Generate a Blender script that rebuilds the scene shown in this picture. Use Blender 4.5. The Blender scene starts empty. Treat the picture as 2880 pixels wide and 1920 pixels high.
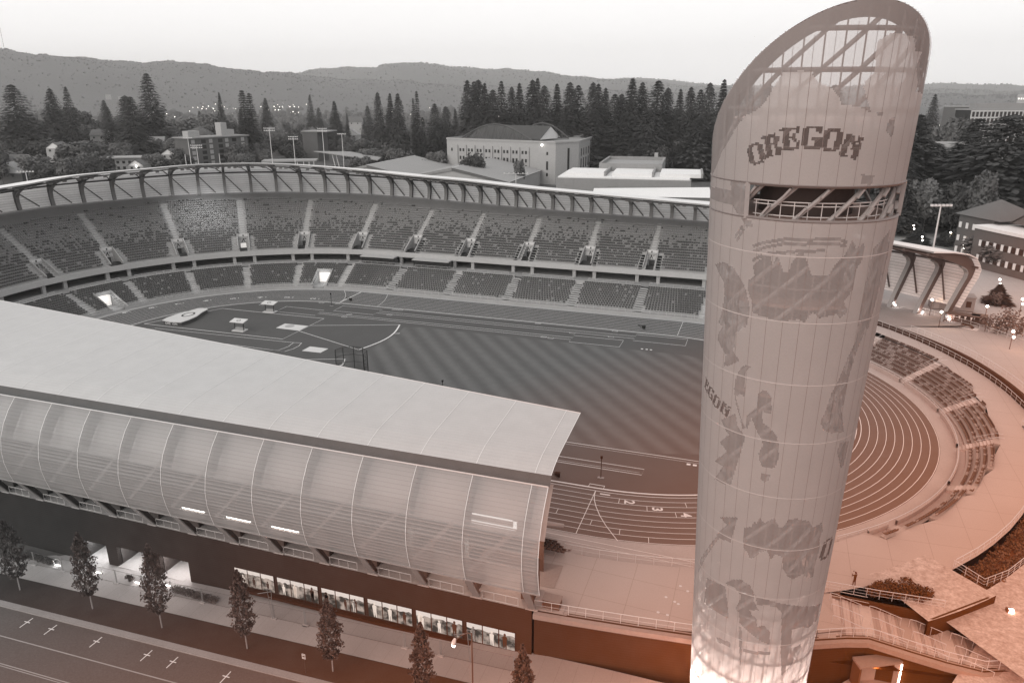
import bpy, math, random, json
import numpy as np
from mathutils import Vector, Matrix
random.seed(7); RNG = np.random.default_rng(7)
S = bpy.context.scene
COL = S.collection
PI = math.pi
R_ = math.radians

# ------------------------------------------------------------------ camera
CP = Vector((60.33, -124.83, 51.5)); YAW, PIT, ROL, FPX = R_(-18.88), R_(18.53), R_(-.05), 2080.1
cf = Vector((math.sin(YAW)*math.cos(PIT), math.cos(YAW)*math.cos(PIT), -math.sin(PIT)))
cr = Vector((math.cos(YAW), -math.sin(YAW), 0)); cu = cr.cross(cf)
cr, cu = cr*math.cos(ROL)+cu*math.sin(ROL), -cr*math.sin(ROL)+cu*math.cos(ROL)
cam = bpy.data.cameras.new('camera'); cam.sensor_width = 36; cam.lens = FPX/2880*36
cam.clip_start = 1; cam.clip_end = 30000
co = bpy.data.objects.new('camera', cam); COL.objects.link(co)
co.matrix_world = Matrix(((cr.x, cu.x, -cf.x, CP.x), (cr.y, cu.y, -cf.y, CP.y), (cr.z, cu.z, -cf.z, CP.z), (0, 0, 0, 1)))
S.camera = co

# ------------------------------------------------------------------ sky, sun, exposure
SUN_EL, SUN_ROT = R_(24), R_(200)
W = bpy.data.worlds.new('World'); S.world = W; W.use_nodes = True
nt = W.node_tree; nt.nodes.clear()
sky = nt.nodes.new('ShaderNodeTexSky'); sky.sky_type = 'NISHITA'; sky.sun_disc = False
sky.sun_elevation = SUN_EL; sky.sun_rotation = SUN_ROT; sky.dust_density = 2.5; sky.altitude = 100
bw = nt.nodes.new('ShaderNodeRGBToBW'); nt.links.new(sky.outputs[0], bw.inputs[0])
pw = nt.nodes.new('ShaderNodeMath'); pw.operation = 'POWER'; pw.inputs[1].default_value = .08; nt.links.new(bw.outputs[0], pw.inputs[0])
cmb = nt.nodes.new('ShaderNodeMixRGB'); cmb.blend_type = 'MULTIPLY'; cmb.inputs[0].default_value = 1
cmb.inputs[2].default_value = (1, .985, .98, 1); nt.links.new(pw.outputs[0], cmb.inputs[1])
bg = nt.nodes.new('ShaderNodeBackground'); bg.inputs[1].default_value = SKY_STRENGTH = 1.06
nt.links.new(cmb.outputs[0], bg.inputs[0])
wo = nt.nodes.new('ShaderNodeOutputWorld'); nt.links.new(bg.outputs[0], wo.inputs[0])
sl = bpy.data.lights.new('sun', 'SUN'); sl.energy = 2.2; sl.angle = R_(60); sl.color = (1, .93, .86)
so = bpy.data.objects.new('sun', sl); COL.objects.link(so)
sd = Vector((math.sin(SUN_ROT)*math.cos(SUN_EL), math.cos(SUN_ROT)*math.cos(SUN_EL), math.sin(SUN_EL)))
so.rotation_euler = (-sd).to_track_quat('-Z', 'Y').to_euler()
S.view_settings.view_transform = 'Standard'; S.view_settings.look = 'None'; S.view_settings.gamma = 1
S.view_settings.exposure = 0; S.view_settings.use_curve_mapping = False
S.render.engine = 'CYCLES'; S.cycles.max_bounces = 6; S.cycles.transparent_max_bounces = 24; S.cycles.volume_bounces = 0
try: S.cycles.volume_step_rate = 5
except Exception: pass

# ------------------------------------------------------------------ helpers
def ray(px, py): return cf + cr*((px-1440)/FPX) + cu*((960-py)/FPX)
def at(px, py, z=0.0):
    d = ray(px, py); return CP + d*((z-CP.z)/d.z)
def atn(px, py, n, dist):
    d = ray(px, py); n = Vector(n); return CP + d*((dist-n.dot(CP))/n.dot(d))
def atD(px, py, D):
    d = ray(px, py); h = math.hypot(d.x, d.y); return CP + d*(D/h)

def tag(o, label=None, cat=None, group=None, kind=None):
    if label: o['label'] = label
    if cat: o['category'] = cat
    if group: o['group'] = group
    if kind: o['kind'] = kind
    return o
def empty(name, loc=(0, 0, 0), rz=0, label=None, cat=None, group=None):
    o = bpy.data.objects.new(name, None); COL.objects.link(o); o.location = loc; o.rotation_euler = (0, 0, rz)
    o.empty_display_size = .2
    return tag(o, label, cat, group)
def copy_tree(o, parent=None):
    c = o.copy(); COL.objects.link(c)
    if parent is not None: c.parent = parent
    for ch in list(o.children): copy_tree(ch, c)
    return c

class MB:
    def __init__(s): s.v = []; s.f = []; s.m = []; s.arr = []
    def add(s, vs, fs, m=0):
        b = len(s.v); s.v += [tuple(x) for x in vs]; s.f += [tuple(b+i for i in f) for f in fs]; s.m += [m]*len(fs)
    def box(s, c, d, rz=0, m=0, M=None):
        x, y, z = d[0]/2, d[1]/2, d[2]/2
        vs = [Vector((sx*x, sy*y, sz*z)) for sz in (-1, 1) for sy in (-1, 1) for sx in (-1, 1)]
        if M is None: M = Matrix.Rotation(rz, 3, 'Z')
        c = Vector(c); vs = [M @ v + c for v in vs]
        s.add(vs, [(0, 2, 3, 1), (4, 5, 7, 6), (0, 1, 5, 4), (2, 6, 7, 3), (0, 4, 6, 2), (1, 3, 7, 5)], m)
    def bar(s, p, q, w, h=None, m=0, up=(0, 0, 1)):
        p, q = Vector(p), Vector(q); h = h or w; d = q-p; L = d.length
        if L < 1e-6: return
        d /= L; u = Vector(up)
        if abs(d.dot(u)) > .98: u = Vector((1, 0, 0))
        a = d.cross(u).normalized(); b = a.cross(d)
        M = Matrix((d, a, b)).transposed(); s.box((p+q)/2, (L, w, h), m=m, M=M)
    def tube(s, pts, r, n=6, m=0, r2=None, closed=False):
        pts = [Vector(p) for p in pts]; k = len(pts); b0 = []
        for i, p in enumerate(pts):
            if closed: d = pts[(i+1) % k]-pts[i-1]
            else: d = pts[min(i+1, k-1)]-pts[max(i-1, 0)]
            d.normalize(); u = Vector((0, 0, 1)) if abs(d.z) < .95 else Vector((1, 0, 0))
            a = d.cross(u).normalized(); b = a.cross(d)
            rr = r if r2 is None else r+(r2-r)*i/(k-1)
            b0.append([p+(a*math.cos(2*PI*j/n)+b*math.sin(2*PI*j/n))*rr for j in range(n)])
        vs = [v for ring in b0 for v in ring]; fs = []
        for i in range(k if closed else k-1):
            i2 = (i+1) % k
            for j in range(n): fs.append((i*n+j, i*n+(j+1) % n, i2*n+(j+1) % n, i2*n+j))
        if not closed: fs += [tuple(range(n))[::-1], tuple((k-1)*n+j for j in range(n))]
        s.add(vs, fs, m)
    def strip(s, A, B, m=0, closed=False):
        n = len(A); vs = list(A)+list(B); r = range(n if closed else n-1)
        s.add(vs, [(i, (i+1) % n, n+(i+1) % n, n+i) for i in r], m)
    def poly(s, pts, m=0): s.add(pts, [tuple(range(len(pts)))], m)
    def prism(s, pts, z0, z1, m=0, mt=None):
        n = len(pts)
        area = sum(pts[i][0]*pts[(i+1) % n][1]-pts[(i+1) % n][0]*pts[i][1] for i in range(n))
        if area < 0: pts = pts[::-1]
        vs = [(p[0], p[1], z0) for p in pts]+[(p[0], p[1], z1) for p in pts]
        s.add(vs, [(i, (i+1) % n, n+(i+1) % n, n+i) for i in range(n)]+[tuple(range(n))[::-1]], m)
        s.add(vs[n:], [tuple(range(n))], m if mt is None else mt)
    def plate(s, outer, inner, th, org, n, t, m=0):
        """vertical plate: outer/inner are (d,h) polylines in the radial plane, th thick along t"""
        k = len(outer); P = lambda dh, s_: Vector((org[0], org[1], 0))+n*dh[0]+Vector((0, 0, dh[1]))+t*(s_*th/2)
        vs = [P(o, a) for a in (-1, 1) for o in outer]+[P(o, a) for a in (-1, 1) for o in inner]
        o0, o1, i0, i1 = 0, k, 2*k, 3*k; fs = []
        for j in range(k-1):
            fs += [(o0+j, o0+j+1, o1+j+1, o1+j), (i0+j, i1+j, i1+j+1, i0+j+1), (o0+j, i0+j, i0+j+1, o0+j+1), (o1+j, o1+j+1, i1+j+1, i1+j)]
        fs += [(o0, o1, i1, i0), (o0+k-1, i0+k-1, i1+k-1, o1+k-1)]
        s.add(vs, fs, m)
    def build(s, name, mats, parent=None, smooth=False, ox=None):
        me = bpy.data.meshes.new(name)
        off = Vector(ox) if ox is not None else None
        vs = s.v if off is None else [(v[0]-off.x, v[1]-off.y, v[2]-off.z) for v in s.v]
        me.from_pydata([tuple(v) for v in vs], [], s.f)
        if not isinstance(mats, (list, tuple)): mats = [mats]
        for m in mats: me.materials.append(m)
        if any(s.m): me.polygons.foreach_set('material_index', s.m)
        if smooth: me.polygons.foreach_set('use_smooth', [True]*len(me.polygons))
        me.update(); o = bpy.data.objects.new(name, me); COL.objects.link(o)
        if parent is not None: o.parent = parent
        elif off is not None: o.location = off
        return o
def np_mesh(name, V, F, mats, mi=None, parent=None, smooth=False):
    """V (n,3) array, F (m,k) array of equal sized faces"""
    me = bpy.data.meshes.new(name); V = np.asarray(V, np.float32); F = np.asarray(F, np.int32)
    me.vertices.add(len(V)); me.vertices.foreach_set('co', V.ravel())
    me.loops.add(F.size); me.loops.foreach_set('vertex_index', F.ravel())
    me.polygons.add(len(F)); k = F.shape[1]
    me.polygons.foreach_set('loop_start', np.arange(0, F.size, k, dtype=np.int32))
    me.polygons.foreach_set('loop_total', np.full(len(F), k, np.int32))
    for m in (mats if isinstance(mats, (list, tuple)) else [mats]): me.materials.append(m)
    if mi is not None: me.polygons.foreach_set('material_index', np.asarray(mi, np.int32))
    me.update(calc_edges=True); me.validate()
    o = bpy.data.objects.new(name, me); COL.objects.link(o)
    if parent is not None: o.parent = parent
    return o

# ------------------------------------------------------------------ materials
tg = bpy.data.node_groups.new('warm_wash', 'ShaderNodeTree')   # orange light wash and lifted darks painted into material colours toward the corner plaza
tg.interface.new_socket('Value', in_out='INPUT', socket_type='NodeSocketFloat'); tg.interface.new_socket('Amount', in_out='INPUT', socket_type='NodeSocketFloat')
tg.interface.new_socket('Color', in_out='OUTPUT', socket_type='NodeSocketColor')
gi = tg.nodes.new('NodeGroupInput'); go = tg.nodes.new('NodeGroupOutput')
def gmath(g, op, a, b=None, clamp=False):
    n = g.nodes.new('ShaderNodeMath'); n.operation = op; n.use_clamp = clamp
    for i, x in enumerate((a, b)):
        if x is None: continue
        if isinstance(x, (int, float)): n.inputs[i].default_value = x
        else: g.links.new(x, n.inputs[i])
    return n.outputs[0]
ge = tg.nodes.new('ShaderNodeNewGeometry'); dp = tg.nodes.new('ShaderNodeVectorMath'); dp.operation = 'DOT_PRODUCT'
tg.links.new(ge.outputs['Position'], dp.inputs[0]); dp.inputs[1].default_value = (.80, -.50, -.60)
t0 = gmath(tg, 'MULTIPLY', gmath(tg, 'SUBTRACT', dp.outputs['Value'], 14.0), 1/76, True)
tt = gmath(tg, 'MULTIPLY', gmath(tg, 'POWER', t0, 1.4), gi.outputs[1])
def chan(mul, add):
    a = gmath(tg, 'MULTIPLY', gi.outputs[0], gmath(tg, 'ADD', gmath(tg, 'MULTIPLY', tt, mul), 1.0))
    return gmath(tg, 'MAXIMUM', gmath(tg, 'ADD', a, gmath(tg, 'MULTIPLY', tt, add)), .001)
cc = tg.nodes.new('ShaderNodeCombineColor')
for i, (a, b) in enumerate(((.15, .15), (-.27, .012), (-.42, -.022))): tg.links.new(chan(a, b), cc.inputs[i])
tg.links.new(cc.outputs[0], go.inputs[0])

MATS = {}
def M(name, g, amt=.15, sc=.5, sc2=None, rough=.85, metal=0, alpha=None, spec=.3, bump=0, stripes=None, seams=None, emit=None, tk=1.0):
    """grey g varied by noise, through the painted warm wash. stripes=(axis vec, period, duty, gain)"""
    m = bpy.data.materials.new(name); m.use_nodes = True; t = m.node_tree; b = t.nodes['Principled BSDF']
    geo = t.nodes.new('ShaderNodeNewGeometry')
    def noise(scale, det=4):
        n = t.nodes.new('ShaderNodeTexNoise'); n.inputs['Scale'].default_value = scale; n.inputs['Detail'].default_value = det
        t.links.new(geo.outputs['Position'], n.inputs['Vector']); return n.outputs['Fac']
    f = gmath(t, 'ADD', gmath(t, 'MULTIPLY', gmath(t, 'SUBTRACT', noise(sc), .5), amt*2), 1.0)
    f = gmath(t, 'MULTIPLY', f, gmath(t, 'ADD', gmath(t, 'MULTIPLY', gmath(t, 'SUBTRACT', noise(sc2 or sc*9, 2), .5), amt*2), 1.0))
    v = gmath(t, 'MULTIPLY', f, g)
    for st in (stripes or []):
        ax, per, duty, gain = st[:4]
        d = t.nodes.new('ShaderNodeVectorMath'); d.operation = 'DOT_PRODUCT'; d.inputs[1].default_value = ax
        t.links.new(geo.outputs['Position'], d.inputs[0])
        fr = gmath(t, 'FRACT', gmath(t, 'MULTIPLY', d.outputs['Value'], 1/per))
        if duty == 'sin':
            s_ = gmath(t, 'SINE', gmath(t, 'MULTIPLY', d.outputs['Value'], 2*PI/per)); k = gmath(t, 'ADD', gmath(t, 'MULTIPLY', s_, gain), 1.0)
        else:
            k = gmath(t, 'ADD', gmath(t, 'MULTIPLY', gmath(t, 'LESS_THAN', fr, duty), gain-1), 1.0)
        v = gmath(t, 'MULTIPLY', v, k)
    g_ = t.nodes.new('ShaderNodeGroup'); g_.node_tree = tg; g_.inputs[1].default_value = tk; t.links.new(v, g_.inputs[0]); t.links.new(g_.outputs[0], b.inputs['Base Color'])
    b.inputs['Roughness'].default_value = rough; b.inputs['Metallic'].default_value = metal
    b.inputs['Specular IOR Level'].default_value = spec
    if bump:
        bn = t.nodes.new('ShaderNodeBump'); bn.inputs['Strength'].default_value = bump; t.links.new(noise(sc*6), bn.inputs['Height']); t.links.new(bn.outputs[0], b.inputs['Normal'])
    if alpha is not None: b.inputs['Alpha'].default_value = alpha
    if emit: b.inputs['Emission Color'].default_value = (1, .93, .85, 1); b.inputs['Emission Strength'].default_value = emit
    MATS[name] = m; return m

m_track = M('track_rubber', .085, .12, .35, 6)
m_dark = M('field_rubber', .07, .1, .3, 6)
m_grass = M('infield_turf', .088, .14, .6, 5, stripes=[((.766, .643, 0), 3.9, 'sin', .17)])
m_line = M('white_paint', .6, .08, .4)
m_conc = M('pale_concrete', .30, .12, .25, 3)
m_conc2 = M('grey_concrete', .22, .14, .25, 3)
m_tier = M('tier_concrete', .32, .12, .3, 3)
m_stair = M('stair_concrete', .42, .08, .4, 3, stripes=[((0, 0, 1), .27, .35, .72)])
m_fascia = M('fascia_concrete', .36, .08, .2, 2)
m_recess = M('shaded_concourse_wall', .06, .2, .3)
m_plaza = M('plaza_paving', .32, .10, .15, 9, stripes=[((1, 0, 0), 4.6, .012, .7), ((0, 1, 0), 4.6, .012, .7)])
m_wavy = M('wavy_paving', .34, .5, 1.6, 4)
m_seatL = M('light_seat', .25, .1, 1); m_seatD = M('dark_seat', .08, .15, 1); m_seatM = M('pale_seat', .24, .1, 1)
m_steelD = M('dark_steel', .05, .1, .6, rough=.5, spec=.5)
m_steel = M('grey_steel', .22, .1, .6, rough=.5, tk=.6)
m_rail = M('pale_rail', .5, .05, 1, rough=.4, tk=.75)
m_louver = M('louvre_cladding', .60, .1, .15, 2, stripes=[((0, 0, 1), .62, .22, 1.35)])
m_roofW = M('white_roof_membrane', .60, .05, .08, 1, rough=.6)
m_roofG = M('grey_metal_roof', .24, .06, .05, 1)
m_brickD = M('dark_brick', .03, .25, .5, 12, stripes=[((0, 0, 1), .3, .12, .7)], rough=.95, spec=.1, tk=.7)
m_roadline = M('worn_road_paint', .26, .15, .6)
m_asphalt = M('asphalt', .075, .3, .10, 5)
m_walk = M('sidewalk_concrete', .27, .12, .2, 6, stripes=[((1, 0, 0), 1.8, .02, .75)])
m_soil = M('planting_soil', .03, .35, .5, 7)
m_kerb = M('kerb_concrete', .22, .2, .4, 6)
m_leafD = M('dark_conifer_foliage', .05, .45, .06, .6, rough=.9, spec=.1)
m_leafM = M('mid_green_foliage', .085, .4, .08, .7, rough=.9, spec=.1)
m_leafL = M('pale_green_foliage', .11, .35, .1, .8, rough=.9, spec=.1)
m_bark = M('bark', .06, .3, 1)
m_barkL = M('pale_bark', .22, .2, 1)
m_terr = M('ground_cover', .07, .45, .02, .2)
m_hill = M('forested_hill', .082, .12, .004, .05)
m_glassD = M('dark_glass', .02, .1, 1, rough=.15, spec=.6)
m_mural = M('photo_panel', .35, .9, 1.1, 3.0, rough=.4)
m_black = M('black_trim', .012, .1, 1)
m_pad = M('white_pad', .5, .08, .3)
def emis(name, col, s):
    m = bpy.data.materials.new(name); m.use_nodes = True; b = m.node_tree.nodes['Principled BSDF']
    b.inputs['Base Color'].default_value = (*col, 1); b.inputs['Emission Color'].default_value = (*col, 1); b.inputs['Emission Strength'].default_value = s
    return m
m_lamp = emis('lit_lamp_glass', (1, .95, .88), 9)
m_glow = emis('lit_interior', (.8, .77, .74), .6)
m_bulb = emis('lit_floodlight', (1, .97, .93), 14)
def mesh_mat(name, g, a, rough=.6, tk=.36, stripes=None, amt=.06):
    m = M(name, g, amt, .5, 8, rough=rough, tk=tk, stripes=stripes); t = m.node_tree; m.node_tree.nodes['Principled BSDF'].inputs['Alpha'].default_value = a
    return m
def translucent(m, k, g=.5):
    t = m.node_tree; b = t.nodes['Principled BSDF']; o = t.nodes['Material Output']; a = b.inputs['Alpha'].default_value; b.inputs['Alpha'].default_value = 1
    tr = t.nodes.new('ShaderNodeBsdfTranslucent'); mx = t.nodes.new('ShaderNodeMixShader'); mx.inputs[0].default_value = k
    l = b.inputs['Base Color'].links[0].from_socket; t.links.new(l, tr.inputs['Color']); t.links.new(b.outputs[0], mx.inputs[1]); t.links.new(tr.outputs[0], mx.inputs[2])
    tp = t.nodes.new('ShaderNodeBsdfTransparent'); m2 = t.nodes.new('ShaderNodeMixShader'); m2.inputs[0].default_value = a
    t.links.new(tp.outputs[0], m2.inputs[1]); t.links.new(mx.outputs[0], m2.inputs[2]); t.links.new(m2.outputs[0], o.inputs['Surface']); return m
m_scrim = translucent(mesh_mat('perforated_screen', .45, .90), .35)
m_open = mesh_mat('open_wire_mesh', .34, .5)
m_shell = mesh_mat('translucent_roof_panel', .40, .50, .35, stripes=[((0, .5, .87), .46, .14, .82)])
translucent(m_louver, .45)
# ================================================================== ground
A = 42.195
def lerp_tab(tab, x):
    if x <= tab[0][0]: return tab[0][1]
    for (a, b), (c, d) in zip(tab, tab[1:]):
        if x <= c: return b+(d-b)*(x-a)/(c-a)
    return tab[-1][1]
def sz(x): return -5.9+.034*(max(-60, min(x, 48))-6)
HP = [(-115, 1.2), (-90, 1.0), (-72, .4), (-56, .1), (-46, .4), (-36, .9), (-26, 1.4), (-16, 1.8), (-7, 2.2), (8, 2.7), (15, 3.1), (25, 3.5), (45, 4.3), (90, 4.6)]
def hp(phi): return lerp_tab(HP, phi)
def sstep(a, b, x): t = max(0, min(1, (x-a)/(b-a))); return t*t*(3-2*t)
def gz(x, y):
    near = sz(x)
    far = 3.5
    if (x-A)**2+y*y < 70**2 and y > -60: return -6.5
    d = y+60 if x < 60 else (y+60)+ (x-60)*.15
    k = sstep(0, 130, d) if (x > 70 or x < -115) else (0 if y < 92 else 1)
    if -70 < y < 92 and -115 <= x <= 70: return -6.5 if y < 60 else -6.5+10*sstep(60, 92, y)
    return near+(far-near)*k
mb = MB()
xs = [-9000, -5000, -3000, -1800, -1000, -600, -350, -220]+list(range(-160, 161, 8))+[200, 260, 350, 500, 800, 1400, 2500, 5000, 9000]
ys = [-2000, -600, -250]+list(range(-160, 161, 8))+[200, 260, 350, 500, 800, 1400, 2500, 5000, 9000]
V = [(x, y, gz(x, y)-.25) for y in ys for x in xs]; nx = len(xs)
mb.add(V, [(j*nx+i, j*nx+i+1, (j+1)*nx+i+1, (j+1)*nx+i) for j in range(len(ys)-1) for i in range(nx-1)])
tag(mb.build('ground', m_terr, smooth=True), kind='structure')

# street, parking lane, kerb, planting strip, sidewalk (they slope gently down to the left)
def sheet(name, x0, x1, y0, y1, dz, mat, kind='structure', thick=None):
    mb = MB(); xs = np.linspace(x0, x1, 26)
    a = [(x, y0, sz(x)+dz) for x in xs]; b = [(x, y1, sz(x)+dz) for x in xs]
    mb.strip(a, b)
    if thick:
        mb.strip([(x, y0, sz(x)+dz-thick) for x in xs], a); mb.strip(b, [(x, y1, sz(x)+dz-thick) for x in xs])
    o = mb.build(name, mat); tag(o, kind=kind); return o
Nst = Vector((-.034, 0, 1)); Dst = -5.9-.034*6
def ats(px, py): return atn(px, py, Nst, Dst)
yk = ats(490, 1810).y; yk2 = ats(490, 1828).y
yw = ats(408, 1709).y
YW = -64.15
sheet('road', -80, 60, -96, yk2, 0, m_asphalt)
sheet('kerb', -80, 60, yk2, yk, .14, m_kerb, thick=.2)
sheet('planting_strip', -80, 62, yk, yw, .10, m_soil)
sheet('sidewalk', -80, 60, yw, YW+.3, .14, m_walk)
mb = MB(); xs_ = np.linspace(-80, 33, 30)
yc = ats(236, 1850).y; yl = ats(90, 1890).y
ml = MB(); mb, ml = ml, mb
mb.strip([(x, yc-.07, sz(x)+.012) for x in xs_[:]], [(x, yc+.07, sz(x)+.012) for x in xs_])
mb.strip([(x, yl-.06, sz(x)+.012) for x in xs_[:]], [(x, yl+.06, sz(x)+.012) for x in xs_])
mb.strip([(x, yl-.30, sz(x)+.012) for x in xs_[:]], [(x, yl-.2, sz(x)+.012) for x in xs_])
tag(mb.build('road_lane_lines', m_roadline), kind='structure'); mb = ml
tees = [(182, 1152), (348, 1200), (660, 1285), (1008, 1378), (1187, 1425), (1553, 1527)]
for a, b in tees:
    p = ats(.40816*a, 1280+.40816*b)
    mb.box((p.x, p.y, sz(p.x)+.013), (.11, 1.7, .004)); mb.box((p.x, p.y+.1, sz(p.x)+.0165), (.85, .11, .004))
tag(mb.build('road_markings', m_line), kind='structure')

# ================================================================== track and field
def oval(r, z=0, n=48):
    P = []
    for i in range(n+1): a = -PI/2+PI*i/n; P.append((A+r*math.cos(a), r*math.sin(a), z))
    for i in range(n+1): a = PI/2+PI*i/n; P.append((-A+r*math.cos(a), r*math.sin(a), z))
    return P
mb = MB(); mb.strip(oval(36.4, 0), oval(47.6, 0), closed=True)
mb.poly([(A-5, -48, -.002), (A+30, -48, -.002), (A+30, -50.5, -.002), (A-5, -50.5, -.002)])
tag(mb.build('running_track', m_track), kind='structure')
mb = MB(); mb.poly(oval(36.42, -.004)); tag(mb.build('field_surface', m_dark), kind='structure')
mb = MB(); g = []
for i in range(15): a = R_(-64+128*i/14); g.append((-44.5+27.8*math.cos(a)*1.0, 9.8+16*math.sin(a)))
P = [(x, y, .004) for x, y in [(-16.2, 4.0), (-16.0, 10), (-15.7, 16), (-16.5, 22.5), (-12, 23.6), (48, 23.6), (58, 20), (62, 10), (63, 0), (62, -10), (58, -20), (48, -22.9), (-12, -22.9), (-16, -10), (-20, -2), (-22, 1.5)]]
mb.poly(P); tag(mb.build('infield_grass', m_grass), kind='structure')
mb = MB(); mb.strip(oval(47.6, -.01), oval(50.2, -.01), closed=True); tag(mb.build('track_apron', m_conc), kind='structure')

mb = MB()                                                    # every painted line of the track and the field events
def ln(pts, w=.09, z=.016, closed=False):
    pts = [Vector((p[0], p[1])) for p in pts]; n = len(pts); Lf = []; Rt = []
    for i, p in enumerate(pts):
        if closed: d = pts[(i+1) % n]-pts[i-1]
        else: d = pts[min(i+1, n-1)]-pts[max(i-1, 0)]
        d.normalize(); q = Vector((-d.y, d.x))*(w/2); Lf.append((p.x+q.x, p.y+q.y, z)); Rt.append((p.x-q.x, p.y-q.y, z))
    mb.strip(Lf, Rt, closed=closed)
for k in range(10): ln(oval(36.5+1.22*k, 0, 60), .085 if k else .11, closed=True)
ln(oval(35.75, 0, 60), .28, .012, closed=True)
def pol(cx, s, r, a): return (cx+s*r*math.cos(a), r*math.sin(a))
ln([(A, -36.5), (A, -47.48)], .09, .02)
ln([(-A, 36.5), (-A, 47.48)], .3, .02)
ln([(A+2.2, 36.5), (A+2.2, 47.48)], .09, .02)
for k, s_ in ((1, 3.52), (2, 7.35), (3, 11.19), (4, 15.0), (5, 18.9)):     # staggered starts near side
    r = 36.5+1.22*k; a = -PI/2+s_/(r+.2); ln([pol(A, 1, r, a), pol(A, 1, r+1.22, a)], .07, .021)
for k, dx in ((4, -7.0), (5, -3.6), (6, 1.2)): ln([(A+dx, -(36.5+1.22*k)), (A+dx, -(36.5+1.22*(k+1)))], .07, .021)
for k, s_ in ((7, 5.0), (8, 8.7), (1, 12.2)):
    r = 36.5+1.22*k; a = -PI/2+s_/(r+.2); ln([pol(A, 1, r, a), pol(A, 1, r+1.22, a)], .07, .021)
for k in range(1, 9):                                        # and far side 400 m starts
    r = 36.5+1.22*k; a = PI/2+(7.04+7.67*(k-1))/(r+.2)
    ln([pol(-A, 1, r, a), pol(-A, 1, r+1.22, a)], .12, .021)
def waterfall(x0, y0, sx, sy):                               # curved start line bending away from the tangent point
    ln([(x0+sx*d, y0+sy*w) for w, d in ((0, 0), (1.2, .1), (2.5, .4), (4, .95), (6, 1.9), (8, 3.1), (10.9, 5.2))], .1, .021)
waterfall(A, -36.5, 1, -1); waterfall(-A, 36.5, -1, 1); waterfall(-A+11, 36.5, -.55, 1)
# field lines
ln([(-76.0, 5.1), (-38.0, 5.8), (-38.0, 22.4), (-67.3, 21.9), (-76, 5.1)], .2)
ln([(-38.1, 16.4), (-18.4, 23.8)], .16); ln([(-38.0, 12.0), (-18.5, 4.9)], .16)
ln([(-18.4+2.0*math.sin(PI*i/12)*1.0, 4.9+18.9*i/12) for i in range(13)], .35)
ln([(-71.1, .8), (-70.9, 3.1), (-34.3, 4.5), (-32.6, 4.9)], .13); ln([(-60.5, -.8), (-32.6, -1.2), (-36.2, -1.1), (-34.3, -.7)], .13)
ln([(-32.5, 4.9), (-31.9, 3), (-31.9, 1), (-32.6, -1.2)], .13); ln([(-34.3, 4.5), (-33.8, 2), (-34.3, -.7)], .12)
ln([(-60, -3.5), (-39, -3.3), (-39.5, -5)], .13)
ln([(-28.0, -4.9), (-18.2, -1.1)], .16); ln([(-18.2, -1.1), (-16.9, -3.8), (-16.8, -6.3), (-17.5, -9)], .35)
ln([(-53.0, 28.6), (-41.9, 28.6), (-42.1, 26.8), (-9.5, 27.2), (13, 27.3), (22.5, 27.4), (22.4, 29.0), (33.6, 29.1), (33.6, 24.4), (22.5, 24.3), (22.4, 25.9), (-8.8, 25.9), (-41.8, 25.7), (-41.5, 24.0), (-52.8, 23.9), (-53, 28.6)], .13)
ln([(-39.6, 33.8), (-28.4, 33.9), (-28.4, 32.3), (12, 32.5), (35.6, 32.8), (35.6, 34.2), (46.9, 34.3), (46.9, 29.7), (35.6, 29.7), (35.7, 31.1), (-11, 31.0), (-28.4, 30.8), (-28.4, 29.1), (-39.5, 29.1), (-39.6, 33.8)], .13)
for x, y in [(12.1, 35.2), (30.5, 35.1), (21.6, 30.7), (30.5, 30.7), (18.0, 25.5), (16.3, 25.8), (-25.5, 34.9), (-23.9, 34.9), (-24.5, 30.3), (-34.1, 27.5), (-34.1, 25.2), (-46.4, 34.5), (-42.0, 35.1), (-16.0, 17.6), (-16.6, -5.0), (-60, 28)]:
    ln([(x-.6, y-.35), (x+.6, y-.35), (x+.6, y+.35), (x-.6, y+.35)], .13, .024, True)
ln([(18, -28.3), (47.5, -28.3), (47.4, -30.1), (18, -30.0)], .12); ln([(18, -29.6), (47, -29.5)], .06)
ln([(10, -23.3), (60, -23.3)], .14); ln([(10, -24.0), (60, -24.0)], .06)
ln([(41.0, -34.9), (43.1, -34.9), (43.1, -35.7), (41.0, -35.7)], .16, .024, True)
for x in (38.4, 39.4, 40.3): mb.box((x, 24.7, .02), (.45, .45, .01))
for x in (53.4, 54.3): mb.box((x, -24.7, .02), (.55, .5, .01))
ln([(35, -48.3), (75, -49.2)], .09, .02); ln([(35, -49.2), (75, -50.2)], .07, .02)
tag(mb.build('track_markings', m_line), kind='structure')

def textobj(s, size, loc, rz, mat, parent=None, name='number', ext=.004, M_=None):
    c = bpy.data.curves.new(name, 'FONT'); c.body = s; c.size = size; c.extrude = ext; c.align_x = 'CENTER'; c.align_y = 'CENTER'; c.offset = .022*size
    o = bpy.data.objects.new(name, c); COL.objects.link(o); bpy.context.view_layer.update()
    me = bpy.data.meshes.new_from_object(o.evaluated_get(bpy.context.evaluated_depsgraph_get()))
    bpy.data.objects.remove(o); me.materials.clear(); me.materials.append(mat)
    o = bpy.data.objects.new(name, me); COL.objects.link(o)
    if M_ is not None: o.matrix_world = M_
    else: o.location = loc; o.rotation_euler = (0, 0, rz)
    if parent is not None: o.parent = parent
    return o
for k in range(4):
    r = 36.5+1.22*k+.61; a = -PI/2+(3.52+3.83*(k-1) if k else 0)/(r)+1.35/r
    p = pol(A, 1, r, a); tag(textobj(str(k+1), 1.9, (p[0], p[1], .022), a, m_line, name='lane_number'), kind='structure')
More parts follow.
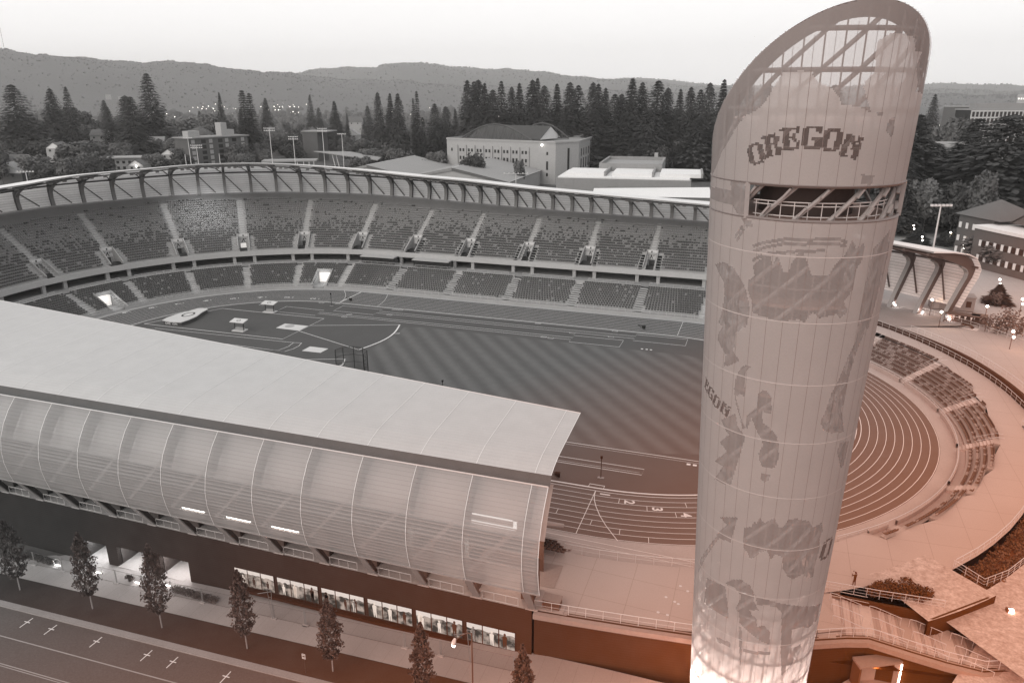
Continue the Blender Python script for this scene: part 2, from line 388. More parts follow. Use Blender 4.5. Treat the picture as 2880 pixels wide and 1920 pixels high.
for k in range(8):
    r = 36.5+1.22*(k+1)+.61; a = PI/2+(7.04+7.67*k)/(r)+1.6/r
    p = pol(-A, 1, r, a); tag(textobj(str(k+2), 1.9, (p[0], p[1], .022), a, m_line, name='lane_number'), kind='structure')

# ================================================================== far grandstand
def RP(u, r, z=0.0):
    if u < 0: a = -u/64; return Vector((A+r*math.sin(a), r*math.cos(a), z))
    if u <= 2*A: return Vector((A-u, r, z))
    a = (u-2*A)/64; return Vector((-A-r*math.sin(a), r*math.cos(a), z))
def RN(u):
    if u < 0: a = -u/64; return Vector((math.sin(a), math.cos(a), 0))
    if u <= 2*A: return Vector((0, 1, 0))
    a = (u-2*A)/64; return Vector((-math.sin(a), math.cos(a), 0))
RW = [(-60, 79.8), (0, 81.7), (42, 83), (84, 85.2), (100, 86.3), (120, 87.4), (140, 87.8), (165, 87.8), (180, 87), (215, 85)]
RS = [(-60, 79), (0, 79.5), (27, 80.1), (80, 81.3), (94, 82.7), (111, 84.1), (127, 85.1), (144, 85.4), (160, 84.5), (175, 83), (215, 79)]
rw = lambda u: lerp_tab(RW, u); rs = lambda u: lerp_tab(RS, u)
zk = lambda r: 8.3+.6*(r-64.5)
U0, U1 = -36.0, 206.0
us = list(np.arange(U0, U1+.1, 2.0))
FS = empty('grandstand', RP(60, 66, 0), label='long curved two-tier grandstand with ribbed canopy on the far side of the track', cat='grandstand')
FSL = FS.location
def fb(mb, name, mat, smooth=False):
    o = mb.build(name, mat, FS, smooth); o.matrix_parent_inverse = Matrix.Translation(-FSL); return o
AU = [9.1, 26, 43.3, 60.8, 77.6, 94.4, 110.6, 126.9, 143.2, 160.2, 176.6, 193, -8, -25]       # upper aisles
AL = [9.1, 26, 43.2, 60, 76.9, 94.2, 110.5, 126.8, 143.6, 160.8, 177.4, 194, -8, -25]          # lower aisles
NU, TU, RU = 24, .88, .528
NL, TL, RL = 11, .83, .345
rU = lambda j: 64.5+TU*j
zU = lambda j: 8.3+RU*j
# upper tier, stepped
mb = MB()
for i in range(len(us)-1):
    a, b = us[i], us[i+1]; um = (a+b)/2
    for j in range(NU):
        if rU(j)+TU*.5 > rs(um)+.3: break
        if j < 6 and any(abs(um-q) < 1.5 for q in AU): continue
        mb.strip([RP(a, rU(j), zU(j)-RU), RP(b, rU(j), zU(j)-RU)], [RP(a, rU(j), zU(j)), RP(b, rU(j), zU(j))])
        mb.strip([RP(a, rU(j), zU(j)), RP(b, rU(j), zU(j))], [RP(a, rU(j+1), zU(j)), RP(b, rU(j+1), zU(j))])
fb(mb, 'upper_tier', m_tier)
mb = MB()                                                    # walkway behind the last row
A_ = [RP(u, rs(u)-.4, zk(rs(u))-.25) for u in us]; B_ = [RP(u, rw(u)+1.6, zk(rw(u))) for u in us]
mb.strip(A_, B_); mb.strip([p-Vector((0, 0, .8)) for p in A_], A_)
fb(mb, 'walkway', m_conc2)
mb = MB()                                                    # underside and shaded concourse
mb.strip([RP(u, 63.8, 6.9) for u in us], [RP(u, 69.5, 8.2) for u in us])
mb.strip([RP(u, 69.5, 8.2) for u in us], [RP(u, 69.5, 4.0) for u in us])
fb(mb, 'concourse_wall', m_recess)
mb = MB(); mb.strip([RP(u, 59.6, 4.7) for u in us], [RP(u, 69.6, 4.7) for u in us]); fb(mb, 'concourse_floor', m_conc2)
mb = MB()
for u0, u1 in zip(us, us[1:]):
    c = [RP(u0, 63.7, 6.75), RP(u1, 63.7, 6.75), RP(u1, 63.7, 8.15), RP(u0, 63.7, 8.15)]; d = [RP(u0, 64.2, 6.75), RP(u1, 64.2, 6.75), RP(u1, 64.2, 8.15), RP(u0, 64.2, 8.15)]
    mb.add(c+d, [(0, 3, 2, 1), (3, 7, 6, 2), (4, 5, 6, 7), (0, 1, 5, 4)])
fb(mb, 'fascia', m_fascia)
for q in AU[:-1]:
    for s_ in (-2.6, 2.9):
        mb = MB(); n = RN(q+s_); t = Vector((-n.y, n.x, 0)); p = RP(q+s_, 64.6, 5.8)
        mb.box(p, (.9, .7, 2.3), M=Matrix((t, n, Vector((0, 0, 1)))).transposed()); fb(mb, 'pillar', m_conc)
# lower tier
TUN = [101.9, 169.4]
mb = MB()
for i in range(len(us)-1):
    a, b = us[i], us[i+1]; um = (a+b)/2
    for j in range(NL):
        if j < 7 and any(abs(um-q) < 2.0 for q in TUN): continue
        r0, z0 = 50+TL*j, 1.0+RL*j
        mb.strip([RP(a, r0, z0-RL), RP(b, r0, z0-RL)], [RP(a, r0, z0), RP(b, r0, z0)]); mb.strip([RP(a, r0, z0), RP(b, r0, z0)], [RP(a, r0+TL, z0), RP(b, r0+TL, z0)])
fb(mb, 'lower_tier', m_tier)
mb = MB()
def ringwall(mb, r0, r1, z0, z1, us=us, skip=None):
    for u0, u1 in zip(us, us[1:]):
        if skip and skip((u0+u1)/2): continue
        c = [RP(u0, r0, z0), RP(u1, r0, z0), RP(u1, r0, z1), RP(u0, r0, z1), RP(u0, r1, z0), RP(u1, r1, z0), RP(u1, r1, z1), RP(u0, r1, z1)]
        mb.add(c, [(0, 3, 2, 1), (3, 7, 6, 2), (4, 5, 6, 7), (0, 1, 5, 4)])
ringwall(mb, 49.0, 49.3, -.1, .75, skip=lambda u: any(abs(u-q) < 2 for q in TUN)); mb.strip([RP(u, 49.3, .6) for u in us], [RP(u, 50, .6) for u in us]); fb(mb, 'front_wall', m_conc)
mb = MB(); ringwall(mb, 59.15, 59.7, 4.0, 5.15, skip=lambda u: any(abs(u-q) < 1 for q in AL)); fb(mb, 'parapet', m_conc)
# stairs in the aisles
def stair(u, r0, z0, tread, rise, n, w, name):
    mb = MB()
    for k in range(n):
        for h in (0, 1):
            r = r0+tread*(k+h/2); z = z0+rise*(k+h/2)-rise*.5+.03
            a, b, c, d = RP(u-w/2*64/r, r, z), RP(u+w/2*64/r, r, z), RP(u+w/2*64/r, r+tread/2, z), RP(u-w/2*64/r, r+tread/2, z)
            dn = Vector((0, 0, rise/2+.3)); mb.add([a, b, c, d, a-dn, b-dn, c-dn, d-dn], [(0, 3, 2, 1), (0, 1, 5, 4), (1, 2, 6, 5), (3, 0, 4, 7)])
    fb(mb, name, m_stair)
for q in AL: stair(q, 50, 1.0, TL, RL, NL, 1.5, 'aisle_stair')
for q in AU:
    n = int((rs(q)-70)/TU)+1; stair(q, 70.0, zk(70.0)+.1, TU, RU, n, 1.4, 'upper_aisle_stair')
# vomitories with a picture on the back wall
for i, q in enumerate(AU):
    g = lambda du, r, z: RP(q+du*64/r, r, z)
    mb = MB()
    for s_ in (-1, 1):
        mb.add([g(s_*1.45, 64.4, 8.6), g(s_*1.45, 70.2, 8.6), g(s_*1.45, 70.2, 12.3), g(s_*1.45, 64.4, 8.9), g(s_*1.7, 64.4, 8.6), g(s_*1.7, 70.2, 8.6), g(s_*1.7, 70.2, 12.3), g(s_*1.7, 64.4, 8.9)],
               [(0, 3, 2, 1), (4, 5, 6, 7), (3, 7, 6, 2), (0, 4, 7, 3)])
        for j in range(6):                                   # side steps flanking the opening
            a = g(s_*1.72, 64.5+TU*j, zU(j)+.05); b = g(s_*2.9, 64.5+TU*j, zU(j)+.05); c = g(s_*2.9, 64.5+TU*(j+1), zU(j)+.05); d = g(s_*1.72, 64.5+TU*(j+1), zU(j)+.05)
            dn = Vector((0, 0, .8)); mb.add([a, b, c, d, a-dn, b-dn, c-dn, d-dn], [(0, 1, 2, 3), (0, 4, 5, 1), (1, 5, 6, 2), (3, 7, 4, 0), (2, 6, 7, 3)])
    mb.add([g(-1.45, 64.4, 7.2), g(1.45, 64.4, 7.2), g(1.45, 70.2, 7.2), g(-1.45, 70.2, 7.2)], [(0, 1, 2, 3)])
    v = mb.build('vomitory', m_conc, FS); v.matrix_parent_inverse = Matrix.Translation(-FSL)
    mb = MB(); lit = i in (7,)
    mb.add([g(-1.4, 70.0, 9.6), g(1.4, 70.0, 9.6), g(1.4, 70.0, 12.2), g(-1.4, 70.0, 12.2)], [(0, 1, 2, 3)], 0)
    mb.add([g(-.7, 69.95, 7.3), g(.9, 69.95, 7.3), g(.9, 69.95, 9.5), g(-.7, 69.95, 9.5)], [(0, 1, 2, 3)], 2 if lit else 1)
    # generic runner silhouette painted on the panel
    rr_ = random.Random(i)
    def blob(cx, cz, rx, rz, n=10): mb.add([g(cx+rx*math.cos(2*PI*k/n), 69.93, cz+rz*math.sin(2*PI*k/n)) for k in range(n)], [tuple(range(n))], 1)
    def limb(x0, z0, x1, z1, w):
        dx, dz = x1-x0, z1-z0; L = math.hypot(dx, dz); px_, pz_ = -dz/L*w/2, dx/L*w/2
        mb.add([g(x0+px_, 69.92, z0+pz_), g(x0-px_, 69.92, z0-pz_), g(x1-px_*.7, 69.92, z1-pz_*.7), g(x1+px_*.7, 69.92, z1+pz_*.7)], [(0, 1, 2, 3)], 1)
    hx = rr_.uniform(-.25, .3); blob(hx, 11.75, .2, .26)
    limb(hx, 11.55, hx+rr_.uniform(-.2, .2), 10.5, .42); limb(hx-.15, 11.35, hx-.75, 10.8, .16); limb(hx-.75, 10.8, hx-.4, 10.35+rr_.uniform(0, .5), .13)
    limb(hx+.15, 11.35, hx+.7, 10.95, .16); limb(hx+.7, 10.95, hx+.85, 11.3-rr_.uniform(0, .8), .13); limb(hx, 10.6, hx-.4, 9.8, .22); limb(hx+.1, 10.6, hx+.5, 9.75, .22)
    pp = mb.build('picture_panel', [m_pad, m_recess, m_glow], v)
# lit tunnels in the lower tier
for q in TUN:
    g = lambda du, r, z: RP(q+du*64/r, r, z)
    mb = MB()
    for s_ in (-1, 1):
        mb.add([g(s_*2.0, 49, -.1), g(s_*2.0, 56.5, -.1), g(s_*2.0, 56.5, 4.1), g(s_*2.0, 49, .9), g(s_*2.25, 49, -.1), g(s_*2.25, 56.5, -.1), g(s_*2.25, 56.5, 4.1), g(s_*2.25, 49, .9)],
               [(0, 3, 2, 1), (4, 5, 6, 7), (3, 7, 6, 2), (0, 4, 7, 3)])
    mb.add([g(-2, 48.6, .01), g(2, 48.6, .01), g(2, 56.5, .01), g(-2, 56.5, .01)], [(0, 1, 2, 3)])
    mb.add([g(-2, 55.6, 3.2), g(2, 55.6, 3.2), g(2, 55.6, 4.1), g(-2, 55.6, 4.1)], [(0, 1, 2, 3)])
    v = mb.build('tunnel', m_conc, FS); v.matrix_parent_inverse = Matrix.Translation(-FSL)
    mb = MB(); mb.add([g(-1.9, 56.3, .1), g(1.9, 56.3, .1), g(1.9, 56.3, 3.15), g(-1.9, 56.3, 3.15)], [(0, 1, 2, 3)])
    pp = mb.build('lit_doorway', m_glow, v)
    l = bpy.data.lights.new('tunnel_lamp', 'POINT'); l.energy = 150; l.shadow_soft_size = .5; lo = bpy.data.objects.new('tunnel_lamp', l); COL.objects.link(lo); lo.location = RP(q, 53.5, 2.6); 
# suite boxes hung under the fascia
for u0, u1 in ((64.3, 75), (81.3, 91.8)):
    mb = MB(); k = list(np.linspace(u0, u1, 6)); ringwall(mb, 61.2, 64, 5.1, 6.75, us=k)
    n0 = RP(u0, 61.2, 5.1), RP(u0, 64, 5.1), RP(u0, 64, 6.75), RP(u0, 61.2, 6.75); mb.add(n0, [(0, 1, 2, 3)]); n0 = RP(u1, 61.2, 5.1), RP(u1, 64, 5.1), RP(u1, 64, 6.75), RP(u1, 61.2, 6.75); mb.add(n0, [(0, 1, 2, 3)])
    v = mb.build('suite_box', m_glassD, FS); v.matrix_parent_inverse = Matrix.Translation(-FSL)
    mb = MB(); ringwall(mb, 60.7, 63.6, 6.78, 7.0, us=list(np.linspace(u0-.3, u1+.3, 6))); r_ = mb.build('box_roof', m_fascia, v)
# railings
def ringrail(r, z, us, name, h=1.0, step=1.6, gaps=(), par=None):
    mb = MB()
    seg = []; u = us[0]
    def flush(s):
        if len(s) > 1: mb.tube([RP(k, r, z+h) for k in s], .035, 4); mb.tube([RP(k, r, z+h*.5) for k in s], .02, 4)
    while u < us[1]:
        if any(abs(u-q) < 1.0 for q in gaps): flush(seg); seg = []
        else: seg.append(u); p = RP(u, r, z); mb.tube([p, p+Vector((0, 0, h))], .028, 4)
        u += step
    flush(seg); fb(mb, name, m_rail)
ringrail(49.15, .75, (U0, U1), 'front_railing', .9, 2.0, AL+TUN)
ringrail(59.9, 5.0, (U0, U1), 'concourse_railing', .75, 2.0, AL)
# --- seats (all of them bolted to the tiers)
SV = []; 
def seat_template(kind=0):
    b = MB(); b.box((0, -.02, .42), (.46, .40, .06)); b.box((0, .2, .58), (.46, .06, .28)); 
    return np.array(b.v), np.array(b.f)
TV, TF = seat_template()
def place_seats(rows, aisles, skipr, pdark, parent, first_n=100, key=None, flank=0, name='seat'):
    P = []; Nn = []; K = []
    for (r, z, ua, ub, j) in rows:
        du = .56*64/r
        n = int((ub-ua)/du)
        for k in range(n):
            u = ua+du*(k+.5)
            if any(abs(u-q)*r/64 < (1.0 if not skipr(j) else flank) for q in aisles): continue
            if isinstance(key, list) and j < 7 and any(abs(u-q) < 2.7 for q in key): continue
            if r+.6 > 62 and r+.5 > rs(u): continue
            P.append(RP(u, r+.45, z)); nn = RN(u); Nn.append((nn.x, nn.y)); K.append(pdark(u, j))
    return np.array(P), np.array(Nn), np.array(K)
def seats_mesh(P, Nn, K, name, mats, parent, pinv):
    n = len(P); V = np.zeros((n, len(TV), 3)); tx = np.stack([Nn[:, 1], -Nn[:, 0]], 1)
    V[:, :, 0] = P[:, 0:1]+TV[None, :, 0]*tx[:, 0:1]+TV[None, :, 1]*Nn[:, 0:1]
    V[:, :, 1] = P[:, 1:2]+TV[None, :, 0]*tx[:, 1:2]+TV[None, :, 1]*Nn[:, 1:2]
    V[:, :, 2] = P[:, 2:3]+TV[None, :, 2]
    F = (TF[None]+np.arange(n)[:, None, None]*len(TV)).reshape(-1, 4)
    o = np_mesh(name, V.reshape(-1, 3), F, mats, np.repeat(K, len(TF)), parent); o.matrix_parent_inverse = pinv; return o
def split_seats(P, Nn, K, mats, parent, pinv, many='seating'):
    d = np.linalg.norm(P-np.array(CP), axis=1); vis = np.ones(len(P), bool)
    near = np.argsort(d)[:100]; mask = np.zeros(len(P), bool); mask[near] = True
    for i in near: seats_mesh(P[i:i+1], Nn[i:i+1], K[i:i+1], 'seat', mats, parent, pinv)
    tag(seats_mesh(P[~mask], Nn[~mask], K[~mask], many, mats, parent, pinv), kind='stuff')
rgen = random.Random(3)
def pdU(u, j):
    f = (j-1)/14.0; p = 1-min(1, max(0.03, f))
    p = .96 if j < 6 else (max(.05, .96-(j-6)*.12) if j < 14 else .05)
    c = math.sin(u*1.7+j*2.1)+math.sin(u*.9-j*1.3)
    return 1 if rgen.random() < min(.98, max(0, p+c*.12)) else 0
rowsU = [(rU(j), zU(j), U0+.5, U1, j) for j in range(NU)]
P1, N1, K1 = place_seats(rowsU, AU, lambda j: j < 6, pdU, FS, flank=3.1)
rowsL = [(50+TL*j, 1.0+RL*j, U0+.5, U1, j) for j in range(NL)]
P2, N2, K2 = place_seats(rowsL, AL, lambda j: False, lambda u, j: 2 if rgen.random() < .035 else 1, FS, key=TUN)
PI_ = Matrix.Translation(-FSL)
split_seats(np.vstack([P1, P2]), np.vstack([N1, N2]), np.concatenate([K1, K2]), [m_seatL, m_seatD, m_seatM], FS, PI_)

# --- canopy: ribs, louvred back wall, roof
OUT = [(.6, 0), (1.3, 2.4), (1.4, 4.4), (.8, 6.0), (-1.0, 7.15), (-4.5, 7.75), (-10, 8.3), (-15.8, 8.5)]
INN = [(-.5, 0), (.1, 2.2), (0, 3.7), (-1.0, 4.9), (-3.0, 5.9), (-6.3, 6.8), (-11, 7.6), (-15.8, 8.1)]
AOUT = [(82.6, 12.2), (83.6, 13.6), (84.1, 15.2), (83.4, 16.4), (82.2, 17.7), (79.3, 18.8), (75, 19.5), (68.8, 20.0)]
AINN = [(81.0, 12.3), (81.8, 13.6), (82.0, 14.6), (81.3, 15.5), (79.7, 16.3), (77.2, 17.3), (74, 18.3), (68.8, 19.4)]
ALEG_O = [(77.9, 4.2), (79.9, 7.7)]; ALEG_I = [(76.5, 4.2), (78.4, 7.9)]
HL = [(-59, 3.8), (-48, 4.1), (-4, 6.3), (14, 6.8), (30, 7.2), (45, 7.6), (62, 8.2), (80, 8.35), (97, 8.9), (113, 9.6), (124, 9.9), (136, 9.8), (149, 9.1), (162, 8.75), (174, 8.0), (215, 7.5)]
def cprof(u, s_, o_=0.0):
    """canopy section at u: s_ runs 0..7 up the rib and out along the arm (-2..0 down the free legs), o_ 0 outer, 1 inner face"""
    k = min(1, max(0, (-22-u)/16)); hs = lerp_tab(HL, u)/8.6; r0 = rw(u); z0 = zk(r0)
    def pt(i):
        if i < 0: 
            a, b = (ALEG_O, ALEG_I); o, n = a[i+2], b[i+2]; return (o[0]+(n[0]-o[0])*o_, o[1]+(n[1]-o[1])*o_)
        i = min(i, 7); r = r0+OUT[i][0]+(INN[i][0]-OUT[i][0])*o_; z = z0+(OUT[i][1]+(INN[i][1]-OUT[i][1])*o_)*hs
        ra = AOUT[i][0]+(AINN[i][0]-AOUT[i][0])*o_; za = AOUT[i][1]+(AINN[i][1]-AOUT[i][1])*o_
        return (r+(ra-r)*k, z+(za-z)*k)
    i = math.floor(s_); f = s_-i; a, b = pt(i), pt(i+1) if f > 0 else pt(i)
    return a[0]+(b[0]-a[0])*f, a[1]+(b[1]-a[1])*f
def CQ(u, s_, o_=0.0): r, z = cprof(u, s_, o_); return RP(u, r, z)
UE = -55.0
rib_u = [-55, -48.2, -41.4, -35.3]+[round(-35.3+6.05*k, 2) for k in range(1, 15)]
rib_u = []
# measured rib spacing
base_pts = [(-126.69, 19.64), (-124.88, 28.05), (-122.47, 35.68), (-118.85, 42.85), (-114.6, 49.58), (-109.9, 55.97), (-104.81, 61.57), (-99.26, 66.64), (-93.12, 71.29), (-86.67, 75.39), (-79.85, 78.63), (-72.74, 81.26), (-65.68, 83.15), (-58.62, 84.43), (-51.31, 85.11), (-44.72, 85.12), (-38.39, 84.83), (-32.64, 84.56), (-26.85, 84.3), (-21.15, 84.05), (-15.42, 83.84), (-9.63, 83.59), (-3.97, 83.41), (1.77, 83.13), (7.56, 82.96), (13.22, 82.69), (18.94, 82.58), (24.6, 82.32), (30.32, 82.2), (36.03, 81.96), (42.26, 81.72)]
for x, y in base_pts:
    rib_u.append(2*A+math.atan2(-x-A, y)*64 if x < -A else A-x)
rib_u = [rib_u[0]+8*k for k in (4, 3, 2, 1)]+rib_u+[-5.8*.8*k for k in range(1, 8)]+[-37.4, -42.7, -48.0, -53.3]
fan = []
for i, u in enumerate(rib_u):
    n = RN(u); t = Vector((-n.y, n.x, 0)); o_ = RP(u, 0, 0)
    free = u < U0; s0 = -2 if free else 0; ks = list(range(s0, 8))
    mb = MB(); mb.plate([cprof(u, k, 0) for k in ks], [cprof(u, k, 1) for k in ks], .7, o_, n, t)
    rb = fb(mb, 'canopy_rib', m_steelD)
    mb = MB(); mb.plate([cprof(u, k, 1.0) for k in ks[:-3]], [cprof(u, k, 1.1) for k in ks[:-3]], .9, o_, n, t); fl = mb.build('rib_flange', m_steel, rb)
    if i < len(rib_u)-1:
        u2 = rib_u[i+1]
        mb = MB(); mb.bar(CQ(u, 2.6, .3), CQ(u+(u2-u)*.62, -.9 if u2 < U0 else .1, .1), .28); mb.bar(CQ(u, 2.6, .3), CQ(u-(u2-u)*.3, 4.6, .5), .2); mb.bar(CQ(u-(u2-u)*.3, 4.6, .5), CQ(u-(u2-u)*.62, 5.9, .6), .2)
        fb(mb, 'brace', m_steelD)
        for k in range(3):
            mb = MB(); p = CQ(u+(u2-u)*(.25+.25*k), 6.75, 1.3); nn = RN(u)
            mb.box(p, (.9, .5, .28), M=Matrix.Rotation(math.atan2(nn.y, nn.x)+PI/2, 3, 'Z') @ Matrix.Rotation(.5, 3, 'X'))
            if i < 37 and (k != 1 or i % 2): fb(mb, 'floodlight', m_conc)
uc = [u for u in np.arange(-54.5, 225, 2.6)]
mb = MB(); mb.tube([CQ(u, 2.75, .25) for u in uc], .26, 5); fb(mb, 'ring_beam', m_steelD)
def qn(u, s_, off):
    r, z = cprof(u, s_, 0); r1, z1 = cprof(u, s_, 1); d = math.hypot(r-r1, z-z1); return RP(u, r+(r-r1)/d*off, z+(z-z1)/d*off)
mb = MB(); ss = [0, .5, 1, 1.5, 2, 2.5, 3, 3.5, 4]
for a, b in zip(ss, ss[1:]): mb.strip([qn(u, a, .3) for u in uc], [qn(u, b, .3) for u in uc])
ul = [u for u in uc if u < U0+1]
mb.strip([qn(u, -1.1, .3) for u in ul], [qn(u, -.5, .3) for u in ul]); mb.strip([qn(u, -.5, .3) for u in ul], [qn(u, 0, .3) for u in ul])
fb(mb, 'louvred_wall', m_louver)
mb = MB(); ss = [4, 4.5, 5, 6, 7]
for a, b in zip(ss, ss[1:]): mb.strip([qn(u, a, .55 if a > 4 else .3) for u in uc], [qn(u, b, .55) for u in uc], 0)
for a, b in zip(ss, ss[1:]): mb.strip([qn(u, a, .25) for u in uc], [qn(u, b, .25) for u in uc], 1)
mb.strip([qn(u, 7, .55) for u in uc], [qn(u, 7, .2) for u in uc], 1)
mb.strip([qn(uc[0], a, .55) for a in ss], [qn(uc[0], a, .25) for a in ss], 0)
fb(mb, 'roof', [m_roofW, m_steel])
mb = MB(); mb.tube([CQ(u, 6.95, .6) for u in uc], .16, 5); mb.tube([CQ(u, 6.4, .7) for u in uc], .10, 4); fb(mb, 'lip_truss', m_steelD)
q = lambda uu, d, h: RP(uu, rw(uu)+d, zk(rw(uu))+h)
# end wall of the stand where the seating stops
mb = MB(); e0 = [RP(U0, 59.6, 4), RP(U0, 64, 8.3)]+[RP(U0, rU(j), zU(j)+1.0) for j in range(0, 17)]+[RP(U0, 80.3, 18.2), RP(U0, 80.3, 3.9), RP(U0, 59.6, 3.9)]
tdir = (RP(U0, 70)-RP(U0-1, 70)).normalized()
mb.add([p-tdir*.4 for p in e0]+[p for p in e0], [tuple(range(len(e0))), tuple(range(len(e0), 2*len(e0)))[::-1]]+[(i, i+1, len(e0)+i+1, len(e0)+i) for i in range(len(e0)-1)])
fb(mb, 'end_wall', m_conc)
mb = MB(); cc_ = [RP(U0, 76, 13)-tdir*.46, RP(U0, 79.4, 13)-tdir*.46, RP(U0, 79.4, 18)-tdir*.46, RP(U0, 76, 18)-tdir*.46]; mb.poly(cc_); fb(mb, 'doorway', m_recess)
# the one bank of floodlights that is on, over the bright section
fl = bpy.data.lights.new('stand_floodlight', 'SPOT'); fl.energy = 11000; fl.spot_size = R_(110); fl.spot_blend = 1; fl.shadow_soft_size = .4
fo = bpy.data.objects.new('stand_floodlight', fl); COL.objects.link(fo); fo.location = q(135, -17, 7.3)
fo.rotation_euler = (RP(135, 78, 16)-fo.location).to_track_quat('-Z', 'Y').to_euler()
# ================================================================== corner plaza and the low stand round the near curve
def PP(phi, r, z=0.0): a = R_(phi); return Vector((A+r*math.cos(a), r*math.sin(a), z))
RI = [(-95, 53.2), (-90, 53), (-74, 52.6), (-64, 50.9), (-52, 49.6), (90, 49.6)]
RO = [(-95, 64.1), (-90, 63.9), (-86, 63.6), (-75, 63.3), (-64.5, 63.4), (-61.5, 63.3), (-58.5, 63.9), (-56, 65.8), (-51, 69.5), (-46, 74), (-45.5, 62), (-44, 59.2), (0, 59.6), (1.5, 61.6), (62, 61.6)]
PE = [-46, -36.5, -26.5, -17, -8, 6, 13.5, 23.5]
ri = lambda f: lerp_tab(RI, f)
def rin(f):                                       # inner edge of the walkway behind the last seat row
    n = sum(1 for p in PE if p <= f+.01); return 50.9+.84*n if n else lerp_tab(RI, f)
ro = lambda f: lerp_tab(RO, f)
mb = MB(); F_ = [-90, -87, -84, -80, -76, -72, -68, -64.5, -61.5]
m_plz = 0
def pstrip(mb, F, r0, r1, dz=0, zf=hp, m=0): mb.strip([PP(f, r0(f) if callable(r0) else r0, zf(f)+dz) for f in F], [PP(f, r1(f) if callable(r1) else r1, zf(f)+dz) for f in F], m)
pstrip(mb, F_, ri, ro)
F2 = [-61.5, -59, -57, -55, -53, -51, -49, -47, -46.01, -46, -44, -40, -36.51, -36.5, -32, -28, -26.51, -26.5, -24, -20, -17.01, -17, -12, -8.01, -8, -4, 0, 1.5, 5.99, 6, 12, 13.49, 13.5, 18, 23.49, 23.5, 30, 36, 42, 48, 54, 62]
pstrip(mb, F2, rin, lambda f: (57.6 if f < -52.5 else 59.2) if f < 1 else 61.7)
mb.poly([(20, -53.0, 1.0), (A, -53.0, 1.0), (A, -63.9, 1.0), (20, -63.9, 1.0)])
tag(mb.build('plaza', m_plaza), kind='structure')
mb = MB(); pstrip(mb, [-53.5, -52, -50, -48, -46, -44.6], 55.9, 64.2, .006); tag(mb.build('paved_path', m_wavy), kind='structure')
mb = MB(); pstrip(mb, list(range(-51, 6, 4)), 62.5, 73, -1.0); mb.poly([PP(-60, 73, -2.6), PP(-44, 90, -3.6), PP(-30, 90, -3.6), PP(-44, 64.5, -1.2)]); tag(mb.build('lower_walk', m_wavy), kind='structure')
mb = MB(); pstrip(mb, list(range(-44, 3, 4)), 59.2, 62.5, -1.3); tag(mb.build('planting_bed', m_soil), kind='structure')
mb = MB(); F = [-90, -85, -80, -75, -70, -66, -62, -58, -54, -52]
mb.strip([PP(f, ri(f), hp(f)) for f in F], [PP(f, ri(f), -.02) for f in F]); mb.strip([PP(f, 47.6, .0) for f in F], [PP(f, ri(f), -.0) for f in F]); mb.poly([(-75, -47.5, 0), (A, -47.5, 0), (A, -53, 0), (-75, -53, 0)])
tag(mb.build('near_apron', m_conc), kind='structure')
# joint line across the paving
mb = MB(); a, b = PP(-45, 50.4, .42), PP(-44.3, 58.8, .46); mb.bar(a, b, .12, .02); tag(mb.build('paving_joint', m_steelD), kind='structure')
# terrace beyond the ring wall
TZ = [(0, 4.0), (25, 4.9), (45, 5.0), (62, 4.8)]
mb = MB(); FT = [3, 8, 14, 20, 26, 32, 38, 42]
mb.strip([PP(f, 62.2, lerp_tab(TZ, f)) for f in FT], [PP(f, 79.5, lerp_tab(TZ, f)-.7) for f in FT]); mb.strip([PP(f, 79.5, lerp_tab(TZ, f)-.7) for f in FT+[50, 62]], [PP(f, 160, 3.2) for f in FT+[50, 62]])
tag(mb.build('terrace', m_plaza), kind='structure')
mb = MB(); FT = [38, 42, 46, 50, 54, 62]
mb.strip([PP(f, 62.2+(42-f if f < 42 else 0)*3.6, lerp_tab(TZ, f)+.01) for f in FT], [PP(f, 79.4, lerp_tab(TZ, f)-.68) for f in FT]); tag(mb.build('dark_terrace', m_conc2), kind='structure')

def walled(name, pts0, pts1, th, mat, label, cat, group=None, parent=None):
    mb = MB(); n = len(pts0)
    for i in range(n-1):
        a, b = Vector(pts0[i]), Vector(pts0[i+1]); c, d = Vector(pts1[i]), Vector(pts1[i+1])
        t = (b-a); t.z = 0; t.normalize(); q = Vector((-t.y, t.x, 0))*th
        mb.add([a, b, d, c, a+q, b+q, d+q, c+q], [(0, 1, 2, 3), (5, 4, 7, 6), (3, 2, 6, 7)])
    o = mb.build(name, mat, parent); 
    if label: tag(o, label, cat, group)
    return o
F = list(np.arange(3, 62, 3.0))
walled('retaining_wall', [PP(f, 61.9, hp(f)-.1) for f in F], [PP(f, 61.9, lerp_tab(TZ, f)+.05) for f in F], -.5, m_brickD, 'dark curved retaining wall between the stand walkway and the upper terrace', 'wall')
def railing(name, pts, h, mat, label, step=1, group=None, mids=1, r=.03, parent=None, cat='railing'):
    mb = MB(); pts = [Vector(p) for p in pts]
    L = [0]
    for a, b in zip(pts, pts[1:]): L.append(L[-1]+(b-a).length)
    def P(s):
        for i in range(len(pts)-1):
            if s <= L[i+1] or i == len(pts)-2: k = (s-L[i])/max(1e-6, L[i+1]-L[i]); return pts[i].lerp(pts[i+1], min(1, max(0, k)))
    n = max(1, round(L[-1]/step)); up = Vector((0, 0, h))
    root = parent
    if root is None: root = empty(name, pts[0], label=label, cat=cat, group=group)
    off = Matrix.Translation(-Vector(pts[0])) if parent is None else Matrix()
    mb.tube([p+up for p in pts], r*1.25, 5)
    for k in range(mids): mb.tube([p+up*((k+1)/(mids+1)) for p in pts], r*.55, 4)
    o = mb.build('top_rail', mat, root); o.matrix_parent_inverse = off
    if n > 100: n = 100
    for i in range(n+1):
        p = P(L[-1]*i/n); mb = MB(); mb.tube([p, p+up], r, 5); o = mb.build('post', mat, root); o.matrix_parent_inverse = off
        if i >= 99: break
    return root
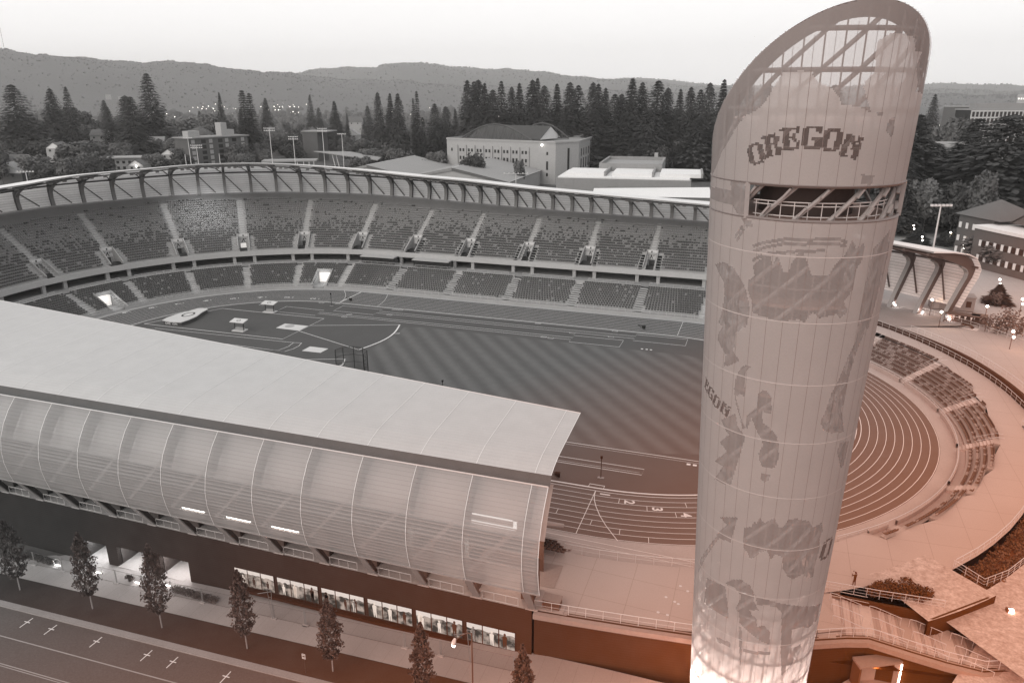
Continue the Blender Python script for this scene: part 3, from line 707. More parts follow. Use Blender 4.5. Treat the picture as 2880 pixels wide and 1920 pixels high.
railing('railing', [PP(f, 61.6, hp(f)) for f in np.arange(3, 60, 3.0)], 1.05, m_rail, 'pale handrail running along the foot of the dark curved retaining wall', 1.7)
railing('railing', [PP(f, 63.0, lerp_tab(TZ, f)) for f in np.arange(3, 42, 3.0)], 1.1, m_rail, 'thin railing on the bright upper terrace beside the dark curved wall', 1.7)
railing('railing', [PP(f, ri(f), hp(f)) for f in list(range(-90, -51, 4))], 1.1, m_rail, 'railing between the pale corner plaza and the running track', 2.0)
railing('railing', [PP(f, 49.2, .1) for f in range(-52, -44, 2)], .5, m_rail, 'low kerb rail at the track edge right of the tower', 1.5)
railing('railing', [PP(f, 59.1, hp(f)) for f in range(-44, 2, 4)], 1.1, m_rail, 'pale railing curving along the inner side of the sunken planting bed', 1.4)
railing('railing', [PP(-44.3, 59.1, .5), PP(-44.3, 62.6, .3)]+[PP(f, 62.6, hp(f)-.9) for f in range(-40, 2, 5)], 1.1, m_rail, 'double railing wrapping the near corner of the sunken planting bed', 1.4, mids=2)
edge = [(41.9, -63.9), (45.9, -63.55), (52, -62.8), (57.9, -61.9), (64, -60.2), (69.4, -58.1), (72.3, -56.75), (74.4, -56.0), (78.3, -55.9), (81.5, -55.6), (85, -54.9), (88.5, -53.2), (92, -50.9)]
ez = [1.0, .95, .8, .6, .35, .15, .08, .0, -.6, -1.2, -1.9, -2.2, -2.4]
ex = [atn(px, 1575, (0, 1, 0), YW).x for px in (243, 306, 334, 417, 449, 528)]
EN = [(ex[2*k], ex[2*k+1], sz((ex[2*k]+ex[2*k+1])/2)+.17) for k in range(3)]
wr = MB()
def wbox(x0, x1, z0, z1): wr.box(((x0+x1)/2, YW+.25, (z0+z1)/2), (x1-x0, .5, z1-z0))
xa = -80
for x0, x1, zf in EN: wbox(xa, x0, -9.5, 1.0); wbox(x0, x1, zf+2.9, 1.0); xa = x1
wbox(xa, 41.7, -9.5, 1.0)
tag(wr.build('retaining_wall', m_brickD), 'long dark brick wall under the near grandstand concourse along the sidewalk', 'wall')
walled('retaining_wall', [(x, y-.1, -6.5) for x, y in edge], [(x, y-.1, z-.05) for (x, y), z in zip(edge, ez)], .5, m_brickD, 'curving dark brick wall below the corner plaza on both sides of the tower', 'wall')
mb = MB(); mb.strip([(x, y-.55, z-.18) for (x, y), z in zip(edge, ez)], [(x, y+.25, z-.02) for (x, y), z in zip(edge, ez)]); mb.strip([(x, y-.55, z-.18) for (x, y), z in zip(edge, ez)], [(x, y-.55, z-.75) for (x, y), z in zip(edge, ez)])
tag(mb.build('coping', m_conc2), 'grey sloping coping along the top of the plaza edge wall', 'coping')
railing('railing', [(x, y+.1, z) for (x, y), z in list(zip(edge, ez))[:6]], 1.1, m_rail, 'pale railing along the outer plaza edge left of the tower', 1.75)
railing('railing', [(x, y+.1, z) for (x, y), z in list(zip(edge, ez))[5:]], 1.1, m_rail, 'pale railing along the outer edge of the plaza steps right of the tower', 1.3)
# steps falling away to the right, three flights with landings
mb = MB(); x = 71.3; z = .08
def yband(x): return -49.9+.04*(x-71), (-57.0 if x < 72.5 else -56.2)+.10*max(0, x-74)+.05
mb.poly([(66, -50.0, .09), (71.3, -49.9, .09), (71.3, -57.2, .09), (66, -59.0, .09)])
for fl_ in range(4):
    for k in range(8):
        y0, y1 = yband(x); nx_ = x+.34
        mb.add([(x, y0, z), (x, y1, z), (x, y0, z-.12), (x, y1, z-.12), (nx_, y0, z-.12), (nx_, y1, z-.12)], [(0, 2, 3, 1), (2, 4, 5, 3)]); x = nx_; z -= .085
    y0, y1 = yband(x); mb.poly([(x, y0, z), (x+1.2, y0, z), (x+1.2, y1, z), (x, y1, z)]); x += 1.2
tag(mb.build('steps', m_stair), kind='structure')
walled('retaining_wall', [(69.5, -50.0, -1), (76, -49.9, -2), (82.3, -49.5, -3)], [(69.5, -50.0, .1), (76, -49.9, -.1), (82.3, -49.5, -.3)], .3, m_brickD, 'narrow dark wall between the plaza paving and the pale steps', 'wall')
railing('railing', [(68.5, -49.4, .1), (76, -49.3, .1), (82.3, -48.9, .1)], 1.1, m_rail, 'plaza side railing above the pale steps, behind the shrub bed', 1.3, mids=2)
for fl_ in range(4):
    for k in range(3):
        x0 = 71.3+fl_*3.92-.3; y = -51.2-1.9*k; z0 = .08-fl_*.68
        railing('handrail', [(x0, y, z0+.05), (x0+.6, y, z0), (x0+3.1, y-.05, z0-.68)], .95, m_rail,
                '%s handrail of the %s flight of pale steps, counted from the plaza' % (['inner', 'middle', 'outer'][k], ['top', 'second', 'third', 'lowest'][fl_]), 1.1, group='handrails on the plaza steps', mids=0, r=.025, cat='handrail')

mb = MB(); mb.poly([(62, -58.5, -2.7), (75, -57, -2.7), (95, -54, -2.7), (112, -40, -2.7), (90, -36, -2.7), (70, -49, -2.7)][::-1]); tag(mb.build('lower_slab', m_brickD), kind='structure')
walled('retaining_wall', [PP(-53.5, 64.2, -2.7), PP(-44.6, 64.2, -2.7), PP(-44.6, 59.2, -2.7)], [PP(-53.5, 64.2, hp(-53)-.01), PP(-44.6, 64.2, hp(-44.6)-.01), PP(-44.6, 59.2, hp(-44.6)-.02)], .2, m_brickD, 'short dark wall under the corner of the wavy paving by the sunken bed', 'wall')
# ---- low stand round the curve
CS = empty('curved_stand', PP(20, 52, 0), label='low open stand of dark seats wrapped round the near curve, right of the tower', cat='seating stand')
CI = Matrix.Translation(-CS.location)
def cb(mb, name, mat, par=None):
    o = mb.build(name, mat, par or CS)
    if par is None: o.matrix_parent_inverse = CI
    return o
PE = [-46, -36.5, -26.5, -17, -8, 6, 13.5, 23.5]
rC = lambda j: 50.9+.84*j
zC = lambda j: .5+.415*j
AC = [57, 41, 24.8, 8.8, -7.5, -24.6, -42.6]
mb = MB()
for j in range(8):
    F = [PE[j]]+[f for f in np.arange(-46, 60, 2.0) if f > PE[j]]+[60]
    mb.strip([PP(f, rC(j), zC(j)-.42) for f in F], [PP(f, rC(j), zC(j)) for f in F]); mb.strip([PP(f, rC(j), zC(j)) for f in F], [PP(f, rC(j)+.84, zC(j)) for f in F])
    f = PE[j]; mb.add([PP(f, rC(j), 0), PP(f, rC(j)+.84, 0), PP(f, rC(j)+.84, zC(j)), PP(f, rC(j), zC(j))], [(0, 1, 2, 3)])
cb(mb, 'tier', m_conc)
mb = MB(); F = list(np.arange(-47, 61, 2.0))
for f0, f1 in zip(F, F[1:]):
    if any(abs((f0+f1)/2-q) < .9 for q in AC): continue
    c = [PP(f0, 49.7, 0), PP(f1, 49.7, 0), PP(f1, 49.7, .75), PP(f0, 49.7, .75), PP(f0, 50.0, 0), PP(f1, 50.0, 0), PP(f1, 50.0, .75), PP(f0, 50.0, .75)]
    mb.add(c, [(0, 3, 2, 1), (3, 7, 6, 2), (4, 5, 6, 7), (0, 1, 5, 4)])
mb.strip([PP(f, 50, .1) for f in F], [PP(f, 50.95, .1) for f in F]); cb(mb, 'front_wall', m_conc)
mb = MB(); mb.tube([PP(f, 49.85, 1.15) for f in F], .035, 5)
for f in F: mb.tube([PP(f, 49.85, .7), PP(f, 49.85, 1.15)], .025, 4)
cb(mb, 'front_railing', m_rail)
for q_ in AC:
    n = sum(1 for p in PE if p < q_+1); mb = MB(); w = .75
    for k in range(n*2):
        r = 50+.42*k+.1; z = .12+.2075*k+.22
        a = math.degrees(w/r); P4 = [PP(q_-a, r, z), PP(q_+a, r, z), PP(q_+a, r+.42, z), PP(q_-a, r+.42, z)]
        mb.add(P4+[p-Vector((0, 0, .5)) for p in P4], [(0, 1, 2, 3), (0, 4, 5, 1), (1, 5, 6, 2), (3, 2, 6, 7), (0, 3, 7, 4)])
    cb(mb, 'aisle_stair', m_stair)
    mb = MB(); zt = .35+.2075*n*2; rt = 50+.84*n
    for s_ in (-1, 1): mb.tube([PP(q_+s_*math.degrees(w/rt), rt-2.2, zt-.2), PP(q_+s_*math.degrees(w/rt), rt+.3, zt+.9), PP(q_+s_*math.degrees(w/rt), rt+1.2, zt+.9)], .03, 5)
    if n > 3: cb(mb, 'stair_rail', m_rail)
P = []; Nn = []; K = []
for j in range(8):
    r = rC(j); n = int(R_(60-PE[j])*r/.56)
    for k in range(n):
        f = PE[j]+(60-PE[j])*(k+.5)/n
        if any(abs(f-q_)*PI/180*r < 1.05 for q_ in AC): continue
        p = PP(f, r+.5, zC(j)); P.append(p); a = R_(f); Nn.append((math.cos(a), math.sin(a))); K.append(0 if rgen.random() < .3 else 1)
P = np.array(P); Nn = np.array(Nn); K = np.array(K)
split_seats(P, Nn, K, [m_seatL, m_seatD, m_seatM], CS, CI)

# ================================================================== near grandstand
NS = empty('near_grandstand', (0, -60, 0), label='near grandstand with long curved translucent roof over dark brick wall', cat='grandstand'); NI = Matrix.Translation((0, 60, 0))
def nb(mb, name, mat, par=None, smooth=False):
    o = mb.build(name, mat, par or NS, smooth)
    if par is None: o.matrix_parent_inverse = NI
    return o
PRL = [(-66.75, 5.15), (-67.15, 6.6), (-67.4, 8.1), (-67.4, 9.7), (-67.05, 11.4), (-66.4, 12.9), (-65.4, 14.4), (-64.2, 15.7)]      # below the gutter
def ytip(x): return -47.35-.132*(x-10)
def PRU(x): yt = ytip(x); return [(-63.3, 16.45), (-62.3, 16.85), (-60.8, 17.25), (-58.5, 17.5), (yt, 18.15)]
XE = 43.3
m_lobby = M('lobby_glass', .12, .3, 1.2, rough=.2)
m_joint = M('white_joint_strip', .62, .03, 1, tk=.3)
xr = [41.65-6.14*k for k in range(20)]
XS = [XE]+[x for x in np.arange(42, -82, -4)]
mb = MB()
for a, b in zip(PRL, PRL[1:]): mb.strip([(x, *a) for x in XS], [(x, *b) for x in XS])
nb(mb, 'lower_roof_shell', m_shell, smooth=True)
mb = MB()
for i in range(4): mb.strip([(x, *PRU(x)[i]) for x in XS], [(x, *PRU(x)[i+1]) for x in XS])
translucent(m_shell, .12)
m_shell2 = mesh_mat('pale_roof_panel', .38, .97, .35, stripes=[((0, 1, .3), .5, .12, .90)], amt=.09)
nb(mb, 'upper_roof_shell', m_shell2, smooth=True)
mb = MB(); mb.strip([(x, -64.2, 15.7) for x in XS], [(x, -63.9, 15.5) for x in XS]); mb.strip([(x, -63.9, 15.5) for x in XS], [(x, -63.5, 15.7) for x in XS]); mb.strip([(x, -63.5, 15.7) for x in XS], [(x, -63.3, 16.45) for x in XS]); nb(mb, 'gutter', M('gutter_metal', .09, .15, .8, tk=.4))
mb = MB(); mb.tube([(x, -64.25, 15.72) for x in XS], .07, 5); nb(mb, 'gutter_trim', m_rail)
mb = MB(); mb.tube([(x, ytip(x), 18.15) for x in XS], .07, 5); nb(mb, 'eave_trim', m_rail)
mb = MB(); mb.tube([(x, -66.75, 5.15) for x in XS], .09, 5); nb(mb, 'lower_lip', m_steel)
for x in xr+[XE-.02]:
    mb = MB(); mb.strip([(x-.028, y-.05, z+.02) for y, z in PRL], [(x+.028, y-.05, z+.02) for y, z in PRL]); mb.strip([(x-.03, y-.01, z+.03) for y, z in PRU(x)], [(x+.03, y-.01, z+.03) for y, z in PRU(x)]); nb(mb, 'panel_joint', m_joint)
for x in xr:
    n = Vector((0, -1, 0)); t = Vector((1, 0, 0)); org = (x, 0)
    out = [(63.9, 1.0), (66.55, 5.1)]+[(-y-.25, z) for y, z in PRL[1:]]+[(63.4, 15.3), (60.8, 16.9), (-ytip(x)+.3, 17.9)]
    inn = [(63.2, 1.0), (65.6, 5.1), (65.95, 6.8), (66.15, 8.2), (66.1, 9.6), (65.7, 11.0), (65.0, 12.2), (64.0, 13.5), (62.8, 14.6), (61.8, 15.2), (60.0, 16.1), (-ytip(x)+.4, 17.6)]
    mb = MB(); mb.plate(out, inn, .35, org, n, t); rb = nb(mb, 'roof_rib', m_steelD)
    mb = MB(); mb.plate([(63.95, 1.0), (66.5, 5.0)], [(63.8, 1.0), (66.35, 5.0)], .8, org, n, t); nb(mb, 'rib_flange', m_steel, rb)
    mb = MB(); mb.box((x, -63.7, 1.06), (1.3, .9, .12)); nb(mb, 'rib_base', m_conc)
    mb = MB(); mb.bar((x-.3, -66.0, 12.3), (x-5.7, -66.75, 6.4), .34); nb(mb, 'brace', m_conc)
mb = MB(); mb.strip([(x, -65.3, 10.3) for x in XS], [(x, -64.2, 12.6) for x in XS]); mb.strip([(x, -64.2, 12.6) for x in XS], [(x, -62.4, 15.0) for x in XS]); nb(mb, 'added_pale_sheet', m_fascia)  # pale sheet added behind the shell so its upper half looks lit
def plp(z):
    for (y0, z0), (y1, z1) in zip(PRL, PRL[1:]):
        if z <= z1: return y0+(y1-y0)*(z-z0)/(z1-z0)
    return PRL[-1][0]
for z in np.arange(5.6, 12.2, .42):
    mb = MB(); mb.bar((XE-.4, plp(z)+.25, z), (-80, plp(z)+.25, z), .09); nb(mb, 'purlin', m_conc)
mb = MB(); mb.add([(20, -56.5, 6.5), (-80, -56.5, 6.5), (-80, -50, 1.2), (20, -50, 1.2)], [(0, 1, 2, 3)])
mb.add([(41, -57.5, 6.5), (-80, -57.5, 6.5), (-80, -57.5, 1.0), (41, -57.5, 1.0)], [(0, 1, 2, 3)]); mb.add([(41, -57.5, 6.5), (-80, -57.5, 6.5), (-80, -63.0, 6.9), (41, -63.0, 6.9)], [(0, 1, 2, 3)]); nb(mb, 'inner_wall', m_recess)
mb = MB(); 
for j in range(20): mb.box((-20, -57-j*-.42, 6.9-.27*j), (122, .5, .3))
nb(mb, 'inner_tier', m_tier)
mb = MB(); mb.poly([(41.7, -64.1, 1.012), (-80, -64.1, 1.012), (-80, -57, 1.012), (41.7, -57, 1.012)][::-1]); nb(mb, 'concourse_floor', m_conc)
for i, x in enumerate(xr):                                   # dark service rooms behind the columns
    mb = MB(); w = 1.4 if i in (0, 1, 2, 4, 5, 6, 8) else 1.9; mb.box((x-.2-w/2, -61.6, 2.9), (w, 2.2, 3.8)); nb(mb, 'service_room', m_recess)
    mb = MB(); pts = [(x-1.0-(w-.9), -63.95, 1.0), (x-5.5, -63.95, 1.0)]
    a, b = Vector(pts[0]), Vector(pts[1])
    mb.tube([a+Vector((0, 0, 1)), b+Vector((0, 0, 1))], .035, 4); mb.tube([a, a+Vector((0, 0, 1))], .03, 4)
    for k in (1, 2, 3): c = a.lerp(b, k/3); mb.tube([c, c+Vector((0, 0, 1))], .025, 4)
    mb.tube([a+Vector((0, 0, .08)), b+Vector((0, 0, .08))], .03, 4); nb(mb, 'concourse_railing', m_rail)
for x0, x1 in ((.7, 3.8), (6.8, 10.0), (12.8, 16.2)):
    mb = MB(); mb.box(((x0+x1)/2, -66.9, 6.75), (x1-x0, .12, .14)); nb(mb, 'strip_light', m_lamp)
mb = MB(); mb.box((38.4, -66.3, 11.75), (4.6, .1, .28)); mb.box((40.6, -66.25, 12.1), (.35, .1, .9)); mb.box((38.2, -66.1, 12.5), (4.2, .1, .12)); nb(mb, 'lit_sign_frame', m_glow)
for x, e in ((38.5, 420), (32.4, 260), (26.3, 60), (8, 25), (-4, 20)):
    l = bpy.data.lights.new('concourse_lamp', 'POINT'); l.energy = e; l.color = (1, .93, .84); l.shadow_soft_size = .5; lo = bpy.data.objects.new('concourse_lamp', l); COL.objects.link(lo); lo.location = (x, -60.0, 4.4)
# seats beside the plaza at the open end
mb = MB(); rows = []
for j in range(5): mb.box((36-.3*j, -50.9-.75*j, .05+.22*j), (13.0-.0*j, .75, .35+.02*j))
nb(mb, 'end_tier', m_conc)
P = []; Nn = []; K = []
for j in range(5):
    for k in range(22): P.append((42.2-.3*j*.0-.56*k-(4-j)*0, -50.9-.75*j, .25+.22*j)); Nn.append((0, -1)); K.append(1)
P = [p for p in P if p[0] < 43.2-(abs(p[1])-50.9)*-.1 and p[0] < 41.0+(abs(p[1])-50.9)*.75]
seats_mesh(np.array(P), np.array([(0, -1)]*len(P)), np.array([1]*len(P)), 'end_seating', [m_seatL, m_seatD, m_seatM], NS, NI)
# picture windows in the brick wall
mmur = bpy.data.materials.new('backlit_picture'); mmur.use_nodes = True; t = mmur.node_tree; b = t.nodes['Principled BSDF']
geo = t.nodes.new('ShaderNodeNewGeometry'); nz = t.nodes.new('ShaderNodeTexNoise'); nz.inputs['Scale'].default_value = 1.3; nz.inputs['Detail'].default_value = 5; t.links.new(geo.outputs['Position'], nz.inputs['Vector'])
rp = t.nodes.new('ShaderNodeValToRGB'); rp.color_ramp.elements[0].position = .42; rp.color_ramp.elements[0].color = (.03, .024, .02, 1); rp.color_ramp.elements[1].position = .62; rp.color_ramp.elements[1].color = (.30, .25, .22, 1)
t.links.new(nz.outputs['Fac'], rp.inputs[0]); t.links.new(rp.outputs[0], b.inputs['Base Color']); t.links.new(rp.outputs[0], b.inputs['Emission Color']); b.inputs['Emission Strength'].default_value = .5
m_sky = emis('backlit_pale', (.5, .45, .42), .5); m_fig = M('picture_dark', .03, .2, 1); m_figl = emis('picture_light', (.55, .48, .43), .5)
x = 4.4; gi_ = 0
while x < 40.4:
    for k in range(3):
        zt, zb = -2.25, -4.55; y = YW-.03
        mb = MB(); mb.box((x+.9, YW-.02, (zt+zb)/2), (1.86, .1, zt-zb+.1)); w_ = nb(mb, 'picture_window', m_black)
        mb = MB(); mb.add([(x+.03, y-.05, zb), (x+1.77, y-.05, zb), (x+1.77, y-.05, zt), (x+.03, y-.05, zt)], [(0, 1, 2, 3)])
        h = [zt-.45-.25*random.random() for _ in range(6)]
        mb.add([(x+.03+1.74*i/5, y-.054, h[i]) for i in range(6)]+[(x+1.77, y-.054, zt), (x+.03, y-.054, zt)], [tuple(range(8))], 1)
        rr_ = random.Random(gi_*7+k)
        for _ in range(rr_.choice((1, 1, 2))):               # plain figures standing in the picture
            cx = x+rr_.uniform(.45, 1.35); s_ = rr_.uniform(.6, 1.15); mm = rr_.choice((2, 3)); z0 = zb+.05
            mb.add([(cx+dx*s_, y-.058, z0+dz*s_) for dx, dz in ((-.12, 0), (-.05, .0), (0, .7), (.1, .0), (.2, .0), (.2, .8), (.24, 1.35), (.1, 1.45), (-.12, 1.45), (-.26, 1.3), (-.2, .8))], [tuple(range(11))], mm)
            mb.add([(cx+.13*s_*math.cos(q_), y-.058, z0+1.62*s_+.17*s_*math.sin(q_)) for q_ in np.arange(0, 6.28, .7)], [tuple(range(9))], mm)
        nb(mb, 'picture', [mmur, m_sky, m_fig, m_figl], w_)
        x += 1.86; gi_ += 1
    x += .42
mb = MB(); mb.box((22.5, YW-.3, -4.95), (37.5, .6, .35)); nb(mb, 'window_ledge', m_black)
# three lit entrances
for x0, x1, zf in EN:
    w = x1-x0; xm = (x0+x1)/2; yb = YW+3.2; zt = zf+2.9
    mb = MB(); mb.box((x0-.05, (YW+yb)/2+.3, zf+1.4), (.1, yb-YW-.6, 2.8)); mb.box((x1+.05, (YW+yb)/2+.3, zf+1.4), (.1, yb-YW-.6, 2.8)); mb.box((xm, (YW+yb)/2+.3, zt+.06), (w, yb-YW-.6, .1)); en = nb(mb, 'entrance', m_recess)
    mb = MB(); mb.box((xm, (YW+yb)/2, zf-.02), (w+.2, yb-YW+.4, .06)); nb(mb, 'entrance_floor', m_conc, en)
    mb = MB(); mb.add([(x0, yb, zf), (x1, yb, zf), (x1, yb, zt), (x0, yb, zt)], [(0, 1, 2, 3)]); nb(mb, 'glass_wall', m_lobby, en)
    mb = MB()
    for i in range(5): mb.box((x0+w*(i+.5)/5, yb-.06, (zf+zt)/2), (.09, .08, zt-zf))
    mb.box((xm, yb-.06, zf+2.2), (w, .08, .12)); nb(mb, 'door_frame', m_black, en)
    mb = MB(); mb.box((xm-w*.2, YW+1.4, zt-.03), (w*.28, .16, .06)); mb.box((xm+w*.25, YW+1.4, zt-.03), (w*.28, .16, .06)); nb(mb, 'ceiling_light', m_lamp, en)
    for dx in (-.22, .25):
        l = bpy.data.lights.new('entrance_lamp', 'AREA'); l.shape = 'RECTANGLE'; l.size = w*.3; l.size_y = .6; l.energy = 110; lo = bpy.data.objects.new('entrance_lamp', l); COL.objects.link(lo); lo.location = (xm+dx*w, YW+1.0, zt-.12); lo.rotation_euler = (R_(-14), 0, 0)
# ================================================================== the tower
TD = json.loads('''{"dense":[[[-175.0,44.84],[-156.9,46.36],[-149.8,47.42],[-141.4,48.46],[-134.8,49.44],[-129.0,50.07],[-122.1,50.43],[-117.4,50.92],[-112.8,51.94],[-109.0,52.72],[-100.1,52.85],[-94.8,52.77],[-90.8,52.13],[-84.8,51.85],[-79.5,51.22],[-78.1,50.79],[-68.5,50.69],[-61.3,50.29],[-68.1,51.85],[-66.8,52.27],[-63.6,52.68],[-63.8,53.71],[-63.8,54.52],[-58.5,54.93],[-49.9,54.98],[-41.5,54.77],[-38.0,54.03],[-30.9,53.99],[-34.6,53.13],[-29.5,52.15],[-29.4,51.57],[-8.9,51.42],[-9.4,50.97],[-9.6,45.44]]],"hole":[[[-58.5,50.29],[-54.2,50.36],[-54.5,50.14],[-56.7,50.07]],[[-50.4,49.19],[-49.6,49.63],[-48.6,49.99],[-45.1,49.99],[-43.9,48.88],[-46.2,48.85]],[[-61.4,46.47],[-52.8,46.37],[-53.8,45.77],[-60.6,45.8]],[[-117.1,39.97],[-112.0,40.51],[-111.5,40.82],[-106.3,40.79],[-104.5,40.17],[-102.6,40.87],[-100.7,40.52],[-97.9,39.73],[-94.9,39.84],[-93.3,40.68],[-92.2,40.76],[-90.9,41.29],[-88.5,41.31],[-86.0,40.81],[-84.4,40.45],[-81.8,39.72],[-76.5,39.62],[-71.6,39.74],[-68.7,40.41],[-63.7,41.13],[-60.4,42.07],[-56.7,41.54],[-51.4,41.94],[-50.7,40.76],[-54.1,40.05],[-54.6,38.54],[-59.5,37.82],[-55.1,37.01],[-60.5,36.58],[-63.1,36.91],[-73.6,36.61],[-78.0,37.07],[-82.2,36.27],[-85.5,36.48],[-97.9,36.17],[-107.4,36.4],[-111.5,36.44],[-114.5,36.57],[-115.8,37.34],[-119.5,38.21],[-119.2,38.84],[-115.1,39.23]],[[-150.6,39.3],[-141.5,39.68],[-132.1,39.58],[-123.8,38.74],[-120.1,38.04],[-117.7,37.3],[-116.3,36.53],[-118.1,35.36],[-135.4,34.63],[-142.6,34.97],[-139.6,35.9],[-137.9,37.19],[-139.2,38.21],[-147.2,38.9]],[[-138.1,45.58],[-126.6,45.71],[-124.1,43.47],[-128.8,43.29],[-132.4,43.5],[-137.2,44.4]],[[-128.3,43.26],[-120.2,43.08],[-119.1,42.65],[-123.5,42.58]],[[-43.3,41.43],[-27.8,42.56],[-23.0,40.76],[-32.4,35.32],[-44.7,36.1],[-45.2,38.06]],[[-139.1,35.28],[-118.5,35.86],[-121.1,35.14],[-125.8,34.68],[-126.4,33.15],[-120.9,32.65],[-129.3,31.95],[-134.2,31.78],[-132.8,32.69],[-138.7,33.17],[-142.7,33.63],[-141.9,34.17],[-137.7,34.82]],[[-115.9,32.46],[-112.0,32.4],[-115.5,31.96],[-116.2,31.26],[-115.3,30.6],[-114.8,29.92],[-118.9,29.97],[-122.1,29.68],[-119.9,29.05],[-115.6,27.87],[-112.8,27.43],[-114.2,27.11],[-118.5,28.39],[-121.7,29.17],[-123.8,30.23],[-123.1,31.04],[-121.8,31.6],[-118.9,32.2]],[[-106.0,30.43],[-103.4,30.71],[-99.9,30.75],[-97.1,30.38],[-95.6,29.04],[-98.4,28.98],[-101.3,29.08],[-102.1,28.72],[-100.5,28.14],[-95.2,27.82],[-90.4,27.21],[-88.3,26.53],[-87.6,25.47],[-89.3,24.57],[-97.3,24.45],[-101.1,24.99],[-101.3,25.62],[-98.9,26.32],[-100.8,26.8],[-104.2,27.34],[-108.8,28.36],[-110.6,27.59],[-111.9,27.19],[-112.8,28.41],[-108.5,28.89],[-105.9,29.32]],[[-98.4,23.96],[-91.6,23.93],[-92.7,23.45],[-95.4,23.2],[-98.6,23.4]],[[-44.8,36.12],[-37.4,36.15],[-36.3,35.33],[-41.5,33.81],[-45.0,31.73],[-45.1,30.38],[-45.6,29.18],[-39.2,27.37],[-51.9,27.47],[-58.6,27.83],[-62.2,28.56],[-60.0,29.23],[-57.5,30.74],[-51.8,32.34],[-48.7,33.53],[-43.8,34.83]],[[-134.1,27.24],[-121.0,28.3],[-118.6,27.32],[-112.2,26.64],[-114.4,25.2],[-117.6,23.68],[-120.9,21.95],[-137.2,21.8],[-129.0,23.37],[-138.4,23.39],[-125.9,24.82],[-133.7,25.31],[-125.1,26.34],[-129.3,26.62]],[[-41.9,26.54],[-28.8,26.23],[-29.9,24.16],[-34.1,24.03],[-42.2,25.65]],[[-106.5,18.77],[-101.0,19.06],[-99.8,19.59],[-98.1,19.45],[-95.4,20.01],[-91.9,19.61],[-85.5,20.21],[-80.8,19.41],[-77.8,19.53],[-75.3,20.13],[-69.1,20.33],[-58.2,19.95],[-53.3,19.28],[-45.5,19.58],[-42.4,18.7],[-44.6,18.07],[-42.2,17.0],[-43.8,16.04],[-43.9,14.4],[-49.7,14.37],[-55.9,14.93],[-64.8,14.54],[-68.8,14.86],[-74.1,15.68],[-75.3,16.69],[-81.3,16.94],[-84.0,16.4],[-88.0,17.22],[-92.6,16.92],[-96.1,16.32],[-100.1,16.1],[-102.2,16.63],[-105.9,16.89],[-106.7,17.96]],[[-128.5,18.75],[-112.3,19.52],[-116.8,16.92],[-131.7,16.75],[-126.6,17.64],[-120.8,18.34]],[[-130.5,16.82],[-128.1,16.74],[-140.8,14.32],[-150.3,12.41],[-155.7,11.6],[-152.2,13.15]],[[-118.7,12.89],[-112.2,13.53],[-105.1,13.84],[-97.9,13.59],[-93.8,12.88],[-93.0,12.05],[-88.0,11.33],[-92.3,11.23],[-95.8,11.22],[-93.5,10.65],[-89.8,10.54],[-88.1,9.6],[-83.1,9.92],[-77.1,9.34],[-75.5,7.92],[-87.8,8.5],[-99.4,9.25],[-103.4,9.64],[-104.2,10.59],[-108.1,10.74],[-105.1,11.62],[-103.8,12.32],[-109.7,12.8],[-116.6,12.78]],[[-140.6,12.08],[-128.4,12.43],[-118.4,12.48],[-116.8,11.7],[-115.3,11.14],[-113.0,9.51],[-123.8,9.56],[-132.6,9.44],[-141.8,9.48]],[[-92.8,12.7],[-79.7,12.43],[-61.1,11.98],[-20.4,10.66],[-20.5,9.01],[-36.5,8.98],[-48.3,9.44],[-57.2,9.44],[-54.9,7.4],[-44.4,7.53],[-41.8,6.98],[-51.6,5.5],[-60.1,4.55],[-65.0,7.23],[-68.2,10.23],[-69.6,11.31],[-74.7,11.83],[-83.5,11.95],[-90.2,11.81]],[[-123.1,7.03],[-109.7,7.23],[-109.2,6.7],[-122.8,6.59]],[[-97.9,7.08],[-74.2,7.25],[-73.8,6.92],[-97.6,6.75]],[[-103.5,9.19],[-100.7,9.2],[-98.2,6.39],[-98.2,4.79],[-101.1,6.96]]],"line":[[[-117.1,41.37],[-110.3,41.7],[-99.3,42.05],[-85.3,42.14],[-68.5,42.23],[-63.9,41.94]],[[-116.8,41.0],[-110.0,41.37],[-99.1,41.76],[-79.1,41.86],[-70.0,41.91],[-64.2,41.72]],[[-108.3,40.94],[-92.6,41.27],[-76.2,41.43]],[[-116.7,40.36],[-112.1,40.74]],[[-131.1,41.78],[-126.6,42.54]],[[-129.6,41.54],[-125.3,42.37]]],"face":[[[-116.5,12.73],[-109.7,12.8],[-104.7,12.28],[-106.0,11.59],[-108.2,10.84],[-104.2,10.53],[-109.6,10.28],[-113.7,10.46],[-115.3,11.24]]],"let":[[[-120.7,47.61],[-111.8,48.2],[-102.2,48.65],[-91.1,48.8],[-80.4,48.63],[-69.5,48.23]],[[-156.5,29.28],[-148.3,28.95],[-140.1,28.53],[-130.6,28.29]],[[-31.4,16.58]]]}''')
TX = lambda z: 63.03-.00585*z
TY = -65.0
TR = lambda z: 5.086+.03637*z-.00002*z*z
def TP(th, z, dr=0.0): a = R_(th); r = TR(z)+dr; return Vector((TX(z)+r*math.cos(a), TY+r*math.sin(a), z))
rimz = lambda th: 50.2+6.7*np.cos(np.radians(th+67))
TB = sz(48)-.4
m_ts = M('tower_steel', .13, .1, .6, rough=.5, tk=.35); m_tr = M('tower_rail', .45, .05, 1, rough=.4, tk=.35)
TW = empty('tower', (TX(0), TY, TB), label='tall round tower wrapped in perforated screen, with OREGON on it and a slanted open top', cat='tower'); TI = Matrix.Translation((-TX(0), -TY, -TB))
def tb(mb, name, mat, par=None, smooth=False):
    o = mb.build(name, mat, par or TW, smooth)
    if par is None: o.matrix_parent_inverse = TI
    return o
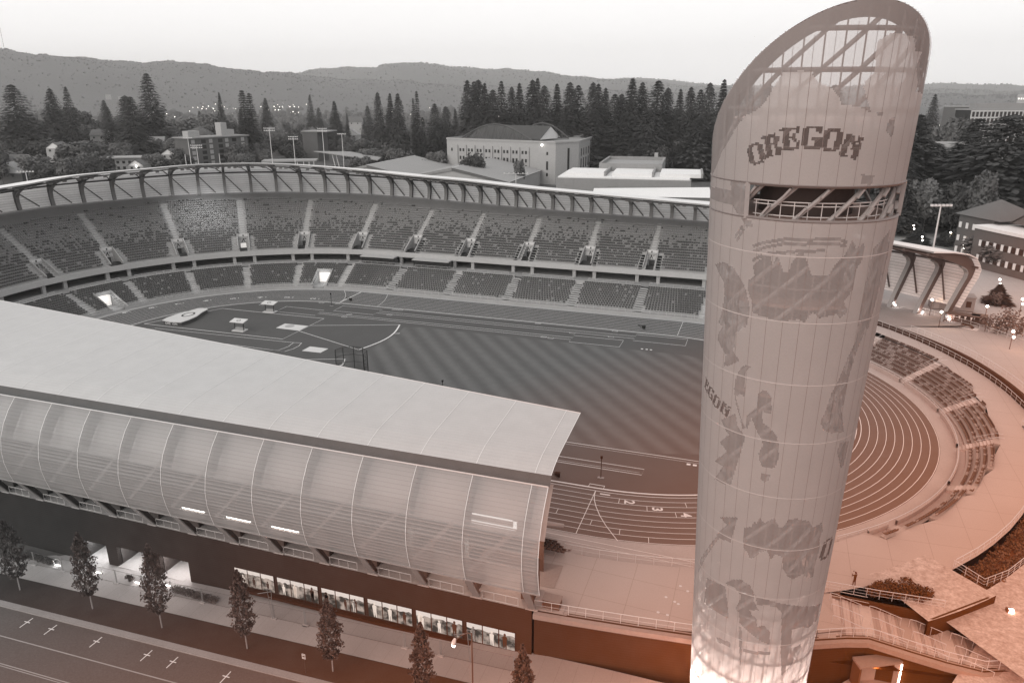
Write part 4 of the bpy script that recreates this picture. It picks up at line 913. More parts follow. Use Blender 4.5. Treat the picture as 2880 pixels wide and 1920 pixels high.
def inpoly(P, x, y):
    c = np.zeros(x.shape, bool); n = len(P)
    for i in range(n):
        x0, y0 = P[i]; x1, y1 = P[i-1]
        if y0 == y1: continue
        k = ((y0 > y) != (y1 > y)) & (x < (x1-x0)*(y-y0)/(y1-y0)+x0); c ^= k
    return c
NT, DZ = 432, .11
zz = np.arange(TB, 57.2, DZ); th = -180+np.arange(NT)*360/NT
TH, ZZ = np.meshgrid(th+180/NT, zz+DZ/2)
dense = (ZZ < 44.0) | inpoly(TD['dense'][0], TH, ZZ)
back = TH > 12
dense = dense | (back & (ZZ < 45))
for P in TD['hole']: dense &= ~inpoly(P, TH, ZZ)
for P in TD['face']: dense |= inpoly(P, TH, ZZ)
# loose figures on the unseen back, mirrored from the front
for P in TD['hole'][3:]: dense &= ~inpoly([(190+a*-1-180-0, b) for a, b in P][::-1] if False else [(10-(a+0)-5, b) for a, b in P], TH, ZZ)
for L_ in TD['line']:
    for (a0, b0), (a1, b1) in zip(L_, L_[1:]):
        k = np.clip(((TH-a0)*(a1-a0)*.0169+(ZZ-b0)*(b1-b0))/max(1e-6, (a1-a0)**2*.0169+(b1-b0)**2), 0, 1)
        dense &= ~(((TH-a0-k*(a1-a0))**2*.0169+(ZZ-b0-k*(b1-b0))**2) < .012)
FONT = {'O': ['.####.', '##..##', '##..##', '##..##', '##..##', '##..##', '##..##', '.####.'], 'R': ['#####.', '.##.##', '.##.##', '.####.', '.##.#.', '.##.##', '.##.##', '###.##'],
        'E': ['######', '.##..#', '.##.#.', '.####.', '.##.#.', '.##..#', '.##..#', '######'], 'G': ['.#####', '##..##', '##...#', '##....', '##.###', '##..##', '##..##', '.#####'],
        'N': ['###.##', '###.#.', '####.#', '##.###', '##.###', '##..##', '##..##', '###.##']}
def letter(ch, a, z, h, rot):
    s_ = math.pi/180*TR(z); w = h*.86
    X = (TH-a)*s_; Y = ZZ-z; c, s2 = math.cos(rot), math.sin(rot); u = (X*c+Y*s2)/w+.5; v = .5-(-X*s2+Y*c)/h
    k = (u >= 0) & (u < 1) & (v >= 0) & (v < 1); iu = np.clip((u*6).astype(int), 0, 5); iv = np.clip((v*8).astype(int), 0, 7)
    g = np.array([[q_ == '#' for q_ in r_] for r_ in FONT[ch]])[iv, iu]; return k & g
letters = np.zeros_like(dense)
for ch, (a, z), rt in zip('OREGON', TD['let'][0], (.36, .26, .12, 0, -.1, -.24)): letters |= letter(ch, a, z, 1.42, rt)
for ch, (a, z), rt in zip('EGON', TD['let'][1], (-.3, -.3, -.3, -.3)): letters |= letter(ch, a, z, 1.0, rt)
letters |= letter('O', *TD['let'][2][0], 1.9, -.2)
dense &= ~letters
window = (ZZ > 43.36) & (ZZ < 45.6) & (TH > -124.2) & (TH < -6)
keep = (ZZ < rimz(TH)) & ~window
backwin = (TH > 20) & (TH < 110) & (ZZ > 43.36) & (ZZ < 45.6); keep &= ~backwin
Vg = np.zeros((len(zz)+1, NT, 3)); zv = np.append(zz, zz[-1]+DZ); rv = 5.086+.03637*zv-.00002*zv*zv
Vg[:, :, 0] = (63.03-.00585*zv)[:, None]+rv[:, None]*np.cos(np.radians(th)); Vg[:, :, 1] = TY+rv[:, None]*np.sin(np.radians(th)); Vg[:, :, 2] = zv[:, None]
I, J = np.meshgrid(np.arange(len(zz)), np.arange(NT), indexing='ij'); J2 = (J+1) % NT
FQ = np.stack([I*NT+J, I*NT+J2, (I+1)*NT+J2, (I+1)*NT+J], -1)
for nm, msk, mt in (('printed_screen', keep & dense, m_scrim), ('open_screen', keep & ~dense & ~letters, m_open), ('screen_lettering', keep & letters, None)):
    if mt is None:
        mt = M('letter_mesh', .12, .1, 1, tk=.4); mt.node_tree.nodes['Principled BSDF'].inputs['Alpha'].default_value = .55
    f = FQ[msk]; used, inv = np.unique(f, return_inverse=True)
    o = np_mesh(nm, Vg.reshape(-1, 3)[used], inv.reshape(-1, 4), mt, parent=TW); o.matrix_parent_inverse = TI
th36 = [-180+10*k for k in range(36)]
for a in th36:
    zt = rimz(a)-.3
    if -124 < a < -6:
        for z0, z1 in ((TB, 43.3), (45.65, zt)):
            mb = MB(); mb.bar(TP(a, z0, -.12), TP(a, z1, -.12), .07, .1); tb(mb, 'mullion', m_ts)
    else: mb = MB(); mb.bar(TP(a, TB, -.12), TP(a, zt, -.12), .07, .1); tb(mb, 'mullion', m_ts)
m_gap = M('panel_gap', .16, .1, 1, tk=.5)
for a in th36:
    a += 5; mb = MB(); zt = min(rimz(a)-1.2, 57); w_ = .22
    for z0, z1 in (((TB, 43.3), (45.65, zt)) if -124 < a < -6 else ((TB, zt),)):
        ps = np.linspace(z0, z1, 12); mb.strip([TP(a-w_/2, z, .012) for z in ps], [TP(a+w_/2, z, .012) for z in ps])
    tb(mb, 'panel_gap', m_gap)
def ringtube(z, dr, r, name, mat, a0=-180, a1=180, n=72, cut=False):
    mb = MB(); pts = [a0+(a1-a0)*k/n for k in range(n+(0 if a1-a0 >= 360 else 1))]
    if cut:
        run = []
        for a in pts+[None]:
            if a is not None and rimz(a) > z+.1: run.append(TP(a, z, dr))
            else:
                if len(run) > 1: mb.tube(run, r, 5)
                run = []
    else: mb.tube([TP(a, z, dr) for a in pts], r, 5, closed=(a1-a0 >= 360))
    tb(mb, name, mat)
for k in range(-1, 21):
    z = 43.3-2.36*k if k >= 0 else 45.68
    big = k % 5 == 0
    ringtube(z, -.10, .15 if k in (0, -1) else .07, 'ring_beam', m_ts, n=72)
    if z < 43 and k % 2: mb = MB(); mb.strip([TP(a, z-.05, .015) for a in np.arange(-180, 181, 5)], [TP(a, z+.01, .02) for a in np.arange(-180, 181, 5)]); tb(mb, 'screen_seam', m_tr)
for z in (48.1, 50.5, 52.9, 55.3): ringtube(z, -.35, .17 if z > 50 else .1, 'ring_beam', m_ts, cut=True)
m_crown = M('crown_steel', .08, .1, .6, rough=.5, tk=.3)
mb = MB(); AA = np.arange(-180, 180, 4.0)
mb.strip([TP(a, rimz(a)-.95, -.35) for a in AA], [TP(a, rimz(a)+.04, -.1) for a in AA], closed=True); mb.strip([TP(a, rimz(a)-.95, -.9) for a in AA], [TP(a, rimz(a)-.95, -.35) for a in AA], closed=True)
mb.strip([TP(a, rimz(a)+.04, -.1) for a in AA], [TP(a, rimz(a)+.04, -.6) for a in AA], closed=True); mb.strip([TP(a, rimz(a)+.04, -.6) for a in AA], [TP(a, rimz(a)-.95, -.9) for a in AA], closed=True)
tb(mb, 'crown_band', m_crown)
m_strut = M('pale_strut', .25, .06, .5, tk=.3)
for k in range(17):                                          # slanting tubes winding up inside the screen
    a0 = -180+360*k/17; pts = []; z = TB; seg = 0
    zt = 60
    run = []
    for i in range(150):
        z = TB+i*.42; a = a0+(z-43.36)*9.4; a_ = (a+180) % 360-180
        if z > rimz(a_)-.5: break
        run.append(TP(a_, z, -.55))
    mb = MB(); mb.tube(run, .16, 6); tb(mb, 'slanted_tube', m_strut)
    if -150 < a0 < 30:
        for zc_ in (43.75, 45.0, 47.6, 52.0):
            a = a0+(zc_-43.36)*9.4; 
            if zc_ > rimz(a)-1: continue
            p0, p1 = TP(a-1.6, zc_-.1, -.25), TP(a+2.2, zc_+.45, -.25); mb = MB(); mb.bar(p0, p1, .2, .14); tb(mb, 'light_bracket', m_strut)
# inner core, floors, lookout deck, deck railing
mb = MB(); cen = lambda z: Vector((TX(z), TY, z))
def disc(z0, z1, rr, mt, name, a0=-180, a1=180, n=40, cx=0):
    mb = MB(); P_ = [(TX(z0)+rr*math.cos(R_(a0+(a1-a0)*k/n)), TY+rr*math.sin(R_(a0+(a1-a0)*k/n))) for k in range(n)]; mb.prism(P_, z0, z1); tb(mb, name, mt)
disc(TB, 49.6, 3.3, M('core_cladding', .045, .1, .5, tk=.3), 'core', n=32)
for z in (8.5, 15.6, 22.7, 29.8, 36.9): disc(z, z+.25, TR(z)-1.0, m_conc2, 'floor')
disc(42.9, 43.2, TR(43)-.5, m_conc2, 'deck')
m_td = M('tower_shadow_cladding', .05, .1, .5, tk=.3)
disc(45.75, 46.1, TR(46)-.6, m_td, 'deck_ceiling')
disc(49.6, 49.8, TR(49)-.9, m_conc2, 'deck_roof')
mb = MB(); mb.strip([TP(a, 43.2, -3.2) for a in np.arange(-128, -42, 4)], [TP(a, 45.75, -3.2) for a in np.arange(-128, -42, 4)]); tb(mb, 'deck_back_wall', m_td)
mb = MB(); AD = list(np.arange(-124, -5, 4.0))
for h in (.22, .95, 1.18): mb.tube([TP(a, 43.3+h, -.75) for a in AD], .04, 5)
tb(mb, 'deck_railing', m_tr)
for a in np.arange(-122, -8, 8.6): mb = MB(); mb.tube([TP(a, 43.2, -.75), TP(a, 44.5, -.75)], .035, 5); tb(mb, 'railing_post', m_tr)
for a in (-124.6, -5.6): mb = MB(); mb.bar(TP(a, 43.2, -.05), TP(a, 45.7, -.05), .22, .3); tb(mb, 'opening_jamb', m_strut)
disc(TB+.1, TB+.3, TR(TB)-.4, m_conc, 'lobby_floor')
for a in range(-170, 20, 24):
    mb = MB(); p = TP(a, TB+.6, -.9); mb.box(p, (.35, .35, .5)); tb(mb, 'uplight', m_bulb)
for a, e in ((-150, 11000), (-115, 15000), (-75, 13000), (-40, 6000), (60, 2000)):
    l = bpy.data.lights.new('tower_uplight', 'POINT'); l.energy = e; l.color = (1, .97, .93); l.shadow_soft_size = .8; lo = bpy.data.objects.new('tower_uplight', l); COL.objects.link(lo); lo.location = TP(a, -1.2, -1.1)

# ================================================================== things on the field
def thing(name, loc, label, cat, group=None, rz=0): return empty(name, loc, rz, label, cat, group)
def lb(root, mb, name, mat, smooth=False): return mb.build(name, mat, root, smooth)      # geometry given in the thing's own coordinates
def ringpts(rx, ry, z, n=24, cx=0, cy=0): return [(cx+rx*math.cos(2*PI*k/n), cy+ry*math.sin(2*PI*k/n), z) for k in range(n)]
# covered landing mat with an O on it
c = (-69.0, 12.0); mt_ = thing('landing_mat', (c[0], c[1], 0), 'big covered landing mat, white top with a dark O and dark sides', 'landing mat', rz=R_(92))
OUTL = [(-5.6, -2.6), (-3.5, -2.9), (-.5, -2.7), (2.5, -1.7), (5.2, -1.3), (5.6, -.6), (5.5, .9), (5.0, 1.5), (2.2, 1.9), (-.5, 2.8), (-3.5, 3.0), (-5.5, 2.6), (-6.0, 0)]
mb = MB(); mb.prism(OUTL, 0, .85); lb(mt_, mb, 'base', m_recess)
mb = MB(); mb.prism([(x*1.03, y*1.05) for x, y in OUTL], .85, 1.02); lb(mt_, mb, 'cover', m_pad)
mb = MB(); mb.strip(ringpts(1.9, 1.35, 1.026), ringpts(1.45, .95, 1.026), closed=True); lb(mt_, mb, 'emblem', m_black)
Mx = Matrix.Translation(Vector((c[0], c[1], 0))) @ Matrix.Rotation(R_(92), 4, 'Z') @ Matrix.Translation((-5.95, 0.0, .45)) @ Matrix.Rotation(R_(-90), 4, 'Z') @ Matrix.Rotation(R_(90), 4, 'X')
o = textobj('OREGON', .8, None, 0, m_pad, name='lettering', M_=Mx); o.parent = mt_; o.matrix_parent_inverse = (Matrix.Translation(Vector((c[0], c[1], 0))) @ Matrix.Rotation(R_(92), 4, 'Z')).inverted()
for (x, y, n) in ((-51.0, 7.9, 'nearer'), (-53.8, 23.0, 'farther')):
    r_ = thing('shade_canopy', (x, y, 0), '%s of two small shade canopies with a ring emblem over a bench' % n, 'canopy', 'shade canopies on the field', rz=.05)
    mb = MB(); mb.box((0, 0, .12), (3.0, 2.0, .24)); lb(r_, mb, 'base', m_pad)
    for s_ in (-1.15, 1.15): mb = MB(); mb.bar((s_, -.1, .2), (s_, -.1, 2.3), .12); lb(r_, mb, 'post', m_black)
    mb = MB(); mb.add([(-1.8, -1.0, 2.15), (1.8, -1.0, 2.15), (1.8, 1.0, 2.5), (-1.8, 1.0, 2.5), (-1.8, -1.0, 2.27), (1.8, -1.0, 2.27), (1.8, 1.0, 2.62), (-1.8, 1.0, 2.62)], [(0, 3, 2, 1), (4, 5, 6, 7), (0, 1, 5, 4), (1, 2, 6, 5), (2, 3, 7, 6), (3, 0, 4, 7)]); lb(r_, mb, 'roof', m_pad)
    mb = MB(); mb.strip([(p[0], p[1], 2.455+.175*p[1]) for p in ringpts(.5, .45, 0)], [(p[0], p[1], 2.455+.175*p[1]) for p in ringpts(.36, .3, 0)], closed=True); lb(r_, mb, 'emblem', m_black)
    mb = MB(); mb.box((0, .1, .5), (2.1, .6, .5)); lb(r_, mb, 'bench', m_conc)
for (pts, lab) in (([(-44.4, 12.3), (-44.5, 15.9), (-38.2, 16.0), (-38.1, 12.2)], 'larger pale throwing pad with a circle marked on it'), ([(-29.4, .4), (-29.4, 3.4), (-24.9, 3.4), (-25, .6)], 'smaller plain pale square pad on the dark field surface')):
    cx, cy = sum(p[0] for p in pts)/4, sum(p[1] for p in pts)/4
    r_ = thing('throwing_pad', (cx, cy, 0), lab, 'throwing pad', 'throwing pads')
    mb = MB(); mb.prism([(a-cx, b-cy) for a, b in pts], .0, .03); lb(r_, mb, 'slab', m_pad)
    if 'circle' in lab: mb = MB(); mb.poly(ringpts(1.1, 1.1, .034, cx=-.9, cy=.4)); lb(r_, mb, 'circle', m_conc)
# throwing cage
r_ = thing('throwing_cage', (-11.5, -6.8, 0), 'tall dark net cage standing at the edge of the infield grass', 'throwing cage')
P_ = [(1.8, .3), (.2, 1.4), (-1.9, 1.5), (-3.6, .4), (-4.2, -1.4)]
for x, y in P_+[(2.2, -1.8)]: mb = MB(); mb.tube([(x, y, 0), (x, y, 4.6)], .07, 5); lb(r_, mb, 'post', m_black)
mb = MB()
for (a, b) in zip([(2.2, -1.8)]+P_, P_): 
    for h in (1.5, 3.0, 4.6): mb.tube([(a[0], a[1], h), (b[0], b[1], h)], .04, 4)
lb(r_, mb, 'cross_bar', m_black)
m_net = mesh_mat('dark_netting', .04, .28)
mb = MB()
for (a, b) in zip([(2.2, -1.8)]+P_, P_): mb.add([(a[0], a[1], .1), (b[0], b[1], .1), (b[0], b[1], 4.6), (a[0], a[1], 4.6)], [(0, 1, 2, 3)])
lb(r_, mb, 'net', m_net)
for (x, y, lab) in ((-42.3, 32.7, 'slim dark camera mast beside the far track straight'), (42.1, -32.8, 'slim dark camera mast on the field near the lane numbers'), (9.2, -13.4, 'slim dark camera mast seen above the near roof edge')):
    r_ = thing('mast', (x, y, 0), lab, 'mast', 'camera masts on the field')
    mb = MB(); mb.tube([(0, 0, 0), (0, 0, 3.4)], .06, 5); lb(r_, mb, 'pole', m_black); mb = MB(); mb.box((0, 0, 3.25), (.3, .25, .35)); lb(r_, mb, 'head', m_black); mb = MB(); mb.box((0, 0, .04), (.9, .5, .08)); lb(r_, mb, 'foot', m_conc2)
for (x, y, lab) in ((36.3, -35.0, 'dark folded equipment frame beside the near lanes'), (36.5, 38.2, 'dark equipment frame standing in the far lanes on the right'), (-39.9, 37.9, 'dark equipment frame standing beside the finish line')):
    r_ = thing('equipment_frame', (x, y, 0), lab, 'equipment frame', 'equipment frames by the track')
    mb = MB(); mb.tube([(-1.4, .3, .9), (.2, 0, .1), (.5, -.2, 1.0), (-1.4, .3, .95)], .05, 4); lb(r_, mb, 'frame', m_black)
    mb = MB(); mb.add([(-.5, 0, .7), (.5, -.2, 1.0), (.4, 0, .2), (-.1, .1, .3), (-.3, .4, .9), (.4, .3, 1.0)], [(0, 1, 2, 3), (4, 5, 2, 3), (0, 1, 5, 4)]); lb(r_, mb, 'folded_net', m_black)

# ================================================================== plaza objects
def skin_person(loc, rz, s=1.0):
    root = thing('person', loc, 'person in dark clothes standing on the plaza, holding a phone up to take a picture', 'person', rz=rz)
    jo = {'hip': (0, 0, .95), 'chest': (0, .0, 1.28), 'neck': (0, .0, 1.46), 'headb': (0, -.02, 1.56), 'head': (0, -.01, 1.68), 'sl': (.17, 0, 1.42), 'sr': (-.17, 0, 1.42),
          'el': (.27, -.12, 1.22), 'hl': (.12, -.34, 1.42), 'er': (-.24, -.24, 1.40), 'hr': (-.12, -.34, 1.68), 'kl': (.10, -.03, .52), 'fl': (.13, .0, .07), 'tl': (.14, -.16, .04), 'kr': (-.10, -.02, .52), 'fr': (-.13, .03, .07), 'tr': (-.15, -.13, .04)}
    rad = dict(hip=.15, chest=.165, neck=.06, headb=.085, head=.10, sl=.07, sr=.07, el=.048, hl=.035, er=.048, hr=.035, kl=.07, fl=.045, tl=.04, kr=.07, fr=.045, tr=.04)
    ed = [('hip', 'chest'), ('chest', 'neck'), ('neck', 'headb'), ('headb', 'head'), ('chest', 'sl'), ('sl', 'el'), ('el', 'hl'), ('chest', 'sr'), ('sr', 'er'), ('er', 'hr'), ('hip', 'kl'), ('kl', 'fl'), ('fl', 'tl'), ('hip', 'kr'), ('kr', 'fr'), ('fr', 'tr')]
    nm = list(jo); me = bpy.data.meshes.new('body'); me.from_pydata([jo[k] for k in nm], [(nm.index(a), nm.index(b)) for a, b in ed], []); o = bpy.data.objects.new('body', me); COL.objects.link(o)
    sk = o.modifiers.new('skin', 'SKIN'); sd_ = me.skin_vertices[0].data
    for i, k in enumerate(nm): sd_[i].radius = (rad[k], rad[k]*(.75 if k in ('chest', 'hip') else 1)); sd_[i].use_root = (k == 'hip')
    sb = o.modifiers.new('sub', 'SUBSURF'); sb.levels = 1; sb.render_levels = 1
    bpy.context.view_layer.update(); m2 = bpy.data.meshes.new_from_object(o.evaluated_get(bpy.context.evaluated_depsgraph_get())); bpy.data.objects.remove(o)
    m2.materials.clear(); m2.materials.append(M('dark_clothes', .03, .1, 4)); m2.materials.append(M('skin_tone', .3, .05, 4))
    for p in m2.polygons:
        if p.center.z > 1.50 and abs(p.center.x) < .12 and p.center.y > -.2 or p.center.y < -.30 and p.center.z > 1.3: p.material_index = 1
        p.use_smooth = True
    b = bpy.data.objects.new('body', m2); COL.objects.link(b); b.parent = root
    mb = MB(); n = 10
    for i in range(5):
        a0, a1 = PI/2*i/5*1.3-.3, PI/2*(i+1)/5*1.3-.3
        mb.strip([(.115*math.cos(a0)*math.cos(2*PI*j/n), .01+.115*math.cos(a0)*math.sin(2*PI*j/n), 1.70+.11*math.sin(a0)) for j in range(n)], [(.115*math.cos(a1)*math.cos(2*PI*j/n), .01+.115*math.cos(a1)*math.sin(2*PI*j/n), 1.70+.11*math.sin(a1)) for j in range(n)], closed=True)
    h = mb.build('hair', m_black, root)
    ph = thing('phone', Vector(loc)+Matrix.Rotation(rz, 3, 'Z') @ Vector((0, -.38, 1.62)), 'phone held up in front of the person on the plaza', 'phone')
    mb = MB(); mb.box((0, 0, 0), (.08, .012, .16)); o = mb.build('case', m_black, ph)
skin_person((73.70, -47.62, .06), R_(205))
def leafy(name, pts, sizes, mat, parent=None, seed=0, dens=1.0, leaf=.22):
    """foliage: many small leaf faces spread through each lump's volume"""
    rg = np.random.default_rng(seed); V = []
    for (x, y, z), s_ in zip(pts, sizes):
        n = int(60*dens*(s_/.5)**2)+20; d = rg.normal(size=(n, 3)); d /= np.linalg.norm(d, axis=1)[:, None]; r = s_*rg.uniform(.45, 1.05, (n, 1))**.6
        c = np.array([x, y, z])+d*r*np.array([1, 1, .85]); a = rg.normal(size=(n, 3)); a /= np.linalg.norm(a, axis=1)[:, None]; b = np.cross(a, d+rg.normal(size=(n, 3))*.4); b /= np.linalg.norm(b, axis=1)[:, None]+1e-9
        l = leaf*rg.uniform(.6, 1.3, (n, 1)); V.append(np.stack([c-a*l, c-b*l*.6, c+a*l, c+b*l*.6], 1))
    V = np.concatenate(V).reshape(-1, 3); F = np.arange(len(V)).reshape(-1, 4); return np_mesh(name, V, F, mat, parent=parent)
random.seed(5)
sh = [at(2300+.2468*a, 1520+.2468*b, .3) for a, b in ((620, 590), (680, 560), (720, 545), (770, 590), (830, 520), (860, 570), (900, 600), (960, 570), (1010, 510), (1040, 580), (1080, 610), (1130, 560), (1170, 620), (1230, 640), (1250, 610), (1150, 660), (990, 640), (880, 630), (740, 600))]
r_ = thing('shrub_bed', sh[0], 'dark rounded shrubs massed on the plaza beside the steps', 'shrubs')
leafy('foliage', [(p.x-sh[0].x, p.y-sh[0].y, .25) for p in sh], [random.uniform(.5, .85) for p in sh], M('shrub_foliage', .04, .4, 1.5), r_, 3, 2.2, .12)  # grey foliage, reddened only by the painted warm wash
pts = []; 
for f in np.arange(-43.5, 2, .8):
    for r0 in (59.6, 60.4, 61.2, 62.0): p = PP(f+random.uniform(-.3, .3), r0+random.uniform(-.3, .3), hp(f)-1.15); pts.append(p)
o0 = pts[0]; r_ = thing('hedge', o0, 'low dark ground-cover hedge filling the curved sunken bed', 'hedge')
leafy('foliage', [tuple(p-o0) for p in pts], [random.uniform(.35, .6) for p in pts], m_leafM, r_, 4, .8, .14)
# small items on the near paving: litter bin, drain covers
p = (43.6, -62.8, 1.0); r_ = thing('storage_box', p, 'dark rectangular box on a pale slab beside the last grandstand column', 'box')
mb = MB(); mb.box((0, 0, .04), (2.6, 1.9, .06)); lb(r_, mb, 'slab', m_conc); mb = MB(); mb.box((-.1, 0, .55), (1.8, 1.1, .95)); lb(r_, mb, 'body', m_recess); mb = MB(); mb.box((-.1, 0, 1.05), (1.95, 1.25, .07)); lb(r_, mb, 'lid', m_conc2)
mb = MB(); mb.prism([(40.2, -55.9), (42.8, -55.7), (42.9, -59.9), (39, -60.2)], 1.013, 1.03); tag(mb.build('floor_mat', m_conc2), 'grey rubber mat on the paving where the near roof ends', 'mat')
for i, (a, b, w_) in enumerate([(2240, 888, 0), (2290, 922, 0), (2140, 967, 0), (2200, 997, 0), (2225, 1012, 0), (2085, 1073, 0), (2150, 1090, 0)]):
    p = at(1000+.40816*a, 1280+.40816*b, .75)
    mb = MB(); mb.strip([Vector(q_)+Vector((0, 0, .012)) for q_ in ringpts(.16, .16, 0, 10)], [Vector(q_)+Vector((0, 0, .012)) for q_ in ringpts(.1, .1, 0, 10)], closed=True); mb.poly([Vector(q_)+Vector((0, 0, .009)) for q_ in ringpts(.16, .16, 0, 10)])
    o = mb.build('drain_cover', m_rail); o.location = (p.x, p.y, hp(math.degrees(math.atan2(p.y, p.x-A)))+.0); tag(o, ['small round drain cover nearest the tower, farthest from the outer railing', 'small round drain cover just below and right of the farthest one', 'small round drain cover farthest left of the middle row', 'small round drain cover in the centre of the middle row', 'small round drain cover at the right end of the middle row', 'small round drain cover left one of the pair by the outer railing', 'small round drain cover right one of the pair by the outer railing'][i], 'drain cover', 'drain covers in the paving left of the tower')
# ================================================================== corner: booth with flat roof, beds, posts, lamps
zb_ = -4.8
bc = [at(1920+.40816*a, 1280+.40816*b, -1.7) for a, b in ((1170, 1385), (1440, 1360), (1520, 1420), (1225, 1460))]
cx = sum(p.x for p in bc)/4; cy = sum(p.y for p in bc)/4
r_ = thing('entrance_portal', (cx, cy, zb_), 'small flat-roofed portal with one bright jamb, in the dark wall right of the tower', 'portal')
loc2 = [(p.x-cx, p.y-cy) for p in bc]
mb = MB(); mb.prism(loc2, 2.85, 3.1); lb(r_, mb, 'roof', m_conc2)
for k, (i, j) in enumerate(((0, 3), (1, 2))):
    a, b = Vector((*loc2[i], 0))*.93, Vector((*loc2[j], 0))*.93; mb = MB(); mb.bar(a+Vector((0, 0, 1.43)), b+Vector((0, 0, 1.43)), .18, 2.84); lb(r_, mb, 'side_wall', m_recess if k == 0 else m_conc)
mb = MB(); a, b = Vector((*loc2[0], 0))*.93, Vector((*loc2[1], 0))*.93; mb.bar(a+Vector((0, 0, 1.43)), b+Vector((0, 0, 1.43)), .1, 2.84); lb(r_, mb, 'back_wall', m_conc)
mb = MB(); mb.prism([(x*.92, y*.92) for x, y in loc2], .02, .06); lb(r_, mb, 'floor', m_conc)
mb = MB(); q_ = Vector((*loc2[2], 0))*.98; mb.box((q_.x, q_.y, 1.4), (.12, .12, 2.7)); lb(r_, mb, 'lit_jamb', m_lamp)
l = bpy.data.lights.new('portal_lamp', 'POINT'); l.energy = 60; l.shadow_soft_size = .2; lo = bpy.data.objects.new('portal_lamp', l); COL.objects.link(lo); lo.location = (cx, cy, zb_+2.3)
pts = []
for k in range(420):
    a = random.uniform(2480, 2880); b = random.uniform(1790, 1990); p = at(a, b, -5.0)
    if p.y < -54.5-(.0) and (p.x > 80 or p.y < -58): pts.append(p)
o0 = pts[0]; r_ = thing('hedge', o0, 'low ground-cover planting at the foot of the wall in the lower right corner', 'hedge')
leafy('foliage', [tuple(p-o0) for p in pts], [random.uniform(.35, .7) for p in pts], M('low_ground_cover', .05, .4, 1.2), r_, 9, .7, .13)  # grey leaves; the red tone is the warm wash painted into the colour
mb = MB(); Pb = [(58, -66), (100, -50), (110, -60), (100, -90), (56, -90)]; mb.poly([(x, y, zb_-.12) for x, y in Pb]); tag(mb.build('corner_bed', m_soil), kind='structure')
mb = MB(); mb.poly([at(2880+60, 1700, -4.7), at(2780, 1830, -4.7), at(2880, 1960, -4.7), at(3100, 1900, -4.7)]); mb.poly([at(2300, 1960, -4.6), at(2400, 1900, -4.6), at(2440, 1960, -4.6)]); tag(mb.build('corner_path', m_wavy), kind='structure')
def post_lamp(loc, h, label, group='lamp posts in the plaza', globes=1, mat=None, lamp=True, e=60, r=.17):
    r_ = thing('lamp_post', loc, label, 'lamp post', group)
    mb = MB(); mb.tube([(0, 0, 0), (0, 0, h)], .07, 6); mb.tube([(0, 0, 0), (0, 0, .25)], .14, 8); lb(r_, mb, 'post', mat or m_steelD)
    mb = MB()
    for g_ in range(globes):
        n = 8; zc_ = h+.1-g_*1.1; cx_ = 0 if g_ == 0 else .25
        for i in range(4):
            a0, a1 = -PI/2+PI*i/4, -PI/2+PI*(i+1)/4
            mb.strip([(cx_+r*math.cos(a0)*math.cos(2*PI*j/n), r*math.cos(a0)*math.sin(2*PI*j/n), zc_+r*math.sin(a0)) for j in range(n)], [(cx_+r*math.cos(a1)*math.cos(2*PI*j/n), r*math.cos(a1)*math.sin(2*PI*j/n), zc_+r*math.sin(a1)) for j in range(n)], closed=True)
    lb(r_, mb, 'lit_globe', m_lamp)
    if lamp:
        l = bpy.data.lights.new('lamp_light', 'POINT'); l.energy = e; l.color = (1, .72, .45); l.shadow_soft_size = .2; lo = bpy.data.objects.new('lamp_light', l); COL.objects.link(lo); lo.location = Vector(loc)+Vector((.35, -.35, h))
    return r_
p = at(1920+.40816*2190, 1280+.40816*1290, -4.6)
r_ = thing('gate_post', p, 'thick dark post with two bright lamps at the right end of the plaza steps', 'post')
mb = MB(); mb.box((0, 0, 2.2), (.5, .5, 4.4)); lb(r_, mb, 'post', m_recess)
mb = MB(); mb.box((.2, -.1, 4.15), (.45, .4, .5)); lb(r_, mb, 'top_lamp', m_lamp); mb = MB(); mb.box((0, -.3, 2.9), (.35, .2, .35)); lb(r_, mb, 'lower_lamp', m_lamp)
for i, (a, b, lab) in enumerate(((2165, 1295, 'bright low ground lamp left of the thick dark gate post'), (2295, 1385, 'bright low ground lamp on the wavy paving at the bottom right edge'), (2345, 1350, 'low ground lamp cut by the right picture edge'))):
    p = at(1920+.40816*a, 1280+.40816*b, -4.3); post_lamp((p.x, p.y, -4.8), .5, lab, 'low ground lamps by the gate post', e=45)
# ================================================================== street side
def leaf_mesh_column(seed, h, w, n=2600, leaf=.13):
    rg = np.random.default_rng(seed); z = rg.uniform(0, 1, n); prof = np.interp(z, [0, .12, .3, .55, .8, 1], [.35, .85, 1, .85, .5, .06]); ang = rg.uniform(0, 2*PI, n)
    lob = 1+.28*np.sin(ang*5+z*19+seed)+.18*np.sin(ang*3-z*31); r = w/2*prof*lob*rg.uniform(.25, 1.0, n)**.5
    keep = rg.uniform(size=n) < .6+.4*np.sin(z*40+ang*3); z, ang, r = z[keep], ang[keep], r[keep]; n = len(z)
    c = np.stack([r*np.cos(ang), r*np.sin(ang), z*h], 1); a = np.stack([np.cos(ang)*.4, np.sin(ang)*.4, np.ones(n)], 1)+rg.normal(size=(n, 3))*.5; a /= np.linalg.norm(a, axis=1)[:, None]
    b = rg.normal(size=(n, 3)); b = np.cross(a, b); b /= np.linalg.norm(b, axis=1)[:, None]; l = leaf*rg.uniform(.6, 1.4, (n, 1))
    V = np.stack([c-a*l, c-b*l*.6, c+a*l, c+b*l*.6], 1).reshape(-1, 3); return V, np.arange(len(V)).reshape(-1, 4)
z7p = lambda a, b: (.40816*a, 1280+.40816*b)
ord_ = ['leftmost', 'second', 'third', 'fourth', 'fifth', 'sixth', 'seventh']
m_leafS = M('street_tree_leaves', .07, .4, 1.2)
